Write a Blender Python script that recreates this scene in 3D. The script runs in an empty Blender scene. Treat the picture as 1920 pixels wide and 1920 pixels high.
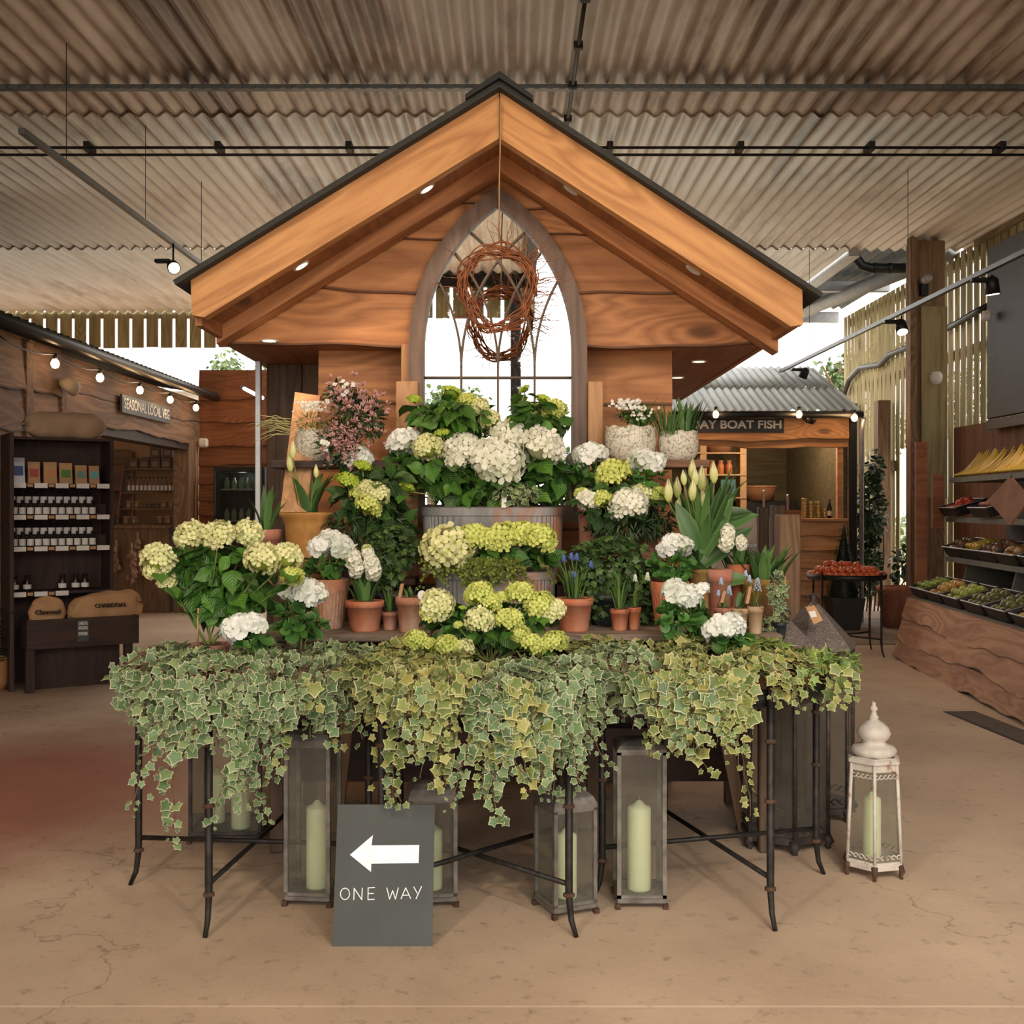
import bpy, math, random
import numpy as np
from mathutils import Vector, Matrix, noise
SC = bpy.context.scene
COL = SC.collection
PI = math.pi
F = 2100.0; H = 1.4
def P(px, py, Y): return ((px-960)*Y/F, Y, H-(py-950)*Y/F)

# ---------------------------------------------------------------- camera
cd = bpy.data.cameras.new('camera'); cam = bpy.data.objects.new('camera', cd); COL.objects.link(cam)
cd.sensor_width = 36; cd.lens = 36*F/1920; cd.shift_y = -10/1920; cd.clip_end = 400; cd.clip_start = .05
cam.location = (0, 0, H); cam.rotation_euler = (PI/2, 0, 0)
SC.camera = cam
# ---------------------------------------------------------------- world, exposure
W = bpy.data.worlds.new('overcast_sky'); SC.world = W; W.use_nodes = True
bg = W.node_tree.nodes['Background']
WN = W.node_tree
tc = WN.nodes.new('ShaderNodeTexCoord'); sep = WN.nodes.new('ShaderNodeSeparateXYZ'); cr = WN.nodes.new('ShaderNodeValToRGB')
WN.links.new(tc.outputs['Generated'], sep.inputs[0]); WN.links.new(sep.outputs['Z'], cr.inputs[0]); WN.links.new(cr.outputs[0], bg.inputs[0])
cr.color_ramp.elements[0].color = (1.0, .94, .86, 1); cr.color_ramp.elements[1].color = (1.0, .965, .92, 1)
bg.inputs[1].default_value = 3.0
SC.view_settings.view_transform = 'Standard'; SC.view_settings.look = 'None'
SC.view_settings.gamma = 1; SC.view_settings.exposure = 0.27; SC.view_settings.use_curve_mapping = False
def lamp(kind, name, loc, energy, col, size=.05, aim=None, angle=60, blend=.6, parent=None):
    l = bpy.data.lights.new(name, kind); l.energy = energy; l.color = col
    if kind == 'SPOT': l.spot_size = math.radians(angle); l.spot_blend = blend; l.shadow_soft_size = size
    elif kind == 'POINT': l.shadow_soft_size = size
    elif kind == 'SUN': l.angle = size
    o = bpy.data.objects.new(name, l); COL.objects.link(o); o.location = loc
    if aim is not None:
        o.rotation_euler = (Vector(aim)-Vector(loc)).to_track_quat('-Z', 'Y').to_euler()
    if parent: o.parent = parent
    return o
WARM = (1, .70, .44)
# veiled sun, high over the open front of the market hall
lamp('SUN', 'veiled_sun', (0, -10, 12), 1.1, (1, .93, .84), .35, aim=(.6, 4.4, .5))

# ---------------------------------------------------------------- helpers
def thing(name, label, cat, loc=(0,0,0), rz=0, group=None):
    o = bpy.data.objects.new(name, None); COL.objects.link(o); o.empty_display_size = .05
    o.location = loc; o.rotation_euler = (0, 0, rz); o['label'] = label; o['category'] = cat
    if group: o['group'] = group
    return o
def tag(o, label, cat, group=None, kind=None):
    o['label'] = label; o['category'] = cat
    if group: o['group'] = group
    if kind: o['kind'] = kind
    return o
def struct(o): o['kind'] = 'structure'; return o
def copy_tree(o, parent=None):
    c = o.copy(); COL.objects.link(c)
    if parent: c.parent = parent
    for ch in list(o.children): copy_tree(ch, c)
    return c
def A(x): return np.array(x, dtype=float)
class MB:
    def __init__(s): s.v = []; s.f = []; s.n = 0; s.e = []; s.a = []; s.r = []; s.sm = []; s.mi = []
    def add(s, V, Fc, e=None, a=None, r=0., sm=False, m=0):
        V = np.asarray(V, dtype=float); n = len(V); b = s.n
        s.v.append(V); s.f.extend([tuple(i+b for i in f) for f in Fc]); s.n += n
        s.e.append(np.zeros(n) if e is None else e); s.a.append(np.zeros(n) if a is None else a); s.r.append(np.full(n, r))
        s.sm.extend([sm]*len(Fc)); s.mi.extend([m]*len(Fc)); return s
    def build(s, name, mat, parent=None, world=False, loc=None, rot=None):
        V = np.concatenate(s.v) if s.v else np.zeros((0, 3))
        if world and parent is not None:
            q = parent
            while q is not None: V = V-A(q.location); q = q.parent
        elif world and loc is not None: V = V-A(loc)
        me = bpy.data.meshes.new(name); me.from_pydata(V.tolist(), [], s.f)
        for nm, d in (('edge', s.e), ('along', s.a), ('rnd', s.r)):
            if len(V):
                at = me.attributes.new(nm, 'FLOAT', 'POINT'); at.data.foreach_set('value', np.concatenate(d).astype(np.float32))
        me.polygons.foreach_set('use_smooth', s.sm)
        for mm in (mat if isinstance(mat, (list, tuple)) else [mat]): me.materials.append(mm)
        if any(s.mi): me.polygons.foreach_set('material_index', s.mi)
        me.update()
        o = bpy.data.objects.new(name, me); COL.objects.link(o)
        if loc is not None: o.location = loc
        if rot is not None: o.rotation_euler = rot
        if parent: o.parent = parent
        return o
BOXF = [(0,3,2,1),(4,5,6,7),(0,1,5,4),(1,2,6,5),(2,3,7,6),(3,0,4,7)]
def box(mb, x0, x1, y0, y1, z0, z1, M=None, **k):
    V = A([(x0,y0,z0),(x1,y0,z0),(x1,y1,z0),(x0,y1,z0),(x0,y0,z1),(x1,y0,z1),(x1,y1,z1),(x0,y1,z1)])
    if M is not None: V = xf(M, V)
    return mb.add(V, BOXF, **k)
def xf(M, V):
    M = np.array(M); return V@M[:3,:3].T+M[:3,3]
def bevbox(mb, x0, x1, y0, y1, z0, z1, b=.006, M=None, **k):
    # box with chamfered edges
    xs = (x0, x0+b, x1-b, x1); ys = (y0, y0+b, y1-b, y1); zs = (z0, z0+b, z1-b, z1)
    V = []
    for i in (0, 1):
        for j in (0, 1):
            for l in (0, 1):
                ex, ey, ez = (xs[0], xs[3])[i], (ys[0], ys[3])[j], (zs[0], zs[3])[l]
                ix, iy, iz = (xs[1], xs[2])[i], (ys[1], ys[2])[j], (zs[1], zs[2])[l]
                V += [(ex, iy, iz), (ix, ey, iz), (ix, iy, ez)]
    def q(i, j, l, c): return ((i*2+j)*2+l)*3+c
    Fc = []
    for i in (0, 1): f = [q(i,0,0,0), q(i,1,0,0), q(i,1,1,0), q(i,0,1,0)]; Fc.append(tuple(f if i else f[::-1]))
    for j in (0, 1): f = [q(0,j,0,1), q(1,j,0,1), q(1,j,1,1), q(0,j,1,1)]; Fc.append(tuple(f[::-1] if j else f))
    for l in (0, 1): f = [q(0,0,l,2), q(1,0,l,2), q(1,1,l,2), q(0,1,l,2)]; Fc.append(tuple(f if l else f[::-1]))
    for i in (0, 1):
        for j in (0, 1): Fc.append((q(i,j,0,0), q(i,j,1,0), q(i,j,1,1), q(i,j,0,1)))
        for l in (0, 1): Fc.append((q(i,0,l,0), q(i,1,l,0), q(i,1,l,2), q(i,0,l,2)))
    for j in (0, 1):
        for l in (0, 1): Fc.append((q(0,j,l,1), q(1,j,l,1), q(1,j,l,2), q(0,j,l,2)))
    for i in (0, 1):
        for j in (0, 1):
            for l in (0, 1): Fc.append((q(i,j,l,0), q(i,j,l,1), q(i,j,l,2)))
    V = A(V)
    if M is not None: V = xf(M, V)
    return mb.add(V, Fc, **k)
def frame_from(d, n):
    y = np.array(d, float); y /= (np.linalg.norm(y)+1e-9)
    x = np.cross(y, n); l = np.linalg.norm(x)
    if l < 1e-5: x = np.cross(y, (0.31, .7, .2)); l = np.linalg.norm(x)
    x /= l; z = np.cross(x, y)
    return np.stack([x, y, z], axis=1)
def tube(mb, pts, rad, seg=8, caps=True, sm=True, **k):
    pts = [A(p) for p in pts]; n = len(pts)
    rr = rad if hasattr(rad, '__len__') else [rad]*n
    V = []; prev = None
    for i, p in enumerate(pts):
        d = pts[min(i+1, n-1)]-pts[max(i-1, 0)]
        l = np.linalg.norm(d); d = d/l if l > 0 else A((0, 0, 1))
        if prev is None:
            u = np.cross(d, (0, 0, 1) if abs(d[2]) < .9 else (1, 0, 0))
        else: u = prev-d*np.dot(prev, d)
        u /= (np.linalg.norm(u)+1e-9); prev = u; w = np.cross(d, u)
        for j in range(seg):
            t = 2*PI*j/seg; V.append(p+rr[i]*(math.cos(t)*u+math.sin(t)*w))
    Fc = [(i*seg+j, i*seg+(j+1)%seg, (i+1)*seg+(j+1)%seg, (i+1)*seg+j) for i in range(n-1) for j in range(seg)]
    if caps: Fc += [tuple(range(seg))[::-1], tuple((n-1)*seg+j for j in range(seg))]
    return mb.add(A(V), Fc, sm=sm, **k)
def lathe(mb, prof, seg=28, c=(0,0,0), sx=1, sy=1, flute=0, famp=0, fz=(0, 1e9), sm=True, rot=0, **k):
    V = []
    for (r, z) in prof:
        for j in range(seg):
            t = 2*PI*j/seg+rot; q = r
            if flute and fz[0] <= z <= fz[1]: q = r+famp*(abs(math.cos(flute*t/2))-.6)
            V.append((c[0]+q*sx*math.cos(t), c[1]+q*sy*math.sin(t), c[2]+z))
    n = len(prof)
    Fc = [(i*seg+j, i*seg+(j+1)%seg, (i+1)*seg+(j+1)%seg, (i+1)*seg+j) for i in range(n-1) for j in range(seg)]
    return mb.add(A(V), Fc, sm=sm, **k)
def disc(mb, r, c, seg=24, sx=1, sy=1, up=1, **k):
    V = [c]+[(c[0]+r*sx*math.cos(2*PI*j/seg), c[1]+r*sy*math.sin(2*PI*j/seg), c[2]) for j in range(seg)]
    Fc = [(0, 1+j, 1+(j+1)%seg) for j in range(seg)]
    return mb.add(A(V), Fc if up > 0 else [f[::-1] for f in Fc], **k)
def board(mb, xa, xb, z0, z1, yb, th, amp=.015, seed=0, tilt=.02, n=26, xt=None, M=None, top=False):
    # plank facing -Y with a waney lower edge; (xt) gives the ends of the upper edge
    xt = xt or (xa, xb); V = []
    rs = random.Random(seed); ph = [rs.uniform(0, 6) for _ in range(4)]
    L = abs(xb-xa)
    for i in range(n+1):
        s = i/n
        x0 = xa+(xb-xa)*s; x1 = xt[0]+(xt[1]-xt[0])*s; u = s*L
        w = amp*(math.sin(u*2.3+ph[0])+.6*math.sin(u*5.1+ph[1])+.35*math.sin(u*13+ph[2]))
        w2 = amp*(math.sin(u*1.9+ph[3])+.5*math.sin(u*6+ph[1])) if top else 0
        V += [(x0, yb-th-tilt, z0+w), (x1, yb-th, z1+w2), (x1, yb, z1+w2), (x0, yb-tilt*.2, z0+w)]
    Fc = []
    for i in range(n):
        a, b = i*4, i*4+4
        Fc += [(a, b, b+1, a+1), (a+1, b+1, b+2, a+2), (a+2, b+2, b+3, a+3), (a+3, b+3, b, a)]
    Fc += [(0, 1, 2, 3), (n*4+3, n*4+2, n*4+1, n*4)]
    V = A(V)
    if M is not None: V = xf(M, V)
    return mb.add(V, Fc, e=np.tile(A([1, 0, 0, 1]), n+1), r=rs.random())
def cladding(mb, xa, xb, zs, yb, th=.02, amp=.015, seed=0, M=None, split=0, tilt=.03):
    rs = random.Random(seed)
    for i in range(len(zs)-1):
        cuts = [xa]
        if split:
            while cuts[-1] < xb-split*1.4: cuts.append(cuts[-1]+split*rs.uniform(.7, 1.3))
        cuts.append(xb)
        for j in range(len(cuts)-1):
            board(mb, cuts[j], cuts[j+1], zs[i], zs[i+1]+.03, yb, th, amp, seed*31+i*7+j, tilt, M=M)
def corr(mb, x0, x1, y0, y1, zf, pitch=.146, amp=.028, per=8, ny=2, xlim=None, drop=0, **k):
    n = int((x1-x0)/pitch*per); V = []
    for j in range(ny+1):
        y = y0+(y1-y0)*j/ny
        for i in range(n+1):
            x = x0+(x1-x0)*i/n
            V.append((x, y, zf(x, y)+amp*math.sin(2*PI*x/pitch)))
    Fc = [(j*(n+1)+i, j*(n+1)+i+1, (j+1)*(n+1)+i+1, (j+1)*(n+1)+i) for j in range(ny) for i in range(n)]
    if drop:
        b = len(V)
        for i in range(n+1): V.append((V[i][0], V[i][1], V[i][2]+drop))
        Fc += [(i, b+i, b+i+1, i+1) for i in range(n)]
    return mb.add(A(V), Fc, sm=True, **k)
def rotz(a, loc=(0,0,0)): return np.array(Matrix.Translation(loc)@Matrix.Rotation(a, 4, 'Z'))
def text_mesh(name, txt, size, mat, parent, loc, rot, width=None, extrude=.002, bold=.0, align='CENTER'):
    cu = bpy.data.curves.new(name, 'FONT'); cu.body = txt; cu.size = size; cu.extrude = extrude; cu.offset = bold
    cu.align_x = align; cu.align_y = 'CENTER'
    t = bpy.data.objects.new('tmp', cu); COL.objects.link(t)
    bpy.context.view_layer.update()
    me = bpy.data.meshes.new_from_object(t.evaluated_get(bpy.context.evaluated_depsgraph_get()))
    bpy.data.objects.remove(t); bpy.data.curves.remove(cu)
    if width:
        xs = [v.co.x for v in me.vertices]; k = width/(max(xs)-min(xs))
        for v in me.vertices: v.co.x *= k
    me.materials.clear(); me.materials.append(mat)
    o = bpy.data.objects.new(name, me); COL.objects.link(o); o.parent = parent; o.location = loc; o.rotation_euler = rot
    return o

# ---------------------------------------------------------------- materials
class G:
    def __init__(s, name):
        s.m = bpy.data.materials.new(name); s.m.use_nodes = True; s.t = s.m.node_tree; s.b = s.t.nodes['Principled BSDF']
        s.out = s.t.nodes['Material Output']
    def n(s, typ, ins=None, **props):
        nd = s.t.nodes.new(typ)
        for k, v in props.items(): setattr(nd, k, v)
        for k, v in (ins or {}).items(): s.put(nd.inputs[k], v)
        return nd
    def put(s, sock, v):
        if isinstance(v, bpy.types.NodeSocket): s.t.links.new(v, sock)
        elif isinstance(v, (tuple, list)) and sock.type == 'RGBA' and len(v) == 3: sock.default_value = (*v, 1)
        else: sock.default_value = v
    def coord(s, scale=(1,1,1), kind='Object', rot=(0,0,0)):
        t = s.n('ShaderNodeTexCoord'); mp = s.n('ShaderNodeMapping', {'Vector': t.outputs[kind], 'Scale': scale, 'Rotation': rot}); return mp.outputs[0]
    def noise(s, vec, scale=5, detail=4, rough=.55, dist=0):
        return s.n('ShaderNodeTexNoise', {'Vector': vec, 'Scale': scale, 'Detail': detail, 'Roughness': rough, 'Distortion': dist}).outputs[0]
    def ramp(s, fac, stops, interp='LINEAR'):
        r = s.n('ShaderNodeValToRGB', {'Fac': fac}); cr = r.color_ramp; cr.interpolation = interp
        while len(cr.elements) < len(stops): cr.elements.new(.5)
        for e, (p, c) in zip(cr.elements, stops):
            e.position = p; e.color = (*c, 1) if hasattr(c, '__len__') else (c, c, c, 1)
        return r.outputs[0]
    def mix(s, f, a, b, typ='MIX'):
        nd = s.n('ShaderNodeMix', data_type='RGBA', blend_type=typ)
        s.put(nd.inputs[0], f); s.put(nd.inputs[6], a); s.put(nd.inputs[7], b); return nd.outputs[2]
    def math(s, op, a, b=0., c=None):
        nd = s.n('ShaderNodeMath', operation=op); s.put(nd.inputs[0], a); s.put(nd.inputs[1], b)
        if c is not None: s.put(nd.inputs[2], c)
        return nd.outputs[0]
    def attr(s, name): return s.n('ShaderNodeAttribute', attribute_name=name).outputs['Fac']
    def bump(s, h, strength=.3, dist=.01):
        s.put(s.b.inputs['Normal'], s.n('ShaderNodeBump', {'Height': h, 'Strength': strength, 'Distance': dist}).outputs[0])
    def set(s, col=None, rough=None, metal=None, **k):
        if col is not None: s.put(s.b.inputs['Base Color'], col)
        if rough is not None: s.put(s.b.inputs['Roughness'], rough)
        if metal is not None: s.put(s.b.inputs['Metallic'], metal)
        for kk, v in k.items(): s.put(s.b.inputs[kk.replace('_', ' ')], v)
        return s.m
def plain(name, col, rough=.6, metal=0, var=.15, sc=8):
    g = G(name); n = g.noise(g.coord(), sc, 4)
    c = g.ramp(n, [(.3, tuple(x*(1-var) for x in col)), (.7, tuple(min(1, x*(1+var)) for x in col))])
    g.bump(n, .1, .003); return g.set(c, rough, metal)
def wood(name, dark, light, axis=0, freq=1.0, rough=.75, knots=True, grain=1.0):
    g = G(name)
    sc = [5*freq]*3; sc[axis] = .55*freq
    v = g.coord(tuple(sc)); at = g.attr('rnd')
    off = g.n('ShaderNodeCombineXYZ', {0: g.math('MULTIPLY', at, 37.), 1: g.math('MULTIPLY', at, 11.), 2: g.math('MULTIPLY', at, 23.)}).outputs[0]
    v = g.n('ShaderNodeVectorMath', {0: v, 1: off}, operation='ADD').outputs[0]
    big = g.noise(v, .9, 3, .5, .4)
    h = g.math('MULTIPLY', big, 9.)
    if knots:
        s2 = [2.2*freq]*3; s2[axis] = .9*freq
        kv = g.n('ShaderNodeVectorMath', {0: g.coord(tuple(s2)), 1: off}, operation='ADD').outputs[0]
        vo = g.n('ShaderNodeTexVoronoi', {'Vector': kv, 'Scale': 1.0}, feature='F1')
        kd = vo.outputs['Distance']
        kn = g.n('ShaderNodeMapRange', {'Value': kd, 'From Min': 0., 'From Max': .33, 'To Min': 1., 'To Max': 0.}, interpolation_type='SMOOTHSTEP').outputs[0]
        h = g.math('ADD', h, g.math('MULTIPLY', kn, 3.2))
    rings = g.math('FRACT', h)
    rings = g.math('PINGPONG', rings, .5)
    fine = g.noise(v, 14, 5, .7)
    f = g.math('ADD', g.math('MULTIPLY', rings, .9*grain), g.math('MULTIPLY', fine, .55))
    c = g.ramp(f, [(.12, dark), (.75, light)])
    tone = g.ramp(at, [(0, (.80, .78, .78)), (1, (1.1, 1.08, 1.02))])
    c = g.mix(1., c, tone, 'MULTIPLY')
    if knots:
        kk = g.n('ShaderNodeMapRange', {'Value': kd, 'From Min': .035, 'From Max': .085, 'To Min': 1., 'To Max': 0.}, interpolation_type='SMOOTHSTEP').outputs[0]
        c = g.mix(g.math('MULTIPLY', kk, .75), c, tuple(x*.35 for x in dark))
    c = g.mix(g.ramp(g.math('ADD', g.attr('edge'), g.math('MULTIPLY', fine, .03)), [(.965, 0.), (.99, .8)]), c, tuple(x*.25 for x in dark))   # waney edge painted dark: bark, and the shadow line under each lap
    g.bump(f, .25, .004)
    return g.set(c, rough)
def leaf_mat(name, inner, rim, mottle=None, t=.62, soft=.12, rough=.5, trans=.12, vein=None):
    g = G(name); e = g.attr('edge'); r = g.attr('rnd'); a = g.attr('along')
    n = g.noise(g.coord((1,1,1)), 60, 3, .6)
    ee = g.math('ADD', e, g.math('MULTIPLY', g.math('SUBTRACT', n, .5), .35))
    ic = g.ramp(r, [(0, tuple(x*.42 for x in inner)), (.5, inner), (1, mottle or tuple(min(1, x*1.5) for x in inner))])
    rc = g.ramp(r, [(0, tuple(x*.8 for x in rim)), (1, rim)])
    k = g.ramp(ee, [(max(0, t-soft), 0.), (min(1, t+soft), 1.)])
    c = g.mix(k, ic, rc)
    if vein:
        w = g.math('SINE', g.math('MULTIPLY', g.math('SUBTRACT', a, g.math('MULTIPLY', e, .35)), 48.))
        c = g.mix(g.math('MULTIPLY', g.ramp(w, [(.55, 0.), (1, 1.)]), .35), c, vein)
        mid = g.ramp(e, [(0, 1.), (.10, 0.)]); c = g.mix(g.math('MULTIPLY', mid, .6), c, vein)
        g.bump(w, .35, .003)
    m = g.set(c, rough)
    tr = g.n('ShaderNodeBsdfTranslucent', {'Color': c}); mx = g.n('ShaderNodeMixShader', {0: trans})
    g.t.links.new(g.b.outputs[0], mx.inputs[1]); g.t.links.new(tr.outputs[0], mx.inputs[2]); g.t.links.new(mx.outputs[0], g.out.inputs[0])
    return m
def petal_mat(name, core, tip, t=.35, trans=.25):
    g = G(name); e = g.attr('edge'); r = g.attr('rnd')
    c = g.mix(g.ramp(e, [(0, 0.), (t, 1.)]), core, tip)
    c = g.mix(1., c, g.ramp(r, [(0, (.80, .84, .72)), (1, (1., 1., 1.))]), 'MULTIPLY')
    g.set(c, .6)
    tr = g.n('ShaderNodeBsdfTranslucent', {'Color': c}); mx = g.n('ShaderNodeMixShader', {0: trans})
    g.t.links.new(g.b.outputs[0], mx.inputs[1]); g.t.links.new(tr.outputs[0], mx.inputs[2]); g.t.links.new(mx.outputs[0], g.out.inputs[0])
    return g.m
def glass_mat(name, tint=(.9, .93, .9), dirt=.08):
    g = G(name); tr = g.n('ShaderNodeBsdfTransparent', {'Color': tint}); gl = g.n('ShaderNodeBsdfGlossy', {'Roughness': .08, 'Color': (1, 1, 1)})
    fr = g.n('ShaderNodeFresnel', {'IOR': 1.45}); m1 = g.n('ShaderNodeMixShader', {0: g.math('MULTIPLY', fr.outputs[0], .8)})
    g.t.links.new(tr.outputs[0], m1.inputs[1]); g.t.links.new(gl.outputs[0], m1.inputs[2])
    df = g.n('ShaderNodeBsdfDiffuse', {'Color': (.55, .5, .42)}); n = g.noise(g.coord(), 9, 5, .7)
    m2 = g.n('ShaderNodeMixShader', {0: g.math('MULTIPLY', n, dirt*2)})
    g.t.links.new(m1.outputs[0], m2.inputs[1]); g.t.links.new(df.outputs[0], m2.inputs[2]); g.t.links.new(m2.outputs[0], g.out.inputs[0])
    return g.m
def emit(name, col, s):
    g = G(name); g.set(col, .5); g.put(g.b.inputs['Emission Color'], col); g.put(g.b.inputs['Emission Strength'], s); return g.m

MT = {}
MT['barge'] = wood('oiled_larch', (.38, .155, .045), (.66, .33, .12), 0, .9, .6)
MT['gable'] = wood('larch_boards', (.27, .105, .042), (.52, .235, .098), 0, .8, .7)
MT['soffit'] = wood('soffit_boards', (.26, .095, .035), (.42, .18, .07), 1, .8, .7)
MT['shedwood'] = wood('weathered_boards', (.12, .06, .032), (.30, .165, .095), 0, .8, .8)
MT['shedwood_y'] = wood('weathered_boards_lengthwise', (.12, .062, .035), (.30, .17, .10), 1, .8, .8)
MT['redwood'] = wood('cedar_boards', (.24, .075, .028), (.40, .15, .06), 0, .8, .7)
MT['pinkwood_y'] = wood('waney_boards_lengthwise', (.30, .15, .085), (.55, .31, .20), 1, .8, .8)
MT['fishwood'] = wood('pale_larch', (.46, .20, .085), (.74, .39, .18), 0, .8, .7)
MT['darkwood'] = wood('dark_stained_wood', (.022, .009, .006), (.060, .026, .017), 0, 1, .7, False)
MT['darkwood_v'] = wood('dark_stained_upright', (.022, .009, .006), (.060, .026, .017), 2, 1, .7, False)
MT['post'] = wood('upright_timber', (.15, .085, .045), (.33, .21, .12), 2, .9, .8)
MT['post_light'] = wood('planed_upright', (.40, .20, .09), (.64, .37, .19), 2, 1.2, .7)
MT['post_dark'] = wood('dark_upright_timber', (.05, .03, .02), (.15, .095, .06), 2, 1, .8)
MT['slat'] = wood('mossy_slats', (.20, .165, .07), (.40, .34, .18), 2, .7, .85)
MT['slat_x'] = wood('mossy_rail', (.20, .155, .07), (.38, .31, .17), 1, .7, .85)
MT['plank'] = wood('grey_plank', (.14, .10, .075), (.36, .28, .215), 0, 1.2, .85)
MT['greypaint'] = plain('grey_green_paint', (.155, .15, .125), .7)
MT['deck'] = wood('decking_boards', (.20, .15, .11), (.42, .34, .27), 0, .8, .85)
MT['cream'] = plain('plaster_wall', (.42, .24, .12), .8, 0, .05, 3)
MT['olive'] = wood('olive_boards', (.075, .062, .028), (.14, .118, .06), 0, .6, .8, False)
MT['oak'] = wood('oak_cabinet', (.13, .07, .032), (.26, .15, .075), 2, 1, .7)
MT['shelfpaint'] = plain('beige_paint', (.50, .33, .17), .6)
MT['black'] = plain('black_metal', (.012, .012, .013), .45, .3)
MT['iron'] = plain('wrought_iron', (.030, .026, .024), .55, .6, .5, 30)
MT['rust'] = plain('rusty_iron', (.085, .045, .028), .85, .3, .5, 40)
MT['greymetal'] = plain('grey_metal', (.13, .14, .145), .45, .6)
MT['palemetal'] = plain('pale_metal', (.42, .43, .45), .45, .5)
MT['roofedge'] = plain('bitumen_sheet', (.035, .036, .034), .9)
MT['panel'] = plain('dark_panel', (.050, .048, .052), .6)
MT['white'] = plain('white_paint', (.78, .76, .72), .5)
MT['glass'] = glass_mat('lantern_glass', (.80, .82, .78), .10)
MT['clear'] = glass_mat('cabinet_glass', (.75, .80, .76), .0)
MT['dusty'] = glass_mat('dusty_dark_glass', (.50, .49, .45), .10)
g = G('mirror_glass'); n = g.noise(g.coord(), 22, 5, .75)
MT['mirror'] = g.set(g.ramp(n, [(.35, (.80, .84, .86)), (.7, (.90, .93, .94))]), g.ramp(n, [(.55, .0), (.8, .12)]), 1.0)
MT['slate'] = plain('slate_board', (.062, .069, .066), .75, 0, .12, 5)
MT['chalk'] = plain('white_chalk_paint', (.86, .88, .92), .7, 0, .05, 30)
MT['wax'] = G('green_wax').set((.80, .84, .56), .45, 0, Subsurface_Weight=.3)
MT['moss'] = plain('moss_and_soil', (.085, .055, .022), 1, 0, .7, 60)
MT['string'] = plain('jute_string', (.42, .26, .13), .9)
MT['kraft'] = plain('kraft_card', (.48, .27, .13), .8, 0, .1)
MT['label'] = plain('printed_label', (.74, .70, .66), .6, 0, .05)
MT['blackplastic'] = plain('dark_plastic_pot', (.022, .027, .033), .5)
MT['bulbglow'] = emit('warm_bulb_glow', (1, .62, .25), 9)
MT['spotglow'] = emit('spot_lens_glow', (1, .72, .45), 14)
MT['downglow'] = emit('downlight_glow', (1, .85, .5), 2.4)
MT['tubeglow'] = emit('tube_light_glow', (1, .80, .55), 6)
MT['screen'] = emit('till_screen', (.22, .25, .85), .8)
def terracotta(name, c, moss=0., frost=.3):
    g = G(name); n = g.noise(g.coord(), 13, 6, .7); n2 = g.noise(g.coord((1,1,.6)), 7, 5, .65)
    col = g.ramp(n, [(.3, tuple(x*.75 for x in c)), (.65, c), (.9, tuple(min(1, x*1.25+.03) for x in c))])
    col = g.mix(g.ramp(n2, [(.46, 0.), (.66, frost+.2)]), col, (.60, .46, .36))
    if moss: col = g.mix(g.ramp(n2, [(.35, moss), (.62, 0.)]), col, (.10, .10, .02))
    g.bump(n, .2, .003); return g.set(col, .85)
MT['terra'] = terracotta('terracotta', (.52, .16, .07), 0, .1)
MT['terra_old'] = terracotta('weathered_terracotta', (.46, .19, .11), .1, .5)
MT['terra_moss'] = terracotta('mossy_terracotta', (.42, .19, .06), .75, .1)
MT['terra_pale'] = terracotta('pale_terracotta', (.50, .33, .19), .1, .3)
MT['terra_pink'] = terracotta('pinkish_terracotta', (.45, .18, .12), .0, .25)
g = G('galvanised_zinc'); n = g.noise(g.coord((1,1,.3)), 7, 5, .6); r = g.noise(g.coord((1,1,.35)), 4.2, 5, .7)
c = g.ramp(n, [(.3, (.12, .118, .12)), (.7, (.29, .285, .28))])
MT['zinc'] = g.set(g.mix(g.ramp(r, [(.56, 0.), (.66, .85)]), c, (.33, .12, .05)), .6, .55)
g = G('toile_ceramic'); v = g.coord()
wv = g.noise(v, 20, 2, .5, 2.6); wv2 = g.noise(v, 46, 2, .5, 1.5)
k = g.ramp(g.math('ABSOLUTE', g.math('SUBTRACT', wv, .5)), [(.0, 1.), (.035, 0.)]); k2 = g.ramp(wv2, [(.58, 0.), (.63, .8)])
MT['toile'] = g.set(g.mix(g.math('MAXIMUM', k, k2), (.60, .55, .46), (.13, .14, .085)), .35)
# grimy corrugated roof sheets
g = G('roof_sheets'); a = g.noise(g.coord((.55, .22, 1)), 1.5, 6, .62, .5); b = g.noise(g.coord((3, .35, 1)), 2.2, 6, .65); s = g.noise(g.coord((7, .18, 1)), 3, 3, .6)
sx = g.n('ShaderNodeSeparateXYZ', {0: g.n('ShaderNodeTexCoord').outputs['Object']})
def band(sock, lo, hi, e): # 1 inside lo..hi with soft ends
    u = g.n('ShaderNodeMapRange', {'Value': sock, 'From Min': lo-e, 'From Max': lo+e, 'To Min': 0., 'To Max': 1.}, interpolation_type='SMOOTHSTEP').outputs[0]
    v = g.n('ShaderNodeMapRange', {'Value': sock, 'From Min': hi-e, 'From Max': hi+e, 'To Min': 1., 'To Max': 0.}, interpolation_type='SMOOTHSTEP').outputs[0]
    return g.math('MULTIPLY', u, v)
st1 = g.math('MULTIPLY', band(sx.outputs[0], -2.45, -1.95, .15), band(sx.outputs[1], 3, 11.6, .5))
st2 = g.math('MULTIPLY', band(sx.outputs[0], 2.40, 2.48, .06), band(sx.outputs[1], 8.4, 13, .5))
rg = g.math('MULTIPLY', band(sx.outputs[0], 1.2, 5, .6), band(sx.outputs[1], 2, 9.0, .4))
lg = g.math('MULTIPLY', band(sx.outputs[0], -6, -.9, .6), band(sx.outputs[1], 2, 9.6, .8))
st = g.math('ADD', g.math('ADD', g.math('MULTIPLY', st1, .15), g.math('MULTIPLY', st2, .17)), g.math('ADD', g.math('MULTIPLY', rg, .10), g.math('MULTIPLY', lg, .075)))
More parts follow.
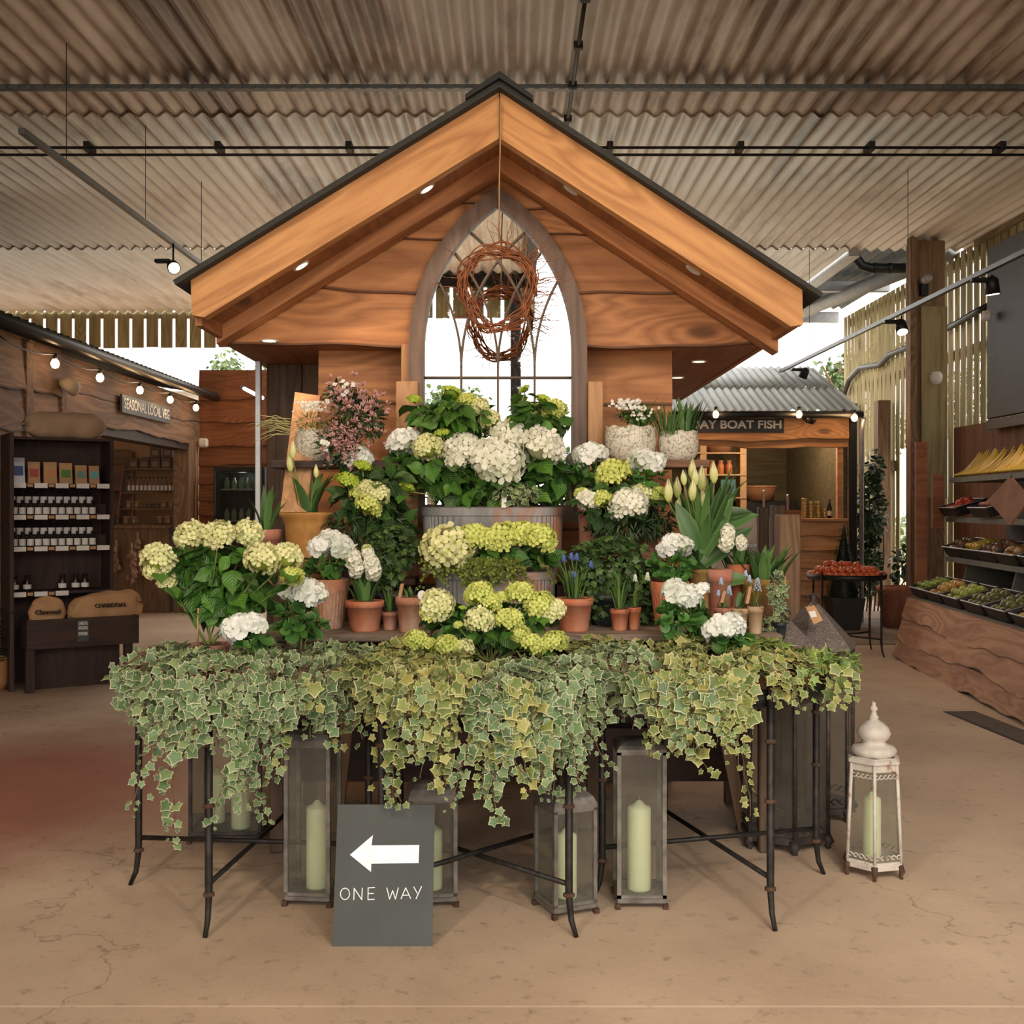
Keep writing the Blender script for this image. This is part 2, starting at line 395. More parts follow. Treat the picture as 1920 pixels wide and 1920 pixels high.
f = g.math('ADD', g.math('ADD', g.math('MULTIPLY', a, .62), g.math('MULTIPLY', b, .42)), st)
c = g.ramp(f, [(.50, (.80, .76, .68)), (.60, (.55, .47, .38)), (.67, (.26, .18, .12)), (.78, (.10, .06, .04))])
c = g.mix(g.ramp(s, [(.5, 0.), (.62, .3)]), c, (.78, .75, .70))
MT['roof'] = g.set(c, .38)
g = G('outdoor_roof_sheets'); n = g.noise(g.coord((3, .6, 1)), 2, 5)
MT['roofout'] = g.set(g.ramp(n, [(.3, (.34, .38, .38)), (.7, (.55, .59, .60))]), .55)
# concrete floor: brown, red-stained patch at the left, cracks and grooves
g = G('concrete_floor'); v = g.coord(); n1 = g.noise(v, .9, 6, .6); n2 = g.noise(v, 14, 6, .7); n3 = g.noise(v, 60, 3, .7)
c = g.ramp(n1, [(.3, (.40, .285, .195)), (.7, (.60, .455, .325))])
vm = g.n('ShaderNodeVectorMath', {0: g.n('ShaderNodeMapping', {'Vector': g.n('ShaderNodeTexCoord').outputs['Object'], 'Location': (1.55, -2.0, 0), 'Scale': (.62, .36, 0)}).outputs[0]}, operation='LENGTH').outputs['Value']
red = g.ramp(g.math('ADD', vm, g.math('MULTIPLY', n1, .5)), [(.5, .95), (1.35, 0.)])
c = g.mix(red, c, (.34, .115, .065))
c = g.mix(g.ramp(n2, [(.57, 0.), (.74, .6)]), c, (.10, .065, .045))
c = g.mix(g.ramp(n3, [(.62, 0.), (.75, .35)]), c, (.55, .43, .32))
vo = g.n('ShaderNodeTexVoronoi', {'Vector': g.n('ShaderNodeVectorMath', {0: g.coord((.42, .36, 1)), 1: g.n('ShaderNodeTexNoise', {'Scale': 1.6, 'Detail': 5., 'Vector': v}).outputs['Color']}, operation='ADD').outputs[0], 'Scale': .8}, feature='DISTANCE_TO_EDGE')
cr = g.ramp(vo.outputs['Distance'], [(.0, 1.), (.003, 0.)])
c = g.mix(g.math('MULTIPLY', cr, .45), c, (.08, .05, .03))
gv = g.coord((1, 1, 1), rot=(0, 0, .55)); gs = g.n('ShaderNodeTexWave', {'Vector': gv, 'Scale': 9., 'Distortion': 1.5, 'Detail': 2., 'Detail Scale': 2.}, bands_direction='X').outputs['Fac']
hgt = g.math('ADD', g.math('MULTIPLY', gs, .10), g.math('ADD', n2, g.math('MULTIPLY', n3, .5)))
g.bump(hgt, .35, .006); MT['floor'] = g.set(c, .8)
MT['ivy'] = leaf_mat('variegated_ivy', (.115, .20, .078), (.62, .62, .40), (.25, .33, .14), .80, .10)
MT['ivy_y'] = leaf_mat('golden_ivy', (.155, .215, .058), (.58, .55, .25), (.38, .34, .09), .76, .16)
MT['ivy_g'] = leaf_mat('fresh_green_ivy', (.12, .225, .05), (.48, .54, .16), (.26, .34, .07), .80, .14)
MT['ivy_d'] = leaf_mat('dark_green_ivy', (.045, .10, .025), (.085, .16, .05), (.09, .16, .03), .8, .2)
MT['hydleaf'] = leaf_mat('hydrangea_leaf', (.045, .14, .018), (.05, .15, .022), (.10, .24, .03), .9, .1, .4, .12, (.12, .24, .06))
MT['hydleaf_d'] = leaf_mat('dark_hydrangea_leaf', (.028, .075, .018), (.03, .08, .02), (.055, .13, .025), .9, .1, .42, .1, (.09, .17, .05))
MT['tulipleaf'] = leaf_mat('tulip_leaf', (.07, .16, .045), (.12, .24, .08), (.12, .24, .06), .8, .2, .45, .15)
MT['pelleaf'] = leaf_mat('pelargonium_leaf', (.055, .165, .03), (.10, .24, .05), (.10, .25, .04), .8, .2, .5, .15)
MT['grass'] = leaf_mat('grassy_leaf', (.08, .17, .035), (.10, .2, .05), (.15, .27, .06), .8, .2, .5, .15)
MT['tiny'] = leaf_mat('wire_vine_leaf', (.12, .16, .02), (.16, .2, .03), (.24, .28, .04), .8, .2, .5, .15)
MT['bushleaf'] = leaf_mat('evergreen_leaf', (.022, .05, .016), (.03, .07, .02), (.05, .10, .02), .8, .2, .5, .1)
MT['treeleaf'] = leaf_mat('tree_foliage', (.13, .20, .075), (.14, .21, .08), (.20, .27, .10), .8, .2, .6, .2)
MT['stem'] = plain('green_stem', (.16, .20, .05), .6, 0, .4, 20)
MT['vinestem'] = plain('brown_vine', (.14, .085, .04), .7, 0, .4, 20)
MT['twig'] = plain('willow_twig', (.24, .075, .025), .6, 0, .5, 30)
MT['limepetal'] = petal_mat('lime_petals', (.34, .42, .03), (.76, .80, .24))
MT['creampetal'] = petal_mat('cream_lime_petals', (.48, .54, .10), (.88, .86, .50))
MT['budpetal'] = petal_mat('young_green_petals', (.20, .32, .02), (.50, .62, .07))
MT['whitepetal'] = petal_mat('white_petals', (.70, .68, .48), (.93, .91, .84), .25)
MT['purewhite'] = petal_mat('pure_white_petals', (.80, .82, .70), (.94, .94, .95), .2)
MT['tulippetal'] = petal_mat('tulip_petals', (.66, .72, .22), (.90, .86, .55), .8)
MT['bluepetal'] = petal_mat('blue_bells', (.12, .18, .55), (.24, .32, .75), .8)
MT['paleblue'] = petal_mat('pale_blue_bells', (.5, .58, .8), (.78, .83, .92), .8)
MT['pinkpetal'] = petal_mat('pink_buds', (.42, .13, .14), (.82, .52, .52), .9)
MT['orange'] = plain('tomato_skin', (.60, .11, .03), .3, 0, .2, 4)
def fruit(name, a, b): 
    g = G(name); n = g.noise(g.coord(), 12, 3); return g.set(g.ramp(n, [(.35, a), (.65, b)]), .35)
# ================================================================= the setting
mb = MB(); V = []
for (x0, x1, y0, y1) in [(-16, 12, -14, 3.13), (-16, 12, 3.142, 30)]: box(mb, x0, x1, y0, y1, -.2, 0)
box(mb, -16, 12, 3.12, 3.15, -.2, -.008)
struct(mb.build('floor', MT['floor']))
mb = MB(); box(mb, -60, 60, -40, -14, -.25, -.02); box(mb, -60, 60, 30, 90, -.25, -.02); box(mb, -60, -16, -14, 30, -.25, -.02); box(mb, 12, 60, -14, 30, -.25, -.02)
struct(mb.build('floor', plain('outer_ground', (.16, .17, .10), .9)))
mb = MB()
for i in range(18): box(mb, 3.0, 5.35, 11.35+i*.145, 11.35+i*.145+.138, 0, .012)
dk = mb.build('decking', MT['deck']); struct(dk)
mb = MB(); box(mb, 3.05, 3.25, 4.9, 6.9, -.002, .004)
dg = thing('drain_grate', 'long dark drain grate set in the concrete at the right', 'drain', (3.12, 6.5, .0))
M = rotz(.06)
mb = MB(); box(mb, -.11, .11, -1.15, 1.15, 0, .004, M); mb.build('channel', plain('drain_dirt', (.035, .028, .024), .9), dg)
mb = MB()
for i in range(58): box(mb, -.095, .095, -1.13+i*.039, -1.13+i*.039+.018, .004, .009, M)
mb.build('grating', plain('cast_iron', (.13, .10, .085), .7, .4), dg)

mb = MB(); zc = lambda x, y: 4.5
edges = [-4.2, -.2, 4.32, 8.86, 13.4, 17.8]
for i in range(5):
    z = 4.53-i*.008
    xr = 5.5 if i in (2, 3) else (-2.6 if i == 4 else (.3 if i == 0 else 5.5))
    yr = edges[i+1]+.15 if i < 4 else 17.8
    corr(mb, -13, xr, edges[i], yr, (lambda x, y, z=z: z), amp=.022, drop=-.012 if i else -.03)
    if i == 4: corr(mb, -2.6, 4.04, 13.4, 14.5, (lambda x, y, z=z: z), amp=.022, drop=-.012); corr(mb, 2.7, 4.04, 14.5, 15.9, (lambda x, y, z=z: z), amp=.022)
struct(mb.build('ceiling', MT['roof']))
# purlins, conduits and rails under the roof
def trim(n, mat, fn): mb = MB(); fn(mb); o = mb.build('trim_%d' % n, mat); struct(o); return o
def perf(mb):
    box(mb, -4.8, 5.5, 8.13, 8.20, 4.44, 4.452); box(mb, -4.8, 5.5, 8.19, 8.20, 4.452, 4.49)
    x = -4.7
    while x < 5.5: box(mb, x, x+.045, 8.118, 8.13, 4.43, 4.456); x += .09
trim(1, MT['greymetal'], perf)
trim(2, MT['iron'], lambda mb: (tube(mb, [(-9, 9.42, 4.42), (5.5, 9.42, 4.42)], .012), tube(mb, [(-9, 9.55, 4.40), (5.5, 9.55, 4.40)], .012), [box(mb, -8+i*1.1, -7.95+i*1.1, 9.40, 9.57, 4.40, 4.47) for i in range(12)]))
trim(3, MT['iron'], lambda mb: (tube(mb, [(.44, 5.5, 4.45), (.44, 9.4, 4.45)], .014), [box(mb, .41, .47, 6+i*.7, 6.04+i*.7, 4.43, 4.48) for i in range(5)]))
trim(4, MT['iron'], lambda mb: (box(mb, -13, .3, -4.2, -4.08, 4.34, 4.5), box(mb, .18, .3, -4.2, 0, 4.34, 4.5)))
def slats(mb, y, xa, xb):
    x = xa; i = 0
    rs = random.Random(4)
    while x < xb:
        box(mb, x, x+.185, y, y+.02, 3.93+rs.uniform(-.01, .01), 4.56, r=rs.random()); x += .229
    box(mb, xa, xb, y+.021, y+.07, 4.4, 4.5)
trim(5, MT['slat'], lambda mb: slats(mb, 17.82, -12, -2.7))
trim(6, MT['slat'], lambda mb: slats(mb, -4.23, -4, .25))
trim(7, MT['iron'], lambda mb: box(mb, -.02, .12, -4.2, -4.06, 0, 4.36))
# higher lean-to beyond the roof edge at the right
mb = MB(); corr(mb, 4.04, 5.5, 13.3, 18.7, lambda x, y: 4.72); struct(mb.build('ceiling', plain('bluegrey_sheet', (.10, .12, .13), .6)))
trim(8, MT['palemetal'], lambda mb: (box(mb, 4.06, 4.2, 13.5, 18.6, 4.42, 4.62), box(mb, 4.1, 5.4, 16.0, 16.12, 4.48, 4.62), box(mb, 4.1, 5.4, 18.5, 18.6, 4.45, 4.62)))
trim(9, plain('steel_beam', (.30, .31, .30), .5), lambda mb: tube(mb, [(4.3, 18.4, 4.42), (5.35, 13.6, 4.5)], .11, 4))
dp = thing('drainage_pipe', 'thick black pipe elbow under the roof edge beside the tall post', 'pipe', (4.5, 14.2, 4.3))
mb = MB(); tube(mb, [P(1603, 470, 14.2), P(1606, 485, 14.2), P(1616, 498, 14.2), P(1632, 503, 14.2), P(1700, 503, 14.2)], .062, 12); mb.build('pipe', MT['black'], dp, world=True)
mb = MB()
for px in (1603, 1640, 1668): tube(mb, [P(px-3, 503 if px > 1603 else 474, 14.2), P(px+3, 503 if px > 1603 else 478, 14.2)], .07, 12)
mb.build('collar', MT['black'], dp, world=True)

# unseen side walls of the hall, added to block daylight from the sides
mb = MB(); box(mb, -7.1, -7.0, -4.2, 6.4, 0, 4.5); struct(mb.build('wall_left_blocker', MT['shedwood_y']))
mb = MB(); box(mb, -8.4, -8.3, 6.4, 17.6, 0, 4.5); struct(mb.build('wall_left_blocker', MT['shedwood_y']))
mb = MB(); box(mb, 5.4, 5.5, -1.0, 10.28, 0, 4.5); struct(mb.build('wall_right', MT['shedwood_y']))  # out of view, added to keep daylight off the right side
# right-hand slatted wall
mb = MB(); rs = random.Random(7); y = 10.3
while y < 18.1:
    z0 = 2.2 if 15.2 < y < 15.6 else 0
    box(mb, 5.4, 5.414, y, y+.144+rs.uniform(-.012, .012), z0, 4.47, r=rs.random()); y += .19
struct(mb.build('wall_right', MT['slat']))
trim(10, MT['slat_x'], lambda mb: (box(mb, 5.43, 5.5, 10.3, 18.1, 3.2, 3.32), box(mb, 5.43, 5.5, 10.3, 18.1, 4.3, 4.42), box(mb, 5.33, 5.4, 15.75, 18.0, 1.9, 2.05), box(mb, 5.36, 5.44, 10.3, 13, 4.42, 4.52)))
def post(name, x0, x1, y0, y1, z0, z1, mat, label, cat='post'):
    o = thing(name, label, cat, ((x0+x1)/2, (y0+y1)/2, z0)); mb = MB(); bevbox(mb, x0, x1, y0, y1, z0, z1, .008); mb.build('timber', mat, o, world=True); return o
bp = post('roof_post', 4.64, 4.99, 12.9, 13.2, 0, 4.47, MT['post'], 'big square timber post holding up the roof at the right', 'post')
mb = MB(); bevbox(mb, 4.57, 4.65, 12.84, 12.96, 0, 4.5, .006); mb.build('side_batten', MT['post_light'] and MT['post'], bp, world=True)
mb = MB(); bevbox(mb, 4.70, 5.0, 12.86, 12.9, 1.5, 3.7, .004, r=.4); mb.build('facing_board', MT['slat'], bp, world=True)
post('fence_post', 5.15, 5.33, 15.75, 15.95, 0, 2.9, MT['post'], 'squared upright post against the slatted wall left of the gap')
post('fence_post', 5.16, 5.34, 17.3, 17.5, 0, 3.0, MT['post'], 'post at the far end of the slatted wall behind the kiosk corner')
w = thing('wall_light', 'small white half-round wall light on the big roof post', 'light', (4.87, 12.86, 2.9))
mb = MB(); lathe(mb, [(0, .05), (.05, .045), (.075, .0), (.07, -.05), (.045, -.09), (0, -.1)], 16, (4.86, 12.84, 2.90)); mb.build('shade', MT['white'], w, world=True)
w = thing('outdoor_spotlight', 'small spotlight high on the big roof post under the corrugated roof', 'light', (4.75, 12.85, 3.9))
mb = MB(); tube(mb, [(4.72, 12.9, 3.98), (4.72, 12.7, 4.0)], .05, 10); mb.build('lamp_head', MT['palemetal'], w, world=True)
mb = MB(); box(mb, 4.68, 4.76, 12.8, 12.88, 3.82, 3.95); mb.build('bracket', MT['black'], w, world=True)
cb = thing('sagging_cable', 'black ribbed hose looping along the slatted wall', 'cable', (5.3, 14, 2.7))
mb = MB(); tube(mb, [P(px, py, 5.33*F/(px-960)) for px, py in ((1582, 740), (1592, 712), (1612, 690), (1650, 684), (1668, 665), (1700, 652), (1722, 642))], .04, 8); mb.build('hose', MT['black'], cb, world=True)
cb = thing('sagging_cable', 'black hose behind the dark hanging panel on the slatted wall', 'cable', (5.3, 12, 3))
mb = MB(); tube(mb, [P(px, py, 5.33*F/(px-960)) for px, py in ((1768, 620), (1800, 603), (1830, 585), (1870, 565))], .04, 8); mb.build('hose', MT['black'], cb, world=True)
# dark hanging panel (closed hatch) above the fruit stall
hp = thing('hatch_panel', 'large dark grey hatch panel hanging above the fruit stall', 'panel', (5.0, 9, 2.32))
mb = MB(); bevbox(mb, 4.98, 5.04, 7.6, 11.75, 2.32, 4.1, .006); mb.build('panel', MT['panel'], hp, world=True)
mb = MB(); box(mb, 4.955, 4.985, 7.6, 11.7, 2.2, 2.3); mb.build('edge_rail', MT['black'], hp, world=True)
mb = MB(); tube(mb, [P(1851, 585, 11.55), P(1848, 600, 11.55)], .05, 14); 
mb.build('disc', MT['white'], hp, world=True)
mb = MB(); box(mb, 5.05, 5.1, 9.4, 12.8, 0, 2.3, r=.3); struct(mb.build('wall_right', wood('ply_backing', (.12, .05, .025), (.22, .10, .05), 2, .6, .8)))
mb = MB()
for i in range(8):
    for j in range(3): box(mb, 5.0, 5.02, 9.7+j*.32+(i%2)*.1, 9.99+j*.32+(i%2)*.1, 1.35+i*.12, 1.455+i*.12)
tl = tag(mb.build('tile_panel', plain('pale_tiles', (.40, .22, .15), .7, 0, .2, 3)), 'patch of pinkish wall tiles under the dark hatch', 'tiles')

# ================================================================= left market shed
M = rotz(PI/2, (-4.3, 0, 0))
sh = thing('market_shed', 'brown waney-board shed along the left with an open front', 'shed', (-4.6, 12, 0))
mb = MB()
cladding(mb, 6.5, 9.85, [0, .4, .8, 1.2, 1.62, 2.05, 2.42, 2.85], 0, .03, .02, 3, M)
cladding(mb, 9.9, 10.6, [0, .4, .8, 1.2, 1.62, 2.05, 2.42, 2.85], 0, .03, .02, 4, M)
board(mb, 10.6, 15.3, 2.24, 2.55, 0, .03, .015, 11, .02, M=M)
board(mb, 10.6, 15.3, 2.53, 2.85, .01, .03, .018, 12, .02, M=M)
mb.build('cladding', MT['shedwood_y'], sh, world=True)
mb = MB(); bevbox(mb, -4.42, -4.24, 9.78, 9.93, 0, 2.85); bevbox(mb, -4.42, -4.24, 10.55, 10.68, 0, 2.5)
mb.build('corner_post', MT['shedwood'], sh, world=True)
mb = MB(); bevbox(mb, -4.46, -4.25, 14.75, 15.02, 0, 2.28); mb.build('door_post', MT['post'], sh, world=True)
mb = MB(); bevbox(mb, -4.36, -4.24, 15.04, 15.14, 0, 2.3); mb.build('door_post', MT['post_light'], sh, world=True)
mb = MB(); box(mb, -4.5, -4.28, 10.5, 15.2, 2.15, 2.26); mb.build('lintel', MT['darkwood'], sh, world=True)
mb = MB(); V = None
n = 60
corr(mb, 0, 9.05, 0, 3.0, lambda x, y: 2.94+y*.16, .146, .02, 6, 2)
o = MB(); VV = np.concatenate(mb.v); o.add(np.stack([-4.05-VV[:,1], 6.4+VV[:,0], VV[:,2]], 1), mb.f, sm=True)
o.build('roof', MT['roofedge'], sh, world=True)
mb = MB(); tube(mb, [(-4.08, 6.4, 2.9), (-4.08, 15.45, 2.9)], .055, 10); mb.build('gutter', MT['black'], sh, world=True)
mb = MB(); box(mb, -7.6, -7.5, 6.5, 15.6, 0, 2.9); box(mb, -7.6, -4.45, 15.9, 16.0, 0, 2.9); mb.build('inner_wall', MT['cream'], sh, world=True)
# sign
sg = thing('shop_sign', 'grey sign with white capital letters above the left shed opening', 'sign', (-4.22, 12.95, 2.5))
mb = MB(); bevbox(mb, -4.235, -4.21, 12.1, 13.8, 2.42, 2.62, .003); mb.build('board', plain('sign_grey', (.075, .085, .095), .6), sg, world=True)
text_mesh('lettering', 'SEASONAL LOCAL VEG', .165, MT['label'], sg, (.012+.001, 0, .02), (PI/2, 0, PI/2), 1.6, bold=.002)
# back clad wall
rw = thing('clad_wall', 'reddish wooden wall of waney boards with a fridge at its right end', 'wall', (-3.7, 15.6, 0))
mb = MB(); zs = [0, .3, .58, .86, 1.08, 1.28, 1.48, 1.68, 1.96, 2.24, 2.55, 2.88, 3.27]
cladding(mb, -4.35, -3.0, zs, 15.6, .03, .02, 21)
mb.build('cladding', MT['redwood'], rw, world=True)
mb = MB(); box(mb, -4.35, -3.0, 15.605, 15.7, 0, 3.25); mb.build('backing', MT['darkwood'], rw, world=True)
fr = thing('drinks_fridge', 'glass-fronted fridge lit inside, beyond the left tulips', 'fridge', (-3.65, 15.2, 0))
mb = MB(); x0, x1 = -3.98, -3.3
for b in [(x0, x0+.08, 14.95, 15.5, 0, 1.93), (x1-.08, x1, 14.95, 15.5, 0, 1.93), (x0+.08, x1-.08, 15.42, 15.5, 0, 1.93), (x0+.08, x1-.08, 14.95, 15.42, 1.86, 1.93), (x0+.08, x1-.08, 14.95, 15.42, 0, .3)]: box(mb, *b)
mb.build('body', MT['black'], fr, world=True)
mb = MB()
for z in (.75, 1.2, 1.62): box(mb, x0+.08, x1-.08, 15.0, 15.4, z, z+.02)
mb.build('shelf', MT['palemetal'], fr, world=True)
mb = MB(); box(mb, x0+.02, x1-.02, 14.93, 14.945, .3, 1.88); mb.build('glass_door', MT['clear'], fr, world=True)
lamp('POINT', 'fridge_light', (0, -.05, 1.8), .8, (.9, 1, .9), .05, parent=fr)
cp = None
for k in range(10):
    if cp is None:
        cp = thing('milk_bottle', '', 'bottle'); mb = MB(); lathe(mb, [(0, 0), (.035, 0), (.036, .1), (.018, .13), (.018, .155), (0, .155)], 12); mb.build('bottle', plain('pale_green_bottle', (.45, .52, .40), .4), cp); c = cp
    else: c = copy_tree(cp)
    c.location = (-3.85+(k%5)*.1, 15.12, 1.64 if k < 5 else 1.22)
    c['label'] = 'small pale bottle on the top shelf of the fridge' if k < 5 else 'small pale bottle on the second shelf of the fridge'; c['group'] = 'bottles in the fridge'
tb = thing('tube_light', 'slanting lit tube light in front of the clad wall', 'light', (-3.4, 14.6, 2.85))
mb = MB(); tube(mb, [P(457, 728, 14.6), P(492, 746, 13.4)], .022, 10); mb.build('tube', MT['tubeglow'], tb, world=True)
mb = MB(); tube(mb, [P(454, 726, 14.7), P(458, 728.5, 14.57)], .028, 10); mb.build('end_cap', MT['greymetal'], tb, world=True)
mb = MB(); q = P(482, 741, 13.7); tube(mb, [q, (q[0], q[1], 4.47)], .004, 5); q = P(464, 731, 14.35); tube(mb, [q, (q[0], q[1], 4.47)], .004, 5); mb.build('wire', MT['iron'], tb, world=True)
jb = thing('junction_box', 'small white box at the top of the left shed doorpost', 'box', (-4.18, 15.1, 2.3))
mb = MB(); bevbox(mb, -4.22, -4.1, 15.05, 15.15, 2.2, 2.32, .02); mb.build('casing', MT['white'], jb, world=True)
jb = thing('floodlight', 'pale floodlight on the left shed fascia beneath the string lights', 'light', (-4.2, 10.3, 2.5))
mb = MB(); lathe(mb, [(0, -.08), (.085, -.08), (.1, -.03), (.07, .07), (.04, .1), (0, .1)], 18); 
V = np.concatenate(mb.v); o = MB(); o.add(np.stack([-4.16+V[:,2]*.5-V[:,0]*.8, 10.55-V[:,1], 2.54+V[:,0]*.2+V[:,2]*.5+V[:,0]*.5], 1), mb.f, sm=True); o.build('lamp_head', plain('pale_plastic', (.40, .32, .24), .6), jb, world=True)
# string lights: a cable and each bulb
def bulb(x, y, z, label, grp, side):
    t = thing('string_bulb', label, 'light bulb', (x, y, z), 0, grp)
    mb = MB(); lathe(mb, [(0, -.055), (.025, -.048), (.038, -.02), (.036, .005), (.02, .03), (0, .032)], 14); mb.build('bulb', MT['bulbglow'], t)
    mb = MB(); tube(mb, [(0, 0, .028), (0, 0, .08)], .02, 10); mb.build('socket', MT['black'], t)
    lamp('POINT', 'bulb_light', (side[0]*.02, side[1]*.02, -.01), 5, (1, .62, .30), .04, parent=t) if side[0] else lamp('POINT', 'bulb_light', (0, -.02, -.01), 11, (1, .62, .30), .04, parent=t)
    return t
bl = [(-4.12, 10.1), (-4.12, 11.2), (-4.12, 12.4), (-4.12, 13.5), (-4.12, 14.6)]
wh = ['nearest the camera', 'second from the camera', 'above the left end of the sign', 'just beyond the right end of the sign', 'at the far corner of the shed']
for (x, y), t in zip(bl, wh): bulb(x, y, 2.70, 'glowing round bulb under the left shed gutter, '+t, 'string lights on the left shed', (1, 0))
lc = thing('light_cable', 'thin black cable carrying the bulbs of the left shed', 'cable', (-4.1, 10, 2.8))
mb = MB(); tube(mb, [(-4.12, 9+i*.14, 2.775-.05*abs(math.sin(PI*(9+i*.14-10.1)/1.12))) for i in range(44)], .007, 5); mb.build('cable', MT['black'], lc, world=True)
# shop interior
ck = thing('oak_counter', 'plank-fronted oak counter inside the left shed', 'counter', (-5.2, 14.95, 0))
mb = MB(); box(mb, -5.45, -4.52, 14.75, 15.2, 0, 1.12); mb.build('body', MT['oak'], ck, world=True)
mb = MB(); box(mb, -5.48, -4.5, 14.72, 15.25, 1.12, 1.15); mb.build('top', MT['post'], ck, world=True)
ss = thing('tiered_shelf', 'slanting wooden shelf of bottles and jars on the oak counter', 'shelf', (-5, 15.2, 1.15))
mb = MB()
for z, y in ((1.15, 15.0), (1.36, 15.08), (1.58, 15.16), (1.90, 15.24)): box(mb, -5.28, -4.56, y, 15.6, z, z+.02)
mb.build('shelf', MT['shedwood'], ss, world=True)
for x in (-5.3, -4.56):
    mb = MB(); mb.add(A([(x, 15.0, 1.15), (x, 15.62, 1.15), (x, 15.62, 1.95), (x, 15.24, 1.95), (x+.02, 15.0, 1.15), (x+.02, 15.62, 1.15), (x+.02, 15.62, 1.95), (x+.02, 15.24, 1.95)]), BOXF); mb.build('side', MT['shedwood'], ss, world=True)
def small(name, prof, mat, capmat=None, capprof=None, lab=None):
    t = thing(name, '', 'bottle'); mb = MB(); lathe(mb, prof, 12); mb.build('body', mat, t)
    if capprof: mb = MB(); lathe(mb, capprof, 12); mb.build('cap', capmat, t)
    if lab: mb = MB(); lathe(mb, lab, 12); mb.build('paper_label', MT['label'], t)
    return t
proto = small('sauce_bottle', [(0, 0), (.02, 0), (.02, .12), (.009, .16), (.009, .19), (0, .19)], plain('brown_bottle', (.20, .10, .05), .3), MT['black'], [(0, .19), (.011, .19), (.011, .21), (0, .21)], [(.021, .02), (.021, .09)])
def place_row(proto, n, fn, label, cat, grp):
    for i in range(n):
        c = proto if not proto.get('used') else copy_tree(proto)
        proto['used'] = 1; c.location = fn(i); c['label'] = label; c['category'] = cat; c['group'] = grp
protos = []
place_row(proto, 12, lambda i: (-5.23+i*.056, 15.3, 1.60), 'slim dark bottle in the row on the slanting shelf inside the left shed', 'bottle', 'slim bottles inside the left shed'); protos.append(proto)
proto = small('honey_jar', [(0, 0), (.042, 0), (.045, .02), (.045, .07), (.036, .08), (0, .08)], plain('amber_jar', (.26, .16, .08), .3), MT['kraft'], [(0, .08), (.04, .08), (.04, .10), (0, .10)])
place_row(proto, 4, lambda i: ([-5.2, -5.09, -4.72, -4.62][i], 15.2, 1.38), 'squat amber jar on the middle tier of the slanting shelf', 'jar', 'squat jars on the middle tier')
place_row(proto, 4, lambda i: ([-5.2, -5.09, -4.74, -4.63][i], 15.1, 1.17), 'squat amber jar on the lowest tier of the slanting shelf', 'jar', 'squat jars on the lowest tier'); protos.append(proto)
proto = small('spice_tin', [(0, 0), (.025, 0), (.025, .05), (0, .05)], plain('small_tin', (.16, .10, .07), .4), MT['greymetal'], [(0, .05), (.026, .05), (.026, .058), (0, .058)])
place_row(proto, 4, lambda i: (-4.98+i*.06, 15.2, 1.38), 'tiny tin between the jars on the middle tier', 'tin', 'tiny tins on the middle tier'); protos.append(proto)
pb = thing('product_box', '', 'box'); mb = MB(); bevbox(mb, -.07, .07, -.03, .03, 0, .15, .004); mb.build('carton', wood('dark_carton', (.05, .025, .015), (.16, .09, .05), 0, 3, .6, False), pb)
mb = MB(); box(mb, -.04, .04, -.034, -.03, .03, .1); mb.build('printed_panel', plain('carton_print', (.24, .15, .09), .6), pb)
place_row(pb, 5, lambda i: (-5.2+i*.15, 15.4, 1.92), 'dark carton standing on top of the slanting shelf', 'box', 'cartons on the slanting shelf'); protos.append(pb)
place_row(pb, 2, lambda i: (-4.93+i*.17, 15.5, 2.08), 'small dark carton in the upper pair over the slanting shelf', 'box', 'upper pair of cartons')
mb = MB(); box(mb, -5.1, -4.6, 15.42, 15.6, 2.07, 2.08); box(mb, -5.1, -5.08, 15.42, 15.6, 1.92, 2.07); box(mb, -4.6, -4.58, 15.42, 15.6, 1.92, 2.07); tag(mb.build('display_riser', MT['darkwood']), 'thin dark riser holding the upper pair of cartons', 'stand')
wk = thing('wall_shelf', 'wooden wall shelf at the left inside the shed', 'shelf', (-5.6, 15.6, 1.2))
for z in (1.28, 1.62):
    mb = MB(); box(mb, -5.8, -5.34, 15.3, 15.7, z, z+.03); mb.build('shelf_board', MT['redwood'], wk, world=True)
mb = MB(); box(mb, -5.8, -5.34, 15.68, 15.72, .9, 2.2); mb.build('back_board', MT['shedwood'], wk, world=True)
def garlic(px, py0, py1, Y, label):
    t = thing('garlic_string', label, 'garlic', P(px, py1, Y)); mb = MB(); rs = random.Random(px)
    n = int((py1-py0)/7)
    for i in range(n):
        for k in range(2):
            c = P(px+rs.uniform(-7, 7), py0+(py1-py0)*i/n+rs.uniform(-3, 3), Y-rs.uniform(.02, .08))
            lathe(mb, [(0, -.03), (.028, -.02), (.034, 0), (.02, .025), (.006, .05), (0, .06)], 8, c)
    mb.build('bulbs', plain('garlic_skin', (.34, .20, .13), .7), t, world=True)
    mb = MB(); tube(mb, [P(px, py0-22, Y), P(px, py1, Y)], .012, 6); mb.build('plait', MT['string'], t, world=True)
garlic(218, 1035, 1075, 14.65, 'short plait of garlic bulbs hanging on the oak counter, left one')
garlic(247, 1040, 1095, 14.5, 'long plait of garlic bulbs low on the oak counter, middle one')
garlic(258, 1020, 1075, 14.65, 'plait of garlic bulbs hanging highest on the oak counter')
lamp('POINT', 'shed_light', (-5.3, 13.2, 2.5), 12, WARM, .1, parent=None)

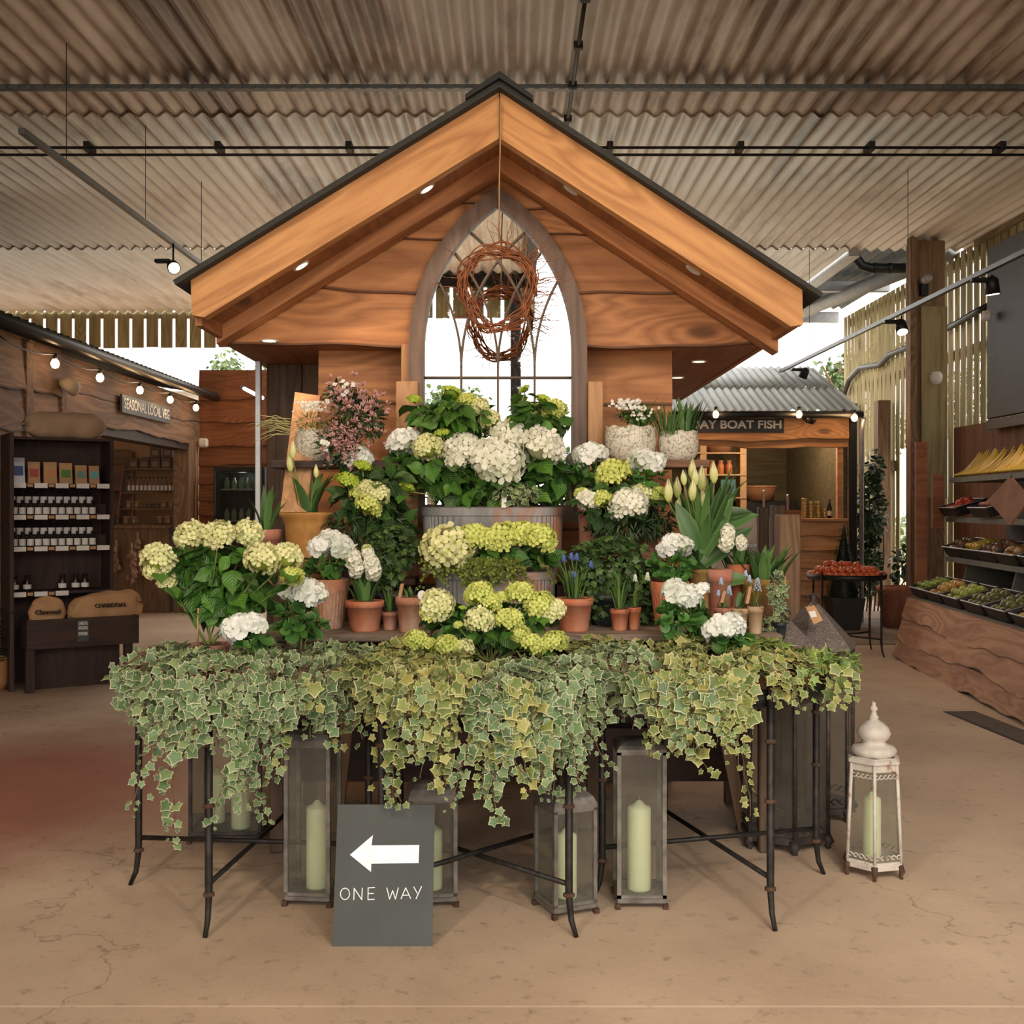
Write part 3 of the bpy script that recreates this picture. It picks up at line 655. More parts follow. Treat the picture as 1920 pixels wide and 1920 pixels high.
# ================================================================= dark bookcase with bottles
bc = thing('display_bookcase', 'tall dark bookcase holding pouches and rows of small bottles', 'bookcase', (-3.78, 8.6, 0), math.radians(33))
mb = MB()
for b in [(-.09, -.06, -.12, .32, 0, 1.96), (.67, .70, 0, .32, 0, 1.94), (-.06, .67, .30, .32, 0, 1.94), (-.06, .67, 0, .30, 1.92, 1.94)]: box(mb, *b)
mb.build('carcass', MT['darkwood_v'], bc)
for z in (.74, 1.09, 1.335, 1.58):
    mb = MB(); box(mb, -.06, .67, 0, .3, z-.02, z); mb.build('shelf', MT['darkwood'], bc)
for z, nn in ((.74, 3), (1.09, 5), (1.335, 5), (1.58, 5)):
    for i in range(nn):
        mb = MB(); box(mb, -.05+i*.155, .045+i*.155, -.006, 0, z-.035, z+.002); mb.build('price_card', MT['label'], bc)
        if i < nn-1: mb = MB(); box(mb, .055+i*.155, .095+i*.155, -.005, 0, z-.028, z-.004); mb.build('price_card', MT['kraft'], bc)
Mb = np.array(Matrix.Translation((-3.78, 8.6, 0))@Matrix.Rotation(math.radians(33), 4, 'Z'))
def bcl(x, y, z): return tuple(xf(Mb, A([(x, y, z)]))[0])
proto = small('cordial_bottle', [(0, 0), (.024, 0), (.024, .065), (.01, .085), (.01, .10), (0, .10)], plain('dark_glass', (.018, .013, .012), .15), MT['black'], [(0, .10), (.012, .10), (.012, .118), (0, .118)], [(.0255, .008), (.0255, .06)])
for z, nm in ((1.09, 'third'), (1.335, 'second')):
    for row, (yy, dz) in enumerate(((.06, 0), (.16, .085))):
        place_row(proto, 11, lambda i: bcl(-.03+i*.058, yy, z+dz), 'little dark bottle with white label, %s row of the %s shelf of the bookcase' % (('front', 'raised back')[row], nm), 'bottle', '%s row of bottles on the %s bookcase shelf' % (('front', 'back')[row], nm))
    mb = MB(); box(mb, -.055, .665, .12, .29, z, z+.085); mb.build('riser', MT['darkwood'], bc)
for i, (x, lab) in enumerate([(-.02, 'dark jar at the left end of the lowest bookcase shelf'), (.07, 'dark jar second from the left on the lowest bookcase shelf'), (.33, 'dark bottle left of the three on the lowest bookcase shelf'), (.43, 'dark bottle in the middle of three on the lowest bookcase shelf'), (.50, 'dark bottle at the right of the lowest bookcase shelf')]):
    t = small('preserve_jar', [(0, 0), (.028, 0), (.03, .07), (.02, .09), (.02, .11), (0, .11)], plain('dark_preserve', (.03, .016, .012), .2), MT['black'], [(0, .11), (.022, .11), (.022, .125), (0, .125)], [(.031, .02), (.031, .055)])
    t.location = bcl(x, .1, .74); t['label'] = lab; t['category'] = 'jar'
def pouch(px, w, h, col, band, label, foil=False):
    t = thing('food_pouch', label, 'pouch', bcl(px, .09, 1.58), math.radians(33))
    mb = MB(); n = 6; V = []
    for i in range(n+1):
        s = i/n; d = .03*(1-s)**.7+.002; ww = w/2*(1-.06*math.sin(s*3))
        V += [(-ww, -d, s*h), (ww, -d, s*h), (ww, d, s*h), (-ww, d, s*h)]
    Fc = [(i*4+j, i*4+(j+1)%4, i*4+4+(j+1)%4, i*4+4+j) for i in range(n) for j in range(4)]+[(n*4, n*4+1, n*4+2, n*4+3), (3, 2, 1, 0)]
    mb.add(A(V), Fc); mb.build('pouch_body', MT['palemetal'] if foil else MT['kraft'], t)
    mb = MB(); V = []
    for s in (.3, .68): d = .03*(1-s)**.7+.005; V += [(-w*.36, -d, s*h), (w*.36, -d, s*h)]
    mb.add(A(V), [(0, 1, 3, 2)]); mb.build('printed_band', band, t)
pouch(.0, .10, .20, 0, plain('blue_print', (.03, .09, .25), .5), 'silver foil pouch with a blue label on the top bookcase shelf', True)
pouch(.115, .09, .17, 0, plain('red_print', (.40, .06, .04), .5), 'brown paper pouch with a red label next to the silver one')
pouch(.235, .10, .17, 0, plain('orange_print', (.55, .22, .08), .5), 'brown paper pouch with an orange label on the top bookcase shelf')
pouch(.35, .10, .165, 0, plain('green_print', (.07, .22, .03), .5), 'brown paper pouch with a green label on the top bookcase shelf')
pouch(.465, .09, .15, 0, plain('teal_print', (.16, .26, .22), .5), 'smaller brown pouch with a grey-green label, left of the pair')
pouch(.565, .08, .148, 0, plain('turquoise_print', (.12, .42, .42), .5), 'smallest brown pouch with a turquoise label at the right end')
def sack(name, label, M, w, d, h, seed, prints=None, mat=None):
    t = thing(name, label, 'sack', tuple(np.array(M)[:3, 3])); M = np.array(M); L = M.copy(); L[:3, 3] = 0
    mb = MB(); nu, nv = 26, 18; V = []
    for i in range(nu+1):
        for j in range(nv):
            u = i/nu*2-1; th = 2*PI*j/nv
            prof = (1-abs(u)**5)**.5*.95+.05
            cs, sn = math.cos(th), math.sin(th)
            y = d/2*prof*math.copysign(abs(cs)**.7, cs); z = h/2*prof*math.copysign(abs(sn)**.7, sn)
            k = noise.noise(Vector((u*3+seed, cs*1.5, sn*1.5)))*.10*h
            if abs(u) > .93: y = y*.9; 
            V.append((u*w/2+.02*math.sin(th*3+seed)*abs(u)**3, y+k, z+k*.7))
    Fc = [(i*nv+j, i*nv+(j+1)%nv, (i+1)*nv+(j+1)%nv, (i+1)*nv+j) for i in range(nu) for j in range(nv)]+[tuple(range(nv)), tuple(nu*nv+j for j in range(nv))[::-1]]
    mb.add(xf(L, A(V)), Fc, sm=True); mb.build('paper', mat or MT['kraft'], t)
    return t
cr = thing('floor_crate', 'dark wooden crate on legs in front of the bookcase', 'crate', bcl(0, -.3, 0), math.radians(33))
mb = MB()
for b in [(0, .82, 0, .02, .33, .55), (0, .82, .27, .29, .33, .55), (0, .02, .02, .27, .33, .55), (.80, .82, .02, .27, .33, .55), (.02, .80, .02, .27, .34, .36)]: box(mb, *b)
mb.build('tray', MT['darkwood'], cr)
for x in (.0, .72):
    mb = MB(); box(mb, x, x+.06, .03, .09, 0, .33); mb.build('leg', MT['darkwood_v'], cr)
mb = MB(); box(mb, .06, .72, .2, .22, 0, .33); mb.build('back_board', MT['darkwood_v'], cr)
mb = MB(); box(mb, .36, .44, -.006, 0, .37, .53); mb.build('slate_label', MT['slate'], cr)
for i, s in enumerate(['CHARCOAL', 'KINDLING', 'SWEDISH']): text_mesh('lettering', s, .035, MT['label'], cr, (.40, -.0075, .508-[0, .035, .08][i]), (PI/2, 0, 0), .068, extrude=.001, bold=.0008)
Rb = Matrix.Rotation(math.radians(33), 4, 'Z')
s1 = sack('charcoal_sack', 'upright brown paper sack in the left of the crate', Matrix.Translation(bcl(.17, -.14, .53))@Rb@Matrix.Rotation(PI/2, 4, 'Y')@Matrix.Rotation(PI/2, 4, 'X'), .34, .26, .14, 3)
s2 = sack('charcoal_sack', 'big brown paper sack lying across the right of the crate', Matrix.Translation(bcl(.60, -.14, .60))@Rb@Matrix.Rotation(-.14, 4, 'Y'), .54, .17, .26, 8)
for s, tx, x, z, sz in ((s1, 'Charcoal', -.01, .07, .05), (s2, 'CHARCOAL', .02, .03, .045)):
    q = Rb@Vector((x, -.10, z)); text_mesh('print', tx, sz, plain('sack_print', (.10, .06, .04), .8), s, q, (PI/2, 0, math.radians(33)), extrude=.02)
s3 = sack('paper_sack', 'crumpled pale paper sack lying on top of the bookcase', Matrix.Translation(bcl(.36, .14, 2.04))@Rb, .62, .28, .22, 5, mat=plain('pale_paper', (.36, .24, .15), .8))
pt = thing('terracotta_planter', 'small evergreen in a round clay pot at the left edge of the frame', 'plant pot', (-3.98, 8.55, 0))
mb = MB(); lathe(mb, [(0, 0), (.10, 0), (.125, .06), (.13, .2), (.12, .25), (.11, .25), (.10, .2)], 22, flute=22, famp=.006); mb.build('pot', plain('ochre_pot', (.42, .20, .08), .8), pt)

# ================================================================= gable house
hs = thing('gabled_kiosk', 'large wooden kiosk with a steep gable roof and pointed window', 'kiosk', (0, 6.5, 0))
TL, TP, TR = (-1.40, 2.39), (-.054, 3.208), (1.265, 2.345)
def slab(name, pts, y0, y1, mat, ang, r=.5):
    o = pts[0]; c, s = math.cos(ang), math.sin(ang); V = []
    for yy in (y0, y1):
        for (x, z) in pts:
            dx, dz = x-o[0], z-o[1]; V.append((dx*c-dz*s, yy-y0, dx*s+dz*c))
    n = len(pts); Fc = [tuple(range(n)), tuple(range(2*n-1, n-1, -1))]+[(i, n+i, n+(i+1)%n, (i+1)%n) for i in range(n)]
    mb = MB(); mb.add(A(V), Fc, r=r)
    return mb.build(name, mat, hs, loc=(o[0]-hs.location.x, y0-hs.location.y, o[1]), rot=(0, ang, 0))
aL, aR = -math.atan(.608), math.atan(.654)
slab('barge_board', [TL, (-1.395, 2.235), (-1.342, 2.225), (-.056, 3.005), (-.056, 3.207)], 4.88, 4.95, MT['barge'], aL, .36)
slab('barge_board', [(-.052, 3.207), (-.052, 3.005), (1.215, 2.185), (1.268, 2.193), TR], 4.88, 4.95, MT['barge'], aR, .57)
def dn(p, d): return (p[0], p[1]-d)
slab('soffit', [(-1.39, 2.29), (-1.39, 2.25), (-.054, 3.07), (-.054, 3.11)], 4.95, 8.4, MT['soffit'], aL, .3)
slab('soffit', [(-.054, 3.11), (-.054, 3.07), (1.26, 2.21), (1.26, 2.25)], 4.95, 8.4, MT['soffit'], aR, .6)
# inner rafters against the gable
slab('rafter', [(-1.40, 2.25), (-1.40, 2.17), (-.054, 2.985), (-.054, 3.075)], 5.30, 5.42, MT['gable'], aL, .5)
slab('rafter', [(-.054, 3.075), (-.054, 2.985), (1.26, 2.13), (1.26, 2.215)], 5.30, 5.42, MT['gable'], aR, .9)
slab('roof_sheet', [(-1.46, 2.375), (-1.45, 2.355), (-.054, 3.207), (-.054, 3.235)], 4.82, 8.5, MT['roofedge'], aL)
slab('roof_sheet', [(-.054, 3.235), (-.054, 3.207), (1.33, 2.302), (1.34, 2.32)], 4.82, 8.5, MT['roofedge'], aR)
slab('ridge_cap', [(-.20, 3.165), (-.20, 3.145), (-.054, 3.235), (-.054, 3.265)], 4.79, 8.5, MT['black'], aL)
slab('ridge_cap', [(-.054, 3.265), (-.054, 3.235), (.09, 3.14), (.09, 3.16)], 4.79, 8.5, MT['black'], aR)
slab('eave_side', [(-1.40, 2.36), (-1.40, 2.2), (-1.37, 2.2), (-1.37, 2.36)], 4.95, 8.4, MT['soffit'], 0)
slab('eave_side', [(1.23, 2.33), (1.23, 2.19), (1.26, 2.19), (1.26, 2.33)], 4.95, 8.4, MT['soffit'], 0)
mb = MB()
def gx(z):
    t = (3.04-z); return (max(-1.42, -.054-t/.60), min(1.276, -.054+t/.645))
zg = [2.19, 2.445, 2.71, 2.875, 3.06]
for i in range(4):
    a, b = gx(zg[i]), gx(zg[i+1])
    am = .011 if i == 0 else .016
    board(mb, a[0], -.06, zg[i], zg[i+1]+.02, 5.50, .03, am, 40+i, .02, xt=(b[0], -.06)); board(mb, -.06, a[1], zg[i]-.01*(i%2), zg[i+1]+.02, 5.50, .03, am, 50+i, .02, xt=(-.06, b[1]))
mb.build('gable_cladding', MT['gable'], hs, world=True)
mb = MB(); box(mb, -1.41, 1.27, 5.52, 8.3, 2.195, 2.215); mb.build('flat_soffit', MT['soffit'], hs, world=True)
mb = MB(); cladding(mb, -.985, .815, [0, .3, .62, .95, 1.3, 1.62, 1.93, 2.21], 5.74, .03, .014, 61, tilt=.02); mb.build('front_cladding', MT['gable'], hs, world=True)
mb = MB(); box(mb, -.97, .80, 5.75, 8.2, 0, 2.2); mb.build('body', MT['soffit'], hs, world=True)
mb = MB()
for i, x in enumerate((-1.37, -1.17)): bevbox(mb, x, x+.195, 6.25, 6.3, 0, 2.195, .004, r=i*.5)
mb.build('side_screen', MT['post_dark'], hs, world=True)
mb = MB(); bevbox(mb, -1.40, -1.37, 6.1, 6.14, 0, 2.195, .003); mb.build('steel_post', MT['palemetal'], hs, world=True)
for (px, py, an) in ((800, 347, aL), (565, 490, aL), (1070, 350, aR), (1300, 497, aR)):
    Y = 5.14; x = (px-960)*Y/F
    z = (2.25+(x+1.39)*.6138 if x < -.054 else 3.07-(x+.054)*.6545)
    mb = MB(); lathe(mb, [(.0, 0), (.030, 0)], 18); lathe(mb, [(.030, 0), (.030, -.004)], 18)
    d = mb.build('downlight', MT['downglow'] if px < 900 else MT['white'], hs, loc=(x, Y-6.5, z-.004), rot=(0, an, 0))
    mb = MB(); lathe(mb, [(.030, -.004), (.040, -.004), (.040, 0)], 18); mb.build('bezel', MT['white'], d)
    if px < 900: lamp('SPOT', 'downlight_lamp', (0, 0, -.02), 7, WARM, .03, angle=110, parent=d)
for (px, py) in ((505, 638), (1310, 677), (1270, 707)):
    Y = (2.195-1.4)*F/(950-py); x = (px-960)*Y/F
    mb = MB(); lathe(mb, [(0, 0), (.033, 0)], 18)
    d = mb.build('downlight', MT['downglow'], hs, loc=(x, Y-6.5, 2.19)); mb = MB(); lathe(mb, [(.033, 0), (.045, -.002), (.045, .004)], 18); mb.build('bezel', MT['white'], d)
    lamp('SPOT', 'downlight_lamp', (0, 0, -.02), 6, WARM, .03, angle=110, parent=d)

# uprights leaning beside the window (ladder-like display frame)
fr = thing('plant_ladder', 'timber shelf ladder fixed to the kiosk wall around the window', 'shelf', (0, 5.4, .88))
for (x0, x1, z1, y) in ((742, 784, 715, 5.36), (1103, 1131, 715, 5.36)):
    mb = MB(); a = P(x0, z1, y); b = P(x1, z1, y); bevbox(mb, a[0], b[0], y, y+.06, .88, a[2], .004); mb.build('upright', MT['post_light'], fr, world=True)
mb = MB(); a = P(752, 645, 5.44); b = P(768, 645, 5.44); bevbox(mb, a[0], b[0], 5.44, 5.5, 1.9, a[2], .003); mb.build('upright', MT['post_light'], fr, world=True)
for px, py, x1 in ((548, 735, 590),):
    a = P(556, 737, 5.2); 
    mb = MB(); V = []
    for (qx, qy, Y) in ((553, 735, 5.42), (600, 742, 5.42), (575, 960, 5.05), (525, 960, 5.05)):
        V.append(P(qx, qy, Y)); 
    V += [(v[0], v[1]+.04, v[2]) for v in V]
    mb.add(A(V), [(0, 3, 2, 1), (4, 5, 6, 7), (0, 1, 5, 4), (1, 2, 6, 5), (2, 3, 7, 6), (3, 0, 4, 7)]); mb.build('side_board', MT['post_light'], fr, world=True)
mb = MB(); a = P(1130, 862, 5.05); b = P(1330, 868, 5.05)
bevbox(mb, a[0], b[0], 5.03, 5.36, a[2]-.035, a[2], .004); mb.build('high_shelf', MT['shedwood'], fr, world=True)
mb = MB(); bevbox(mb, a[0]+.02, a[0]+.06, 5.1, 5.15, .9, a[2]-.035, .004); bevbox(mb, b[0]-.08, b[0]-.03, 5.3, 5.36, .9, a[2]-.035, .004); mb.build('bracket_post', MT['shedwood'], fr, world=True)
a = P(500, 862, 5.05); b = P(745, 862, 5.05)
mb = MB(); bevbox(mb, a[0], b[0], 5.12, 5.36, a[2]-.035, a[2], .004); mb.build('high_shelf', MT['darkwood'], fr, world=True)
mb = MB(); bevbox(mb, a[0]+.02, a[0]+.06, 5.3, 5.36, .9, a[2]-.035, .004); mb.build('bracket_post', MT['shedwood'], fr, world=True)

# pointed arch mirror window
mr = thing('arched_mirror', 'pointed gothic arched mirror in a grey-brown frame with thin glazing bars', 'mirror', (-.068, 5.42, 1.13))
def arch(a, h, z0, zs, n=18):
    R = (a*a+h*h)/(2*a); pts = [(-a, z0)]
    for i in range(n+1):
        z = h*math.sin(i/n*PI/2) if False else h*i/n
        pts.append((-a+R-math.sqrt(max(0, R*R-z*z)), zs+z))
    return pts+[(-x, z) for x, z in pts[::-1][1:]]
cx = -.068; zb = 1.34; zsp = 1.4+(950-655)*5.42/F
oa, oh, ia, ih = .43, .78, .355, .69
out, inn = arch(oa, oh, zb, zsp), arch(ia, ih, zb+.07, zsp)
mb = MB(); V = []; n = len(out)
for (px_, pz_), (qx, qz) in zip(out, inn):
    V += [(cx+px_, 5.39, pz_), (cx+qx, 5.375, qz), (cx+qx, 5.43, qz), (cx+px_, 5.45, pz_)]
Fc = []
for i in range(n-1):
    a, b = i*4, i*4+4
    Fc += [(a, a+1, b+1, b), (a+1, a+2, b+2, b+1), (a+2, a+3, b+3, b+2), (a+3, a, b, b+3)]
mb.add(A(V), Fc); box(mb, cx-oa, cx+oa, 5.38, 5.44, zb-.01, zb+.07)
mb.build('frame', wood('grey_brown_frame', (.13, .082, .062), (.24, .165, .13), 2, 1, .6, False), mr, world=True)
mb = MB(); V = [(cx, 5.42, zsp)]+[(cx+x, 5.42, z) for x, z in inn]
mb.add(A(V), [(0, i+1, i+2) for i in range(len(inn)-1)]+[(0, len(inn), 1)]); mb.build('mirror_glass', MT['mirror'], mr, world=True)
zt = 1.4+(950-690)*5.41/F; R = (ia*ia+ih*ih)/(2*ia); 
def inside(x, z):
    if z < zsp: return abs(x) <= ia
    return abs(x) <= ia-R+math.sqrt(max(0, R*R-(z-zsp)**2))+.004
ms = [-.5*ia, 0, .5*ia]
def bar(pts):
    mb = MB(); tube(mb, [(cx+x, 5.408, z) for x, z in pts], .0065, 6); mb.build('glazing_bar', MT['rust'] if False else plain('bar_brown', (.12, .085, .06), .6), mr, world=True)
zh = 1.4+(950-708)*5.41/F
bar([(-ia, zh), (ia, zh)])
for m in ms: bar([(m, zb+.07), (m, zt)])
for m in ms+[-ia, ia]:
    for sg_ in (1, -1):
        pts = []
        for i in range(60):
            z = i/59*R*.99; x = m+sg_*(R-math.sqrt(max(0, R*R-z*z)))
            if m in (-ia, ia): continue
            if inside(x, zt+z): pts.append((x, zt+z))
            else: break
        if len(pts) > 3: bar(pts)
# wreath
wr = thing('willow_wreath', 'reddish willow twig wreath hanging on a string before the mirror', 'wreath', P(935, 460, 4.93))
mb = MB(); rs = random.Random(12); wc = A(P(934, 541, 4.93)); Rr = .172
for k in range(20):
    pts = []; ph = rs.uniform(0, 6.3); ln = rs.uniform(3.5, 7.5); ox, oz = rs.uniform(-.012, .012), rs.uniform(-.012, .012); rr = Rr+rs.uniform(-.026, .018); w1 = rs.uniform(2, 5); p1 = rs.uniform(0, 6)
    for i in range(34):
        t = ph+ln*i/33
        q = rr+.014*math.sin(w1*t+p1)
        pts.append(wc+A((ox+q*math.cos(t)*.90+.012*math.sin(2*t), .018*math.sin(w1*1.3*t+p1)+rs.uniform(-.002, .002), oz+q*math.sin(t)*1.02)))
    tube(mb, pts, [.0045*(1-.4*i/33) for i in range(34)], 5, r=rs.random())
mb.build('hoop', MT['twig'], wr, world=True)
mb = MB()
for k in range(54):
    t = rs.uniform(-.9, 1.6) if k < 40 else rs.uniform(2, 5.5); p = wc+A((Rr*math.cos(t), -.01, Rr*math.sin(t))); d = A((math.cos(t), rs.uniform(-.2, .2), math.sin(t)*.7+.1)); pts = [p]
    for i in range(9):
        d = d+A([rs.uniform(-.5, .5) for _ in range(3)])*.8; d /= np.linalg.norm(d); pts.append(pts[-1]+d*rs.uniform(.012, .024))
    tube(mb, pts, [.0021*(1-i/13) for i in range(10)], 4)
tube(mb, [P(895, 612, 4.92), P(940, 620, 4.92), P(979, 616, 4.92)], .005, 5)
mb.build('loose_twigs', MT['twig'], wr, world=True)
mb = MB(); tube(mb, [P(936, 455, 4.93), P(936, 350, 4.90), P(938, 262, 4.865), P(938, 185, 4.86)], .0035, 5); mb.build('string', MT['string'], wr, world=True)

# ================================================================= fish kiosk
fk = thing('fish_kiosk', 'small open kiosk with a corrugated tin roof in the right background', 'kiosk', (2.8, 14.5, 0))
mb = MB(); corr(mb, 1.3, 4.12, 13.25, 14.3, lambda x, y: 2.54+(y-13.25)*.37, .1, .016, 6); corr(mb, 1.3, 4.1, 14.25, 15.25, lambda x, y: 2.56+(y-13.25)*.37, .1, .016, 6, drop=-.012)
corr(mb, 1.3, 4.1, 15.25, 17.0, lambda x, y: 3.30-(y-15.25)*.37, .1, .016, 6); mb.build('roof', MT['roofout'], fk, world=True)
mb = MB(); tube(mb, [(1.3, 13.25, 2.49), (4.15, 13.25, 2.49)], .045, 8); mb.build('gutter', MT['black'], fk, world=True)
mb = MB(); board(mb, 1.5, 4.05, 2.20, 2.52, 13.5, .03, .016, 71, .02); board(mb, 1.5, 4.05, 2.12, 2.28, 13.54, .03, .016, 72, .01); mb.build('fascia', MT['fishwood'], fk, world=True)
mb = MB(); cladding(mb, 1.5, 4.05, [0, .13, .3, .48, .66, .85, 1.04, 1.22], 13.6, .04, .02, 73); mb.build('counter_front', MT['fishwood'], fk, world=True)
mb = MB(); bevbox(mb, 1.5, 4.08, 13.5, 14.0, 1.22, 1.26); mb.build('counter_top', MT['fishwood'], fk, world=True)
mb = MB(); box(mb, 1.5, 4.08, 16.4, 16.5, 0, 2.6); box(mb, 4.02, 4.08, 13.62, 16.4, 0, 2.6); box(mb, 1.5, 1.56, 13.62, 16.4, 0, 2.6); mb.build('inner_wall', MT['olive'], fk, world=True)
mb = MB(); bevbox(mb, 3.93, 4.0, 13.52, 13.6, 1.26, 2.3); mb.build('door_post', MT['fishwood'], fk, world=True)
mb = MB(); bevbox(mb, 4.05, 4.13, 13.4, 13.48, 0, 2.52); mb.build('corner_post', MT['black'], fk, world=True)
mb = MB(); tube(mb, [(4.18, 13.3, 2.45), (4.18, 13.38, 2.3), (4.18, 13.4, 0)], .028, 10); mb.build('downpipe', MT['palemetal'], fk, world=True)
sg = thing('shop_sign', 'black sign with pale capital letters on the right background kiosk', 'sign', (2.72, 13.42, 2.38))
xa, xb = (1290-960)*13.44/F, (1470-960)*13.44/F
mb = MB(); bevbox(mb, xa, xb, 13.43, 13.455, 2.29, 2.465, .003); mb.build('board', MT['slate'] and plain('sign_black', (.022, .020, .022), .5), sg, world=True)
text_mesh('lettering', 'DAY BOAT FISH', .135, MT['label'], sg, ((xa+xb)/2-2.72+.0, .008, .0), (PI/2, 0, 0), (xb-xa)*.94, bold=.003)
for px, lab in ((1342, 'above the kiosk sign'), (1498, 'right of the kiosk sign'), (1602, 'at the kiosk corner over the downpipe')):
    p = P(px, 776, 13.22); bulb(p[0], 13.22, 2.50 if px < 1600 else 2.46, 'glowing round bulb on the tin-roofed kiosk '+lab, 'string lights on the fish kiosk', (0, -1))
sk = thing('outdoor_speaker', 'small black spotlight beside the bulb on the kiosk fascia', 'spotlight', (3.5, 13.4, 2.42))
mb = MB(); tube(mb, [P(1512, 783, 13.4), P(1522, 786, 13.25)], [.05, .06], 12); mb.build('head', MT['black'], sk, world=True)
dr = thing('kiosk_dresser', 'pale painted shelves inside the right background kiosk', 'shelf', (2.8, 15.4, 1))
for x in ((1313-960)*15.2/F, (1388-960)*15.2/F): mb = MB(); box(mb, x, x+.085, 15.2, 15.5, .9, 2.45); mb.build('upright', MT['shelfpaint'], dr, world=True)
for py in (848, 889, 932): z = P(0, py, 15.2)[2]; mb = MB(); box(mb, 2.5, 3.18, 15.18, 15.5, z-.02, z); mb.build('shelf_board', MT['shelfpaint'], dr, world=True)
proto = small('orange_jar', [(0, 0), (.045, 0), (.048, .12), (.03, .15), (.03, .165), (0, .165)], plain('orange_preserve', (.60, .22, .09), .3), MT['kraft'], [(0, .165), (.034, .165), (.034, .19), (0, .19)])
zj = P(0, 889, 15.2)[2]
place_row(proto, 4, lambda i: (2.62+i*.115, 15.3, zj), 'orange preserve jar on the middle shelf of the right kiosk', 'jar', 'orange jars in the kiosk')
def basket(x, y, z, r, h, label):
    t = thing('wicker_basket', label, 'basket', (x, y, z)); mb = MB(); lathe(mb, [(0, 0), (r*.8, 0), (r, h), (r*.95, h), (r*.75, .02)], 20, flute=20, famp=.01, sx=1.2); mb.build('weave', wood('wicker', (.16, .07, .03), (.34, .17, .08), 0, 6, .8, False), t)
    mb = MB(); tube(mb, [(r*1.2*math.cos(t_), r*math.sin(t_), h) for t_ in [2*PI*i/20 for i in range(21)]], .012, 6); mb.build('rim', MT['kraft'], t)
basket(2.83, 15.35, P(0, 848, 15.2)[2], .16, .11, 'low wicker basket on the top shelf of the right kiosk')
basket(3.45, 15.6, 1.48, .19, .2, 'wicker basket on the dark cabinet at the back of the right kiosk')
cb = thing('dark_cabinet', 'dark cabinet against the back wall of the right kiosk', 'cabinet', (3.4, 15.8, 0))
mb = MB(); bevbox(mb, 3.15, 3.95, 15.5, 16.0, 0, 1.48); mb.build('body', MT['black'], cb, world=True)
bk = thing('picture_book', 'turquoise book leaning on the lower kiosk shelf', 'book', (2.95, 15.3, P(0, 932, 15.2)[2]))
mb = MB(); box(mb, -.1, .1, -.02, .02, 0, .24); mb.build('cover', plain('turquoise_cover', (.05, .20, .22), .5), bk); mb = MB(); lathe(mb, [(0, -.024), (.03, -.022)], 8, (0, 0, .1)); box(mb, -.04, .04, -.024, -.02, .03, .17); mb.build('print', MT['black'], bk)
ts = thing('till_screen', 'glowing blue-violet till screen behind the tulips', 'screen', P(1348, 968, 14.0))
mb = MB(); box(mb, -.07, .07, 0, .02, -.01, .07); mb.build('display', MT['screen'], ts); mb = MB(); box(mb, -.02, .02, .02, .06, -.14, .04); mb.build('stand', MT['black'], ts)
ts.location.z = 1.4
proto = small('fish_tin', [(0, 0), (.035, 0), (.037, .004), (.037, .036), (.035, .04), (0, .04)], plain('gold_tin', (.40, .31, .13), .35, .6))
protos = proto; kk = 0
for i, (px, n) in enumerate(((1508, 6), (1520, 5), (1534, 5), (1546, 3))):
    x = P(px, 0, 13.8)[0]
    place_row(proto, n, lambda j: (x, 13.8, 1.26+j*.041), ['gold tin in the tallest stack on the kiosk counter', 'gold tin in the second stack on the kiosk counter', 'tin in the grey-lit third stack on the kiosk counter', 'tin in the shortest stack on the kiosk counter'][i], 'tin', ['tallest tin stack', 'second tin stack', 'third tin stack', 'shortest tin stack'][i])
t = small('sauce_bottle', [(0, 0), (.03, 0), (.03, .13), (.012, .18), (.012, .21), (0, .21)], plain('dark_sauce', (.03, .016, .012), .2), MT['black'], [(0, .21), (.014, .21), (.014, .23), (0, .23)], [(.031, .03), (.031, .09)]); t.location = (P(1555, 0, 13.8)[0], 13.8, 1.26); t['label'] = 'dark sauce bottle with a white label at the right end of the kiosk counter'; t['category'] = 'bottle'
dc = thing('fish_counter', 'steel display counter with lamps at the left of the fish kiosk', 'counter', (2.7, 13.2, 0))
mb = MB(); bevbox(mb, 2.3, 3.25, 12.9, 13.4, .95, 1.28); bevbox(mb, 2.3, 3.25, 12.95, 13.4, 0, .95); mb.build('body', plain('brushed_counter', (.34, .26, .20), .35, .5), dc, world=True)
mb = MB(); box(mb, 2.28, 3.27, 12.88, 12.9, .93, .97); mb.build('trim_strip', MT['palemetal'], dc, world=True)
for px, lab in ((1432, 'slim steel tap rising behind the dark post'), (1477, 'brass-topped steel tap left of the tin stacks')):
    p = P(px, 955, 13.7); t = thing('steel_tap', lab, 'tap', (p[0], 13.7, 1.26)); mb = MB(); h = .30 if px < 1450 else .25
    tube(mb, [(0, 0, 0), (0, 0, h), (-.01, -.03, h+.03), (-.02, -.06, h+.01)], .014, 8); mb.build('spout', MT['palemetal'], t)
cn = thing('card_tray', 'low tray with pinkish cards on the post row before the kiosk', 'tray', (3.2, 13.7, 1.26))
mb = MB(); box(mb, 3.27, 3.5, 13.55, 13.75, 1.26, 1.36); mb.build('box', MT['redwood'], cn, world=True)
lamp('POINT', 'kiosk_light', (3.3, 14.2, 2.3), 40, WARM, .1)
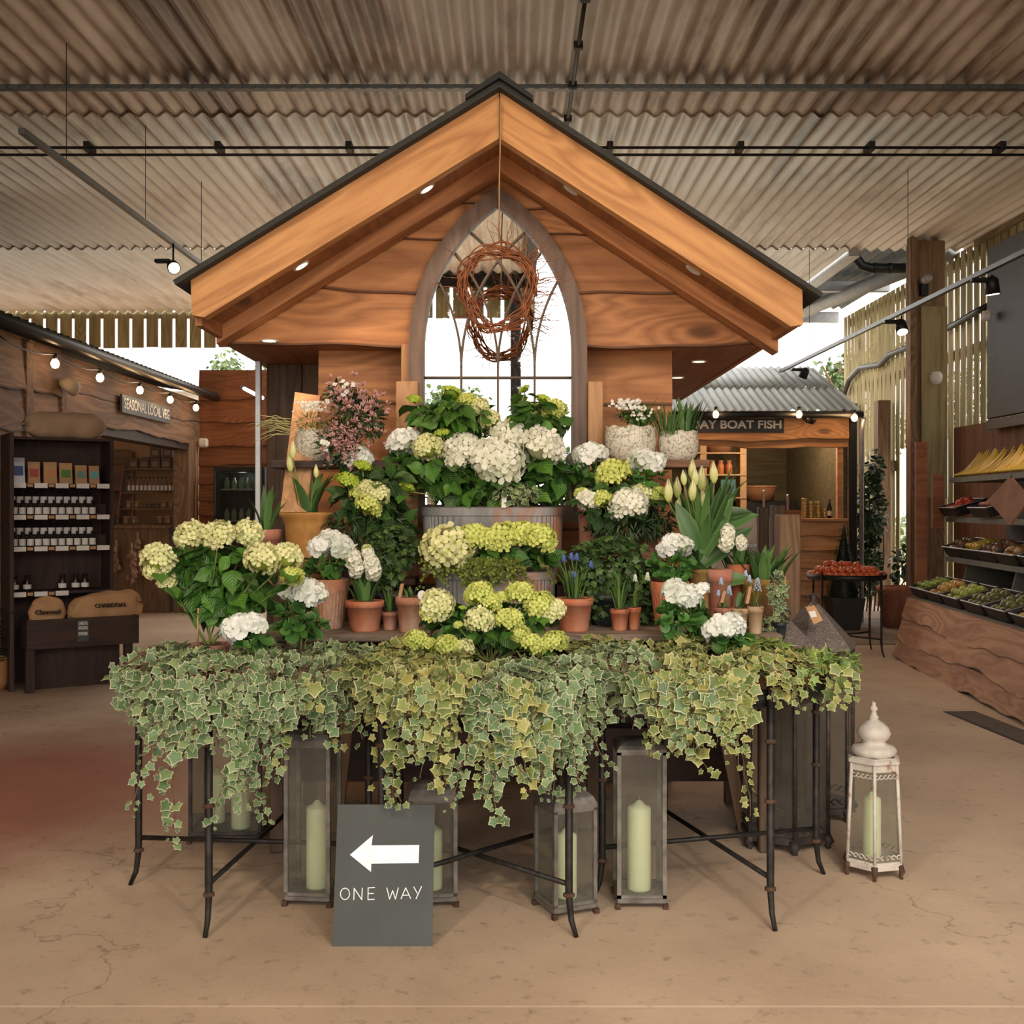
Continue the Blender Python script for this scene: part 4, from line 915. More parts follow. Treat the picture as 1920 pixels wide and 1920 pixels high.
# posts of the display fence
post('fence_post', P(1462, 0, 6.7)[0], P(1502, 0, 6.7)[0], 6.7, 6.84, 0, P(0, 965, 6.7)[2], MT['post'], 'sturdy brown post behind the right-hand potted bulbs')
post('fence_post', P(1423, 0, 8.2)[0], P(1443, 0, 8.2)[0], 8.2, 8.28, 0, P(0, 951, 8.2)[2], MT['post_dark'], 'slim dark post left of the sturdy brown post')
post('fence_post', P(1449, 0, 7.6)[0], P(1474, 0, 7.6)[0], 7.6, 7.7, 0, P(0, 947, 7.6)[2], MT['post_dark'], 'dark post just behind the sturdy brown post')
# planter with box cone
pl = thing('topiary_planter', 'clipped green cone in a dark square planter beside the kiosk counter', 'planter', (3.78, 12.75, .012))
mb = MB(); mb.add(A([(-.14, -.14, 0), (.14, -.14, 0), (.14, .14, 0), (-.14, .14, 0), (-.19, -.19, .36), (.19, -.19, .36), (.19, .19, .36), (-.19, .19, .36)]), BOXF); mb.build('planter_box', plain('lead_planter', (.045, .045, .048), .6), pl)
bigpot = thing('clay_pot', 'large plain clay pot behind the tomato table', 'plant pot', (4.45, 12.9, .012))
mb = MB(); lathe(mb, [(0, 0), (.17, 0), (.23, .4), (.25, .42), (.25, .47), (.22, .47), (.2, .4)], 24); mb.build('pot', MT['terra_pink'], bigpot)

# ================================================================= fruit stall
ua = math.atan2(-.996, -.085); O = (3.60, 10.4, 0)
MS = rotz(ua, O)
def SL(a, w, z): return tuple(xf(MS, A([(a, w, z)]))[0])
st = thing('fruit_stall', 'tiered grey-green fruit stall with a waney-board base', 'stall', O)
mb = MB()
def sb(a0, a1, zs, w0, w1, seed):
    for i in range(len(zs)-1):
        t0 = zs[i]/zs[-1]; board(mb, a0, a1, zs[i], zs[i+1]+.02, w0+(w1-w0)*t0+.02, .03, .028, seed+i, .055, M=MS, n=34)
sb(-.02, 4.4, [.0, .17, .35, .54], .0, .13, 80)
# (boards run along the stall, so their grain follows world Y)
mb.build('base_boards', MT['pinkwood_y'], st, world=True)
SHF = [(.53, .10, .85, 4.4), (.90, .40, .55, 4.4), (1.26, .42, .5, 2.05), (1.62, .45, .45, 2.0)]
for (z, w, d, L) in SHF:
    mb = MB(); box(mb, 0, L, w, w+d, z, z+.045, MS); mb.build('shelf', MT['greypaint'], st, world=True)
mb = MB(); box(mb, -.05, .0, .15, .25, .5, 2.0, MS); box(mb, -.05, .0, .3, .4, 1.2, 1.7, MS); mb.build('end_post', MT['redwood'], st, world=True)
for a in (.35, 1.55, 2.05, 3.2):
    mb = MB(); V = A([(a, .42, .575), (a+.03, .42, .575), (a+.03, .95, .575), (a, .95, .575), (a, .5, .9), (a+.03, .5, .9), (a+.03, .95, .9), (a, .95, .9)]); mb.add(xf(MS, V), BOXF); mb.build('divider', MT['greypaint'], st, world=True)
mb = MB(); V = A([(2.0, .40, .95), (2.04, .40, .95), (2.04, .95, .95), (2.0, .95, .95), (2.0, .62, 2.15), (2.04, .62, 2.15), (2.04, 1.1, 2.15), (2.0, 1.1, 2.15)]); mb.add(xf(MS, V), BOXF); mb.build('divider', MT['greypaint'], st, world=True)
mb = MB(); box(mb, 2.1, 4.4, 1.0, 1.03, .95, 2.2, MS); mb.build('back_panel', MT['greypaint'], st, world=True)
mb = MB(); box(mb, 0, 4.4, .96, .99, .575, 1.7, MS); mb.build('back_panel', MT['darkwood'], st, world=True)
hb = thing('hanging_board', 'square wooden board hanging by one corner on the fruit stall', 'board', P(1898, 895, 8.3))
mb = MB(); c0 = A(P(1898, 938, 8.25)); 
q = [P(1893, 893, 8.3), P(1931, 935, 8.0), P(1893, 985, 8.3), P(1852, 938, 8.6)]; V = q+[(x+.02, y+.01, z) for x, y, z in q]; mb.add(A(V), [(0, 1, 2, 3), (7, 6, 5, 4), (0, 4, 5, 1), (1, 5, 6, 2), (2, 6, 7, 3), (3, 7, 4, 0)]); mb.build('panel', plain('ply_board', (.36, .19, .12), .8), hb, world=True)
mb = MB(); tube(mb, [P(1896, 897, 8.28), P(1896, 884, 8.28)], .006, 6); mb.build('hook', MT['greymetal'], hb, world=True)
def tray(a, w, z, L, Dp, label, tilt=.28, col=None):
    Mt = np.array(Matrix(MS.tolist())@Matrix.Translation((a, w, z))@Matrix.Rotation(tilt, 4, 'X'))
    t = thing('fruit_tray', label, 'tray', tuple(Mt[:3, 3])); L2, i = L/2, .02
    V = A([(-L2+i, .02, 0), (L2-i, .02, 0), (L2-i, Dp-.02, 0), (-L2+i, Dp-.02, 0), (-L2, 0, .09), (L2, 0, .09), (L2, Dp, .09), (-L2, Dp, .09)])
    mb = MB(); mb.add(xf(Mt, V), [(0, 3, 2, 1), (0, 1, 5, 4), (1, 2, 6, 5), (2, 3, 7, 6), (3, 0, 4, 7)]); mb.add(xf(Mt, V*A((.97, .99, 1))+A((0, .004, .006))), [(0, 1, 2, 3), (4, 5, 1, 0), (5, 6, 2, 1), (6, 7, 3, 2), (7, 4, 0, 3)])
    mb.build('pan', MT['iron'] if col is None else col, t, world=True)
    mb = MB(); r = [xf(Mt, A([v]))[0] for v in ((-L2, 0, .09), (L2, 0, .09), (L2, Dp, .09), (-L2, Dp, .09), (-L2, 0, .09))]; tube(mb, r, .006, 6); mb.build('rim', MT['palemetal'], t, world=True)
    return Mt
def ball(r, seg=14, sy=1, dim=.12):
    mb = MB(); pr = [(r*math.sin(PI*i/10)*(1-0*dim), -r*math.cos(PI*i/10)*(.92)) for i in range(11)]
    pr[0] = (0.0001, -r*.86); pr[-1] = (.0001, r*.80); lathe(mb, pr, seg); return mb
FR = {}
def fruit_proto(kind, r, mat, stalk=None, sz=1):
    t = thing(kind, '', 'fruit'); b = ball(r).build('flesh', mat, t)
    if sz != 1: b.scale = (1, sz, 1)
    if stalk: mb = MB(); tube(mb, [(0, 0, r*.75), (.003, 0, r*1.1)], .003, 5); mb.build('stalk', stalk, t)
    FR[kind] = t; return t
def heap(kind, Mt, L, Dp, r, nx, ny, label, cat, grp, layers=1, seed=1):
    rs = random.Random(seed); p = FR[kind]
    for ly in range(layers):
        for i in range(nx-ly):
            for j in range(ny-ly):
                if rs.random() < .08: continue
                x = (i+.5+ly*.5)/nx*(L-.06)-(L-.06)/2+rs.uniform(-.004, .004); y = (j+.5+ly*.5)/ny*(Dp-.06)+.03
                loc = xf(Mt, A([(x, y, .035+r*.6+ly*r*1.35)]))[0]
                c = p if not p.get('used') else copy_tree(p); p['used'] = 1
                c.location = loc; c.rotation_euler = (rs.uniform(-.6, .6), rs.uniform(-.6, .6), rs.uniform(0, 6)); c['label'] = label; c['category'] = cat; c['group'] = grp
fruit_proto('lime', .028, fruit('lime_skin', (.16, .25, .03), (.34, .42, .07)), None, 1.2)
fruit_proto('peach', .038, fruit('peach_skin', (.45, .26, .07), (.52, .34, .10)))
fruit_proto('green_apple', .036, fruit('green_apple_skin', (.28, .38, .06), (.45, .50, .12)), MT['vinestem'])
fruit_proto('lemon', .03, fruit('lemon_skin', (.60, .42, .04), (.70, .52, .08)), None, 1.3)
fruit_proto('potato', .04, fruit('potato_skin', (.20, .10, .055), (.30, .17, .10)), None, 1.35)
fruit_proto('parsnip', .028, fruit('root_skin', (.26, .14, .05), (.40, .24, .10)), None, 2.2)
fruit_proto('carrot', .018, fruit('carrot_skin', (.60, .15, .05), (.72, .24, .09)), None, 3)
fruit_proto('orange', .045, fruit('orange_skin', (.75, .22, .02), (.85, .30, .04)))
fruit_proto('pomegranate', .045, fruit('red_skin', (.45, .03, .02), (.60, .08, .05)), MT['vinestem'])
fruit_proto('shallot', .022, fruit('shallot_skin', (.26, .08, .07), (.36, .15, .11)))
fruit_proto('artichoke', .04, fruit('olive_green_skin', (.09, .10, .03), (.17, .18, .06)), None, 1.2)
SPEC = [('lime', .25, .10, .575, 'limes', 6, 5, 'far left tray of the bottom tier', 'green lime'), ('peach', .72, .10, .575, 'peaches', 4, 4, 'second tray of the bottom tier', 'yellow-brown peach'), ('green_apple', 1.22, .10, .575, 'apples', 5, 4, 'third tray of the bottom tier', 'pale green apple'),
        ('artichoke', 1.78, .10, .575, 'artichokes', 4, 4, 'dark fourth tray of the bottom tier', 'dark green artichoke'), ('artichoke', 2.3, .10, .575, 'artichokes', 4, 4, 'fifth tray of the bottom tier', 'dull green artichoke'), ('lemon', 2.85, .10, .575, 'lemons', 5, 4, 'tray at the right edge of the bottom tier', 'small yellow lemon'),
        ('potato', .25, .40, .945, 'potatoes', 4, 3, 'far left tray of the middle tier', 'brown potato'), ('lemon', .70, .40, .945, 'lemons', 5, 5, 'second tray of the middle tier', 'bright yellow lemon'), ('potato', 1.15, .40, .945, 'potatoes', 4, 4, 'third tray of the middle tier', 'dark brown potato'),
        ('parsnip', 1.68, .38, .945, 'parsnips', 5, 3, 'fourth tray of the middle tier', 'brown tapered parsnip'), ('carrot', 2.22, .38, .945, 'carrots', 11, 3, 'fifth tray of the middle tier', 'slim orange carrot'), ('carrot', 2.75, .38, .945, 'carrots', 11, 3, 'right-hand tray of the middle tier', 'orange carrot'),
        ('pomegranate', .28, .36, 1.305, 'pomegranates', 3, 3, 'left tray of the upper tier', 'red pomegranate'), ('shallot', 1.12, .36, 1.305, 'shallots', 7, 4, 'right tray of the upper tier', 'reddish shallot')]
for i, (k, a, w, z, pl_, nx, ny, where, desc) in enumerate(SPEC):
    L = .46; Dp = .34 if z < .7 else .30
    Mt = tray(a, w, z, L, Dp, 'metal tray of %s, %s' % (pl_, where), .28)
    heap(k, Mt, L, Dp, .03, nx, ny, '%s in the %s' % (desc, where), 'fruit' if k not in ('potato', 'parsnip', 'carrot', 'shallot', 'artichoke') else 'vegetable', '%s, %s' % (pl_, where), 2, i)
Mo = MS@np.array(Matrix.Translation((2.5, .62, 1.03)))
heap('orange', Mo, .5, .3, .045, 4, 3, 'large bright orange behind the carrots at the right edge', 'fruit', 'oranges at the right edge', 2, 3)
# bananas
def banana_bunch(a, label, seed):
    rs = random.Random(seed); base = A(SL(a, .62, 1.665)); t = thing('banana_bunch', label, 'bananas', tuple(base))
    for k in range(6):
        mb = MB(); pts = []; off = (k-2.5)*.026; ex = rs.uniform(-.03, .03); hz = rs.uniform(.85, 1.15)
        for i in range(9):
            s = i/8     # tip low at the front of the shelf, stem end high at the back
            pts.append(xf(MS, A([(a+off*(1.5-.9*s), .47+.25*s-.03*s*s+ex*(1-s), 1.688+.20*hz*s**1.9)]))[0])
        tube(mb, pts, [.007, .014, .018, .020, .020, .019, .015, .009, .007], 8); mb.build('banana', MT['banana'], t, world=True)
MT['banana'] = fruit('banana_skin', (.62, .40, .04), (.72, .50, .07))
for k in range(9): banana_bunch(.14+k*.205, ['at the far left end of the top shelf', 'second from the left end of the top shelf', 'third from the left end of the top shelf', 'left of the middle of the top shelf', 'in the middle of the top shelf', 'right of the middle of the top shelf', 'third from the right end of the top shelf', 'second from the right end of the top shelf', 'at the right end of the top shelf'][k].join(['bunch of yellow bananas ', '']), k)
# tomato table
def tray_table(name, label, c, R, ztop, rim, ang0, splay=.03, tilted=None, legr=.013, labels=None):
    t = thing(name, label, 'table', (c[0], c[1], 0))
    mb = MB(); lathe(mb, [(0, ztop-rim), (R*.97, ztop-rim), (R, ztop-rim+.012), (R+.004, ztop), (R-.004, ztop), (R-.010, ztop-rim+.014), (0, ztop-rim+.014)], 48); mb.build('tray_top', MT['black'], t)
    zs = .165
    for k in range(4):
        an = ang0+k*PI/2; d = A((math.cos(an), math.sin(an), 0))
        mb = MB(); r = R+legr
        tube(mb, [d*r+A((0, 0, ztop+.02)), d*r+A((0, 0, .15)), d*(r+.002)+A((0, 0, .11)), d*(r+splay*.35)+A((0, 0, .05)), d*(r+splay*1.1)+A((0, 0, .0))], [legr, legr, legr*.85, legr*.75, legr*.6], 9)
        l = mb.build('leg', MT['iron'], t)
        for z in (.13, .42, .62, ztop+.02):
            mb = MB(); lathe(mb, [(legr*.9, -.008), (legr*1.5, -.004), (legr*1.5, .004), (legr*.9, .008)], 10, tuple(d*r+A((0, 0, z)))); mb.build('ring', MT['rust'], l)
    for k in range(2):
        an = ang0+k*PI/2; d = A((math.cos(an), math.sin(an), 0)); mb = MB(); tube(mb, [d*(R+.01)+A((0, 0, zs+k*.012)), -d*(R+.01)+A((0, 0, zs+k*.012))], .009, 7); mb.build('stretcher', MT['iron'], t)
    return t
tray_table('tray_table', 'small round black tray table heaped with tomatoes by the fruit stall', (3.2, 10.72), .37, .76, .05, -.9, legr=.011)
tp = thing('tomato', '', 'tomato'); ball(.033, 12).build('flesh', MT['orange'], tp); 
mb = MB()
for k in range(5): mb.add(A([(0, 0, .0265), (.012*math.cos(k*1.257), .012*math.sin(k*1.257), .028), (.012*math.cos(k*1.257+.5), .012*math.sin(k*1.257+.5), .027)]), [(0, 1, 2)])
mb.build('calyx', MT['hydleaf'], tp)
rs = random.Random(5); first = True
for ly in range(3):
    RR = .335-ly*.075; nr = int(RR/.062)
    for ring in range(nr+1):
        rr = RR*ring/nr if nr else 0; m = max(1, int(2*PI*rr/.066))
        for j in range(m):
            if ly == 2 and rs.random() < .45: continue
            an = 2*PI*j/m+ring; c = tp if first else copy_tree(tp); first = False
            c.location = (3.2+rr*math.cos(an), 10.72+rr*math.sin(an), .76-.036+.030+ly*.046+rs.uniform(-.002, .004)); c.rotation_euler = (rs.uniform(-1, 1), rs.uniform(-1, 1), 0)
            c['label'] = 'ripe tomato in the heap on the round black tray table'; c['category'] = 'tomato'; c['group'] = 'tomatoes heaped on the tray table'

# ================================================================= track lights
def rail(name, label, a, b, mat):
    t = thing(name, label, 'light rail', a); mb = MB(); x, y0, z = a; x1, y1, z1 = b
    V = []
    for (X, Y, Z) in (a, b):
        for dx, dz in ((-.02, -.018), (.02, -.018), (.02, .018), (-.02, .018)): V.append((X+dx, Y, Z+dz))
    mb.add(A(V), [(0, 1, 2, 3), (7, 6, 5, 4), (0, 4, 5, 1), (1, 5, 6, 2), (2, 6, 7, 3), (3, 7, 4, 0)]); mb.build('rail', mat, t, world=True)
    mb = MB(); n = 3
    for i in range(n):
        s = .15+.35*i; p = A(a)*(1-s)+A(b)*s; tube(mb, [p, (p[0], p[1], 4.52)], .003, 4)
    mb.build('suspension_wire', MT['iron'], t, world=True); return t
def spot(px, py, Y, zr, aim, label, on, en=0, col=WARM, head=1., parent=None):
    p = A(P(px, py, Y)); t = thing('track_spotlight', label, 'spotlight', tuple(p)); d = A(aim)-p; d /= np.linalg.norm(d)
    mb = MB(); tube(mb, [p-d*.075*head, p-d*.05*head, p+d*.06*head], [.03*head, .05*head, .056*head], 18); mb.build('lamp_head', MT['black'], t, world=True)
    mb = MB(); q = p+d*.058*head; tube(mb, [q, q+d*.006], .047*head, 18); mb.build('lens', MT['spotglow'] if on else MT['greymetal'], t, world=True)
    mb = MB(); tube(mb, [p-A((0, 0, -.03)), (p[0], p[1], zr-.02)], .009, 6); bevbox(mb, p[0]-.16, p[0]-.02, p[1]-.03, p[1]+.03, p[2]+.03, p[2]+.065, .01); mb.build('arm', MT['black'], t, world=True)
    if en: lamp('SPOT', 'spot_lamp', tuple(p+d*.09*head), en, col, .05, aim, 62, .7)
    return t
rail('light_track', 'dark rail slanting across the upper left under the roof', (-3.0, 6.85, 3.7), (-2.94, 11.3, 3.7), MT['greymetal'])
spot(325, 500, 9.7, 3.7, P(500, 800, 6.0), 'lit purple-black spotlight on the upper left rail', True, 60)
rail('light_track', 'long grey rail running back along the right side', (3.64, 5.5, 3.2), (3.57, 14.9, 3.2), MT['greymetal'])
spot(1690, 613, 10.45, 3.2, (3.6, 9.0, .6), 'middle black spotlight on the right rail before the big post', True, 22)
spot(1860, 537, 8.6, 3.2, (4.0, 8.8, .8), 'nearest black spotlight on the right rail, by the dark panel', True, 22)
spot(1508, 700, 14.3, 3.2, (3.0, 15, 1), 'farthest black spotlight on the right rail above the tin roof', False)
# unseen rails with spots, added to brighten the display
rail('light_track', 'added light rail, unseen over the front of the hall', (-1.6, -.6, 3.75), (-1.58, 3.4, 3.75), MT['greymetal'])
rail('light_track', 'second added light rail, unseen over the front of the hall', (1.5, -.6, 3.75), (1.48, 3.4, 3.75), MT['greymetal'])
for i, (x, y, aim, en, an) in enumerate([(-1.6, .3, (.1, 4.4, .9), 150, 60), (1.5, -.2, (-.2, 4.3, .8), 150, 60), (-1.6, 2.2, (-.3, 5.4, 2.4), 45, 70), (1.5, 1.9, (.5, 5.4, 2.3), 45, 70)]):
    p = A((x, y, 3.55)); d = A(aim)-p; d /= np.linalg.norm(d); t = thing('track_spotlight', 'added spotlight on the unseen front rails', 'spotlight', tuple(p), 0, 'added spotlights over the front of the hall'); t['label'] = 'added black spotlight on the unseen front rails, brightening the display'
    mb = MB(); tube(mb, [p-d*.08, p-d*.05, p+d*.06], [.03, .05, .056], 18); tube(mb, [p, (x, y, 3.73)], .009, 6); mb.build('lamp_head', MT['black'], t, world=True)
    mb = MB(); tube(mb, [p+d*.058, p+d*.064], .047, 18); mb.build('lens', MT['spotglow'], t, world=True)
    lamp('SPOT', 'spot_lamp', tuple(p+d*.09), en, (1, .80, .58), .06, aim, an, .7)
# ================================================================= leaf and petal shapes
def grid_leaf(prof, nu=4, fold=.18, droop=.25, wave=0., cup=0):
    # prof: half-widths along a leaf of length 1
    V = []; E = []; Al = []; n = len(prof)-1
    for i, w in enumerate(prof):
        s = i/n
        for j in range(nu+1):
            u = j/nu*2-1
            V.append((u*w, s, -droop*s*s+fold*abs(u)*w+wave*math.sin(s*9)*abs(u)*w)); E.append(abs(u)); Al.append(s)
    Fc = [(i*(nu+1)+j, i*(nu+1)+j+1, (i+1)*(nu+1)+j+1, (i+1)*(nu+1)+j) for i in range(n) for j in range(nu)]
    return A(V), Fc, A(E), A(Al)
def fan_leaf(out, c, inner=.72, dome=.05, dz=None):
    V = [(c[0], c[1], dome)]; E = [0]; n = len(out)
    for (x, y) in out: V.append((c[0]+(x-c[0])*inner, c[1]+(y-c[1])*inner, dome*.5)); E.append(.55)
    for k, (x, y) in enumerate(out): V.append((x, y, dz[k%len(dz)] if dz else 0)); E.append(1)
    Fc = [(0, 1+i, 1+(i+1)%n) for i in range(n)]+[(1+i, 1+n+i, 1+n+(i+1)%n, 1+(i+1)%n) for i in range(n)]
    return A(V), Fc, A(E), np.zeros(len(V))
iv = [(.0, .0), (.16, -.12), (.42, -.10), (.40, .12), (.42, .24), (.62, .40), (.44, .54), (.27, .64), (0, 1.0)]
iv = iv+[(-x, y) for x, y in iv[1:-1][::-1]]
T_IVY = fan_leaf([(x, y) for x, y in iv][::-1], (0, .33), .74, .07)
iv2 = [(.0, .05), (.16, -.06), (.40, -.0), (.24, .22), (.34, .30), (.50, .52), (.22, .56), (.13, .66), (0, 1.15)]; iv2 = iv2+[(-x, y) for x, y in iv2[1:-1][::-1]]
T_IVY2 = fan_leaf(iv2[::-1], (0, .33), .74, .09)
T_HYD = grid_leaf([.02, .22, .34, .38, .35, .26, .12, .0], 4, .22, .30, .16)
T_OVAL = grid_leaf([.05, .28, .36, .3, .0], 2, .2, .15)
T_NARROW = grid_leaf([.02, .07, .08, .05, .0], 2, .3, .2)
T_ROUND = fan_leaf([(.5*math.cos(t), .5+.5*math.sin(t)) for t in [2*PI*i/7 for i in range(7)]], (0, .5), .6, .05)
pe = []
for i in range(22):
    t = -PI/2+.22+(2*PI-.44)*i/21; r = .5*(1+.10*(i%2)); pe.append((r*math.cos(t), .42+r*math.sin(t)))
T_PEL = fan_leaf([(0, .3)]+pe, (0, .36), .6, -.10, [.05, -.02])
def stamp(mb, T, p, d, n, s, r=.5, w=1., sm=True):
    V, Fc, E, Al = T
    R = frame_from(d, n); Q = V*A((s*w, s, s))
    mb.add(Q@R.T+np.array(p), Fc, E, Al, r, sm)
def blob(mb, c, rad, n, T, size, rs, droop=.35, fill=.35, up=.5, w=1., top=-1.0, front=False):
    rad = A(rad); c = A(c)
    for _ in range(n):
        while True:
            u = A((rs.gauss(0, 1), rs.gauss(0, 1), rs.gauss(0, 1))); u /= np.linalg.norm(u)+1e-9
            if u[2] > top and (not front or u[1] < .5): break
        k = 1-fill*rs.random()**1.5
        p = c+u*rad*k
        d = u*.8+A((rs.gauss(0, .45), rs.gauss(0, .45), rs.gauss(0, .35)))+A((0, 0, -droop))
        nn = u*.7+A((0, 0, up))+A((rs.gauss(0, .3), rs.gauss(0, .3)-.25, rs.gauss(0, .25)))
        s = size*rs.uniform(.65, 1.15)
        stamp(mb, T, p-d/np.linalg.norm(d)*s*.4, d, nn, s, rs.random(), w)
# --- flower heads (unit radius)
def petal(mb, c, R, ang, L, wdt, lift, r, npt=5):
    # petal in floret frame R (cols x,y,z), centre c
    d = A((math.cos(ang), math.sin(ang), 0)); q = A((-math.sin(ang), math.cos(ang), 0)); z = A((0, 0, 1))
    P_ = [(.08, -.12, 0), (.08, .12, 0), (.55, -.5, .5), (.55, .5, .5), (.9, -.42, .8), (1.02, 0, .65), (.9, .42, .8), (.5, 0, .25)]
    V = A([d*(a*L)+q*(b*wdt)+z*(h*lift) for a, b, h in P_])@R.T+c
    mb.add(V, [(0, 7, 1), (0, 2, 7), (1, 7, 3), (2, 4, 7), (4, 5, 7), (5, 6, 7), (6, 3, 7)], A([0, 0, .55, .55, 1, 1, 1, .4]), None, r, True)
def head_mesh(kind, mat, n, L, npet, zmin, seed, flat=1., jit=.06):
    rs = random.Random(seed); mb = MB(); ga = PI*(3-5**.5)
    for i in range(n):
        z = 1-(1-zmin)*(i+.5)/n; rr = math.sqrt(max(0, 1-z*z)); t = ga*i
        u = A((rr*math.cos(t), rr*math.sin(t), z*flat)); u2 = u/np.linalg.norm(u)
        c = u*(1-L*.35)*(1+rs.uniform(-jit, jit)); nn = u2+A([rs.gauss(0, .22) for _ in range(3)])
        R = frame_from(np.cross(nn, A((rs.random(), rs.random(), rs.random()))), nn); r = rs.random(); a0 = rs.uniform(0, 6)
        for k in range(npet): petal(mb, c, R, a0+k*2*PI/npet+rs.uniform(-.12, .12), L*rs.uniform(.85, 1.1), L*rs.uniform(.8, 1.0), L*rs.uniform(.15, .45), r)
    # green core so that no hollow shows
    pr = [(max(.001, .66*math.sin(PI*i/8)), -.66*math.cos(PI*i/8)*flat) for i in range(9)]; lathe(mb, pr, 12)
    o = mb.build('tmp', mat); me = o.data; me.name = kind; bpy.data.objects.remove(o); return me
HD = {'lime': [head_mesh('lime_head', MT['limepetal'], 62, .27, 4, -.55, s, .8) for s in (1, 2)],
      'cream': [head_mesh('cream_head', MT['creampetal'], 60, .28, 4, -.6, s, .85) for s in (3, 4)],
      'bud': [head_mesh('bud_head', MT['budpetal'], 46, .24, 4, .05, s, .55) for s in (5, 6)],
      'white': [head_mesh('white_head', MT['whitepetal'], 66, .30, 4, -.65, s, .85) for s in (7, 8)],
      'pel': [head_mesh('pelargonium_head', MT['purewhite'], 24, .52, 5, -.35, s, .75, .12) for s in (9, 10, 11)],
      'hya': [head_mesh('hyacinth_head', MT['whitepetal'], 40, .42, 6, -.9, s, 1.5) for s in (12,)]}
HC = [0]
def head(kind, parent, px, py, Y, rpx, name='flower_head', sc=(1, 1, 1)):
    v = HD[kind]; HC[0] += 1; o = bpy.data.objects.new(name, v[HC[0] % len(v)]); COL.objects.link(o); o.parent = parent
    p = A(P(px, py, Y))-A(parent.location); r = rpx*Y/F; o.location = tuple(p); o.scale = (r*sc[0], r*sc[1], r*sc[2])
    o.rotation_euler = (rs0.uniform(.15, .55), rs0.uniform(-.25, .25), rs0.uniform(0, 6)); return o
rs0 = random.Random(99)
# --- pots
def pot(parent, r, h, mat, style='plain', taper=.74, soil=True, c=(0, 0, 0)):
    mb = MB()
    if style == 'plain': pr = [(0, 0), (r*taper*.97, 0), (r*taper, .005), (r*.93, h*.78), (r*1.0, h*.785), (r*1.02, h), (r*.94, h), (r*.90, h*.86)]; fl = {}
    elif style == 'fluted': pr = [(0, 0), (r*taper, 0), (r*taper, .003), (r*.97, h*.72), (r*1.0, h*.74), (r*1.04, h*.80), (r*1.05, h*.97), (r*1.02, h), (r*.95, h), (r*.9, h*.86)]; fl = dict(flute=30, famp=r*.07, fz=(.001, h*.73))
    elif style == 'bell': pr = [(0, 0), (r*.62, 0), (r*.78, h*.35), (r*.86, h*.8), (r*.93, h*.9), (r*1.08, h*.96), (r*1.07, h), (r*.95, h), (r*.86, h*.88)]; fl = {}
    elif style == 'wide': pr = [(0, 0), (r*.72, 0), (r*.98, h*.84), (r*1.05, h*.87), (r*1.06, h*.93), (r*1.0, h), (r*.93, h), (r*.88, h*.88)]; fl = {}
    elif style == 'rib': pr = [(0, 0), (r*.92, 0), (r*.92, .003), (r*.98, h*.9), (r, h*.92), (r*1.03, h), (r*.93, h), (r*.9, h*.88)]; fl = dict(flute=26, famp=r*.09, fz=(.001, h*.9))
    lathe(mb, pr, 120 if fl else 28, c, **fl); o = mb.build('pot', mat, parent)
    if soil:
        mb = MB(); rs = random.Random(int(r*9999)); lathe(mb, [(.001, h*.93+.012), (r*.5, h*.93+.01), (r*.92, h*.90)], 20, c)
        for _ in range(70):
            t = rs.uniform(0, 6.3); q = r*.9*math.sqrt(rs.random()); b = A((c[0]+q*math.cos(t), c[1]+q*math.sin(t), c[2]+h*.93)); d = A((rs.gauss(0, 1), rs.gauss(0, 1), rs.random()*.6)); stamp(mb, T_NARROW, b, d, (0, 0, 1), rs.uniform(.018, .04), rs.random(), .7)
        mb.build('mossy_soil', MT['moss'], parent)
    return o
def potted(kind, label, px, pyb, Y, wpx, hpx, mat, style='plain', z=None, cat='plant', group=None, soil=True):
    x, y, zz = P(px, pyb, Y); z = zz if z is None else z
    t = thing(kind, label, cat, (x, y, z), 0, group); pot(t, wpx*Y/F/2, hpx*Y/F, mat, style, soil=soil); t['h'] = hpx*Y/F; return t
def stems(t, tips, c0=None, rad=.0032, mat=None, name='stems', spread=.02):
    mb = MB(); L = A(t.location); b = A((0, 0, t.get('h', .1)*.9)) if c0 is None else A(c0)-L
    for q in tips:
        q = A(q)-L; s = b+A((rs0.uniform(-spread, spread), rs0.uniform(-spread, spread), 0)); m = (s+q)/2+A((rs0.uniform(-.01, .01), rs0.uniform(-.01, .01), .015)); tube(mb, [s, m, q], rad, 5, False)
    return mb.build(name, mat or MT['stem'], t)
def hydrangea(t, heads, blobs, Y, leaf='hydleaf', size=.085, dY=.0, c0=None, seed=1):
    rs = random.Random(seed); mb = MB()
    for (px, py, rx, ry, n) in blobs: k = Y/F; blob(mb, P(px, py, Y), (rx*k, min(rx, 60)*k*.8, ry*k), n, T_HYD, size, rs, .3, .55, .6)
    hh = []
    for hd in heads:
        px, py, r, kind = hd[:4]; yy = Y+(hd[4] if len(hd) > 4 else -.05)
        o = head(kind, t, px, py, yy, r); hh.append(P(px, py+r*.3, yy))
        k = r*yy/F
        for q in range(3):
            an = rs.uniform(0, 6.3); stamp(mb, T_HYD, A(P(px, py+r*.75, yy))+A((math.cos(an)*k*.3, math.sin(an)*k*.3, 0)), (math.cos(an), math.sin(an), -.15), (0, 0, 1), size*rs.uniform(.7, 1), rs.random())
    mb.build('foliage', MT[leaf], t, world=True)
    stems(t, hh, c0)
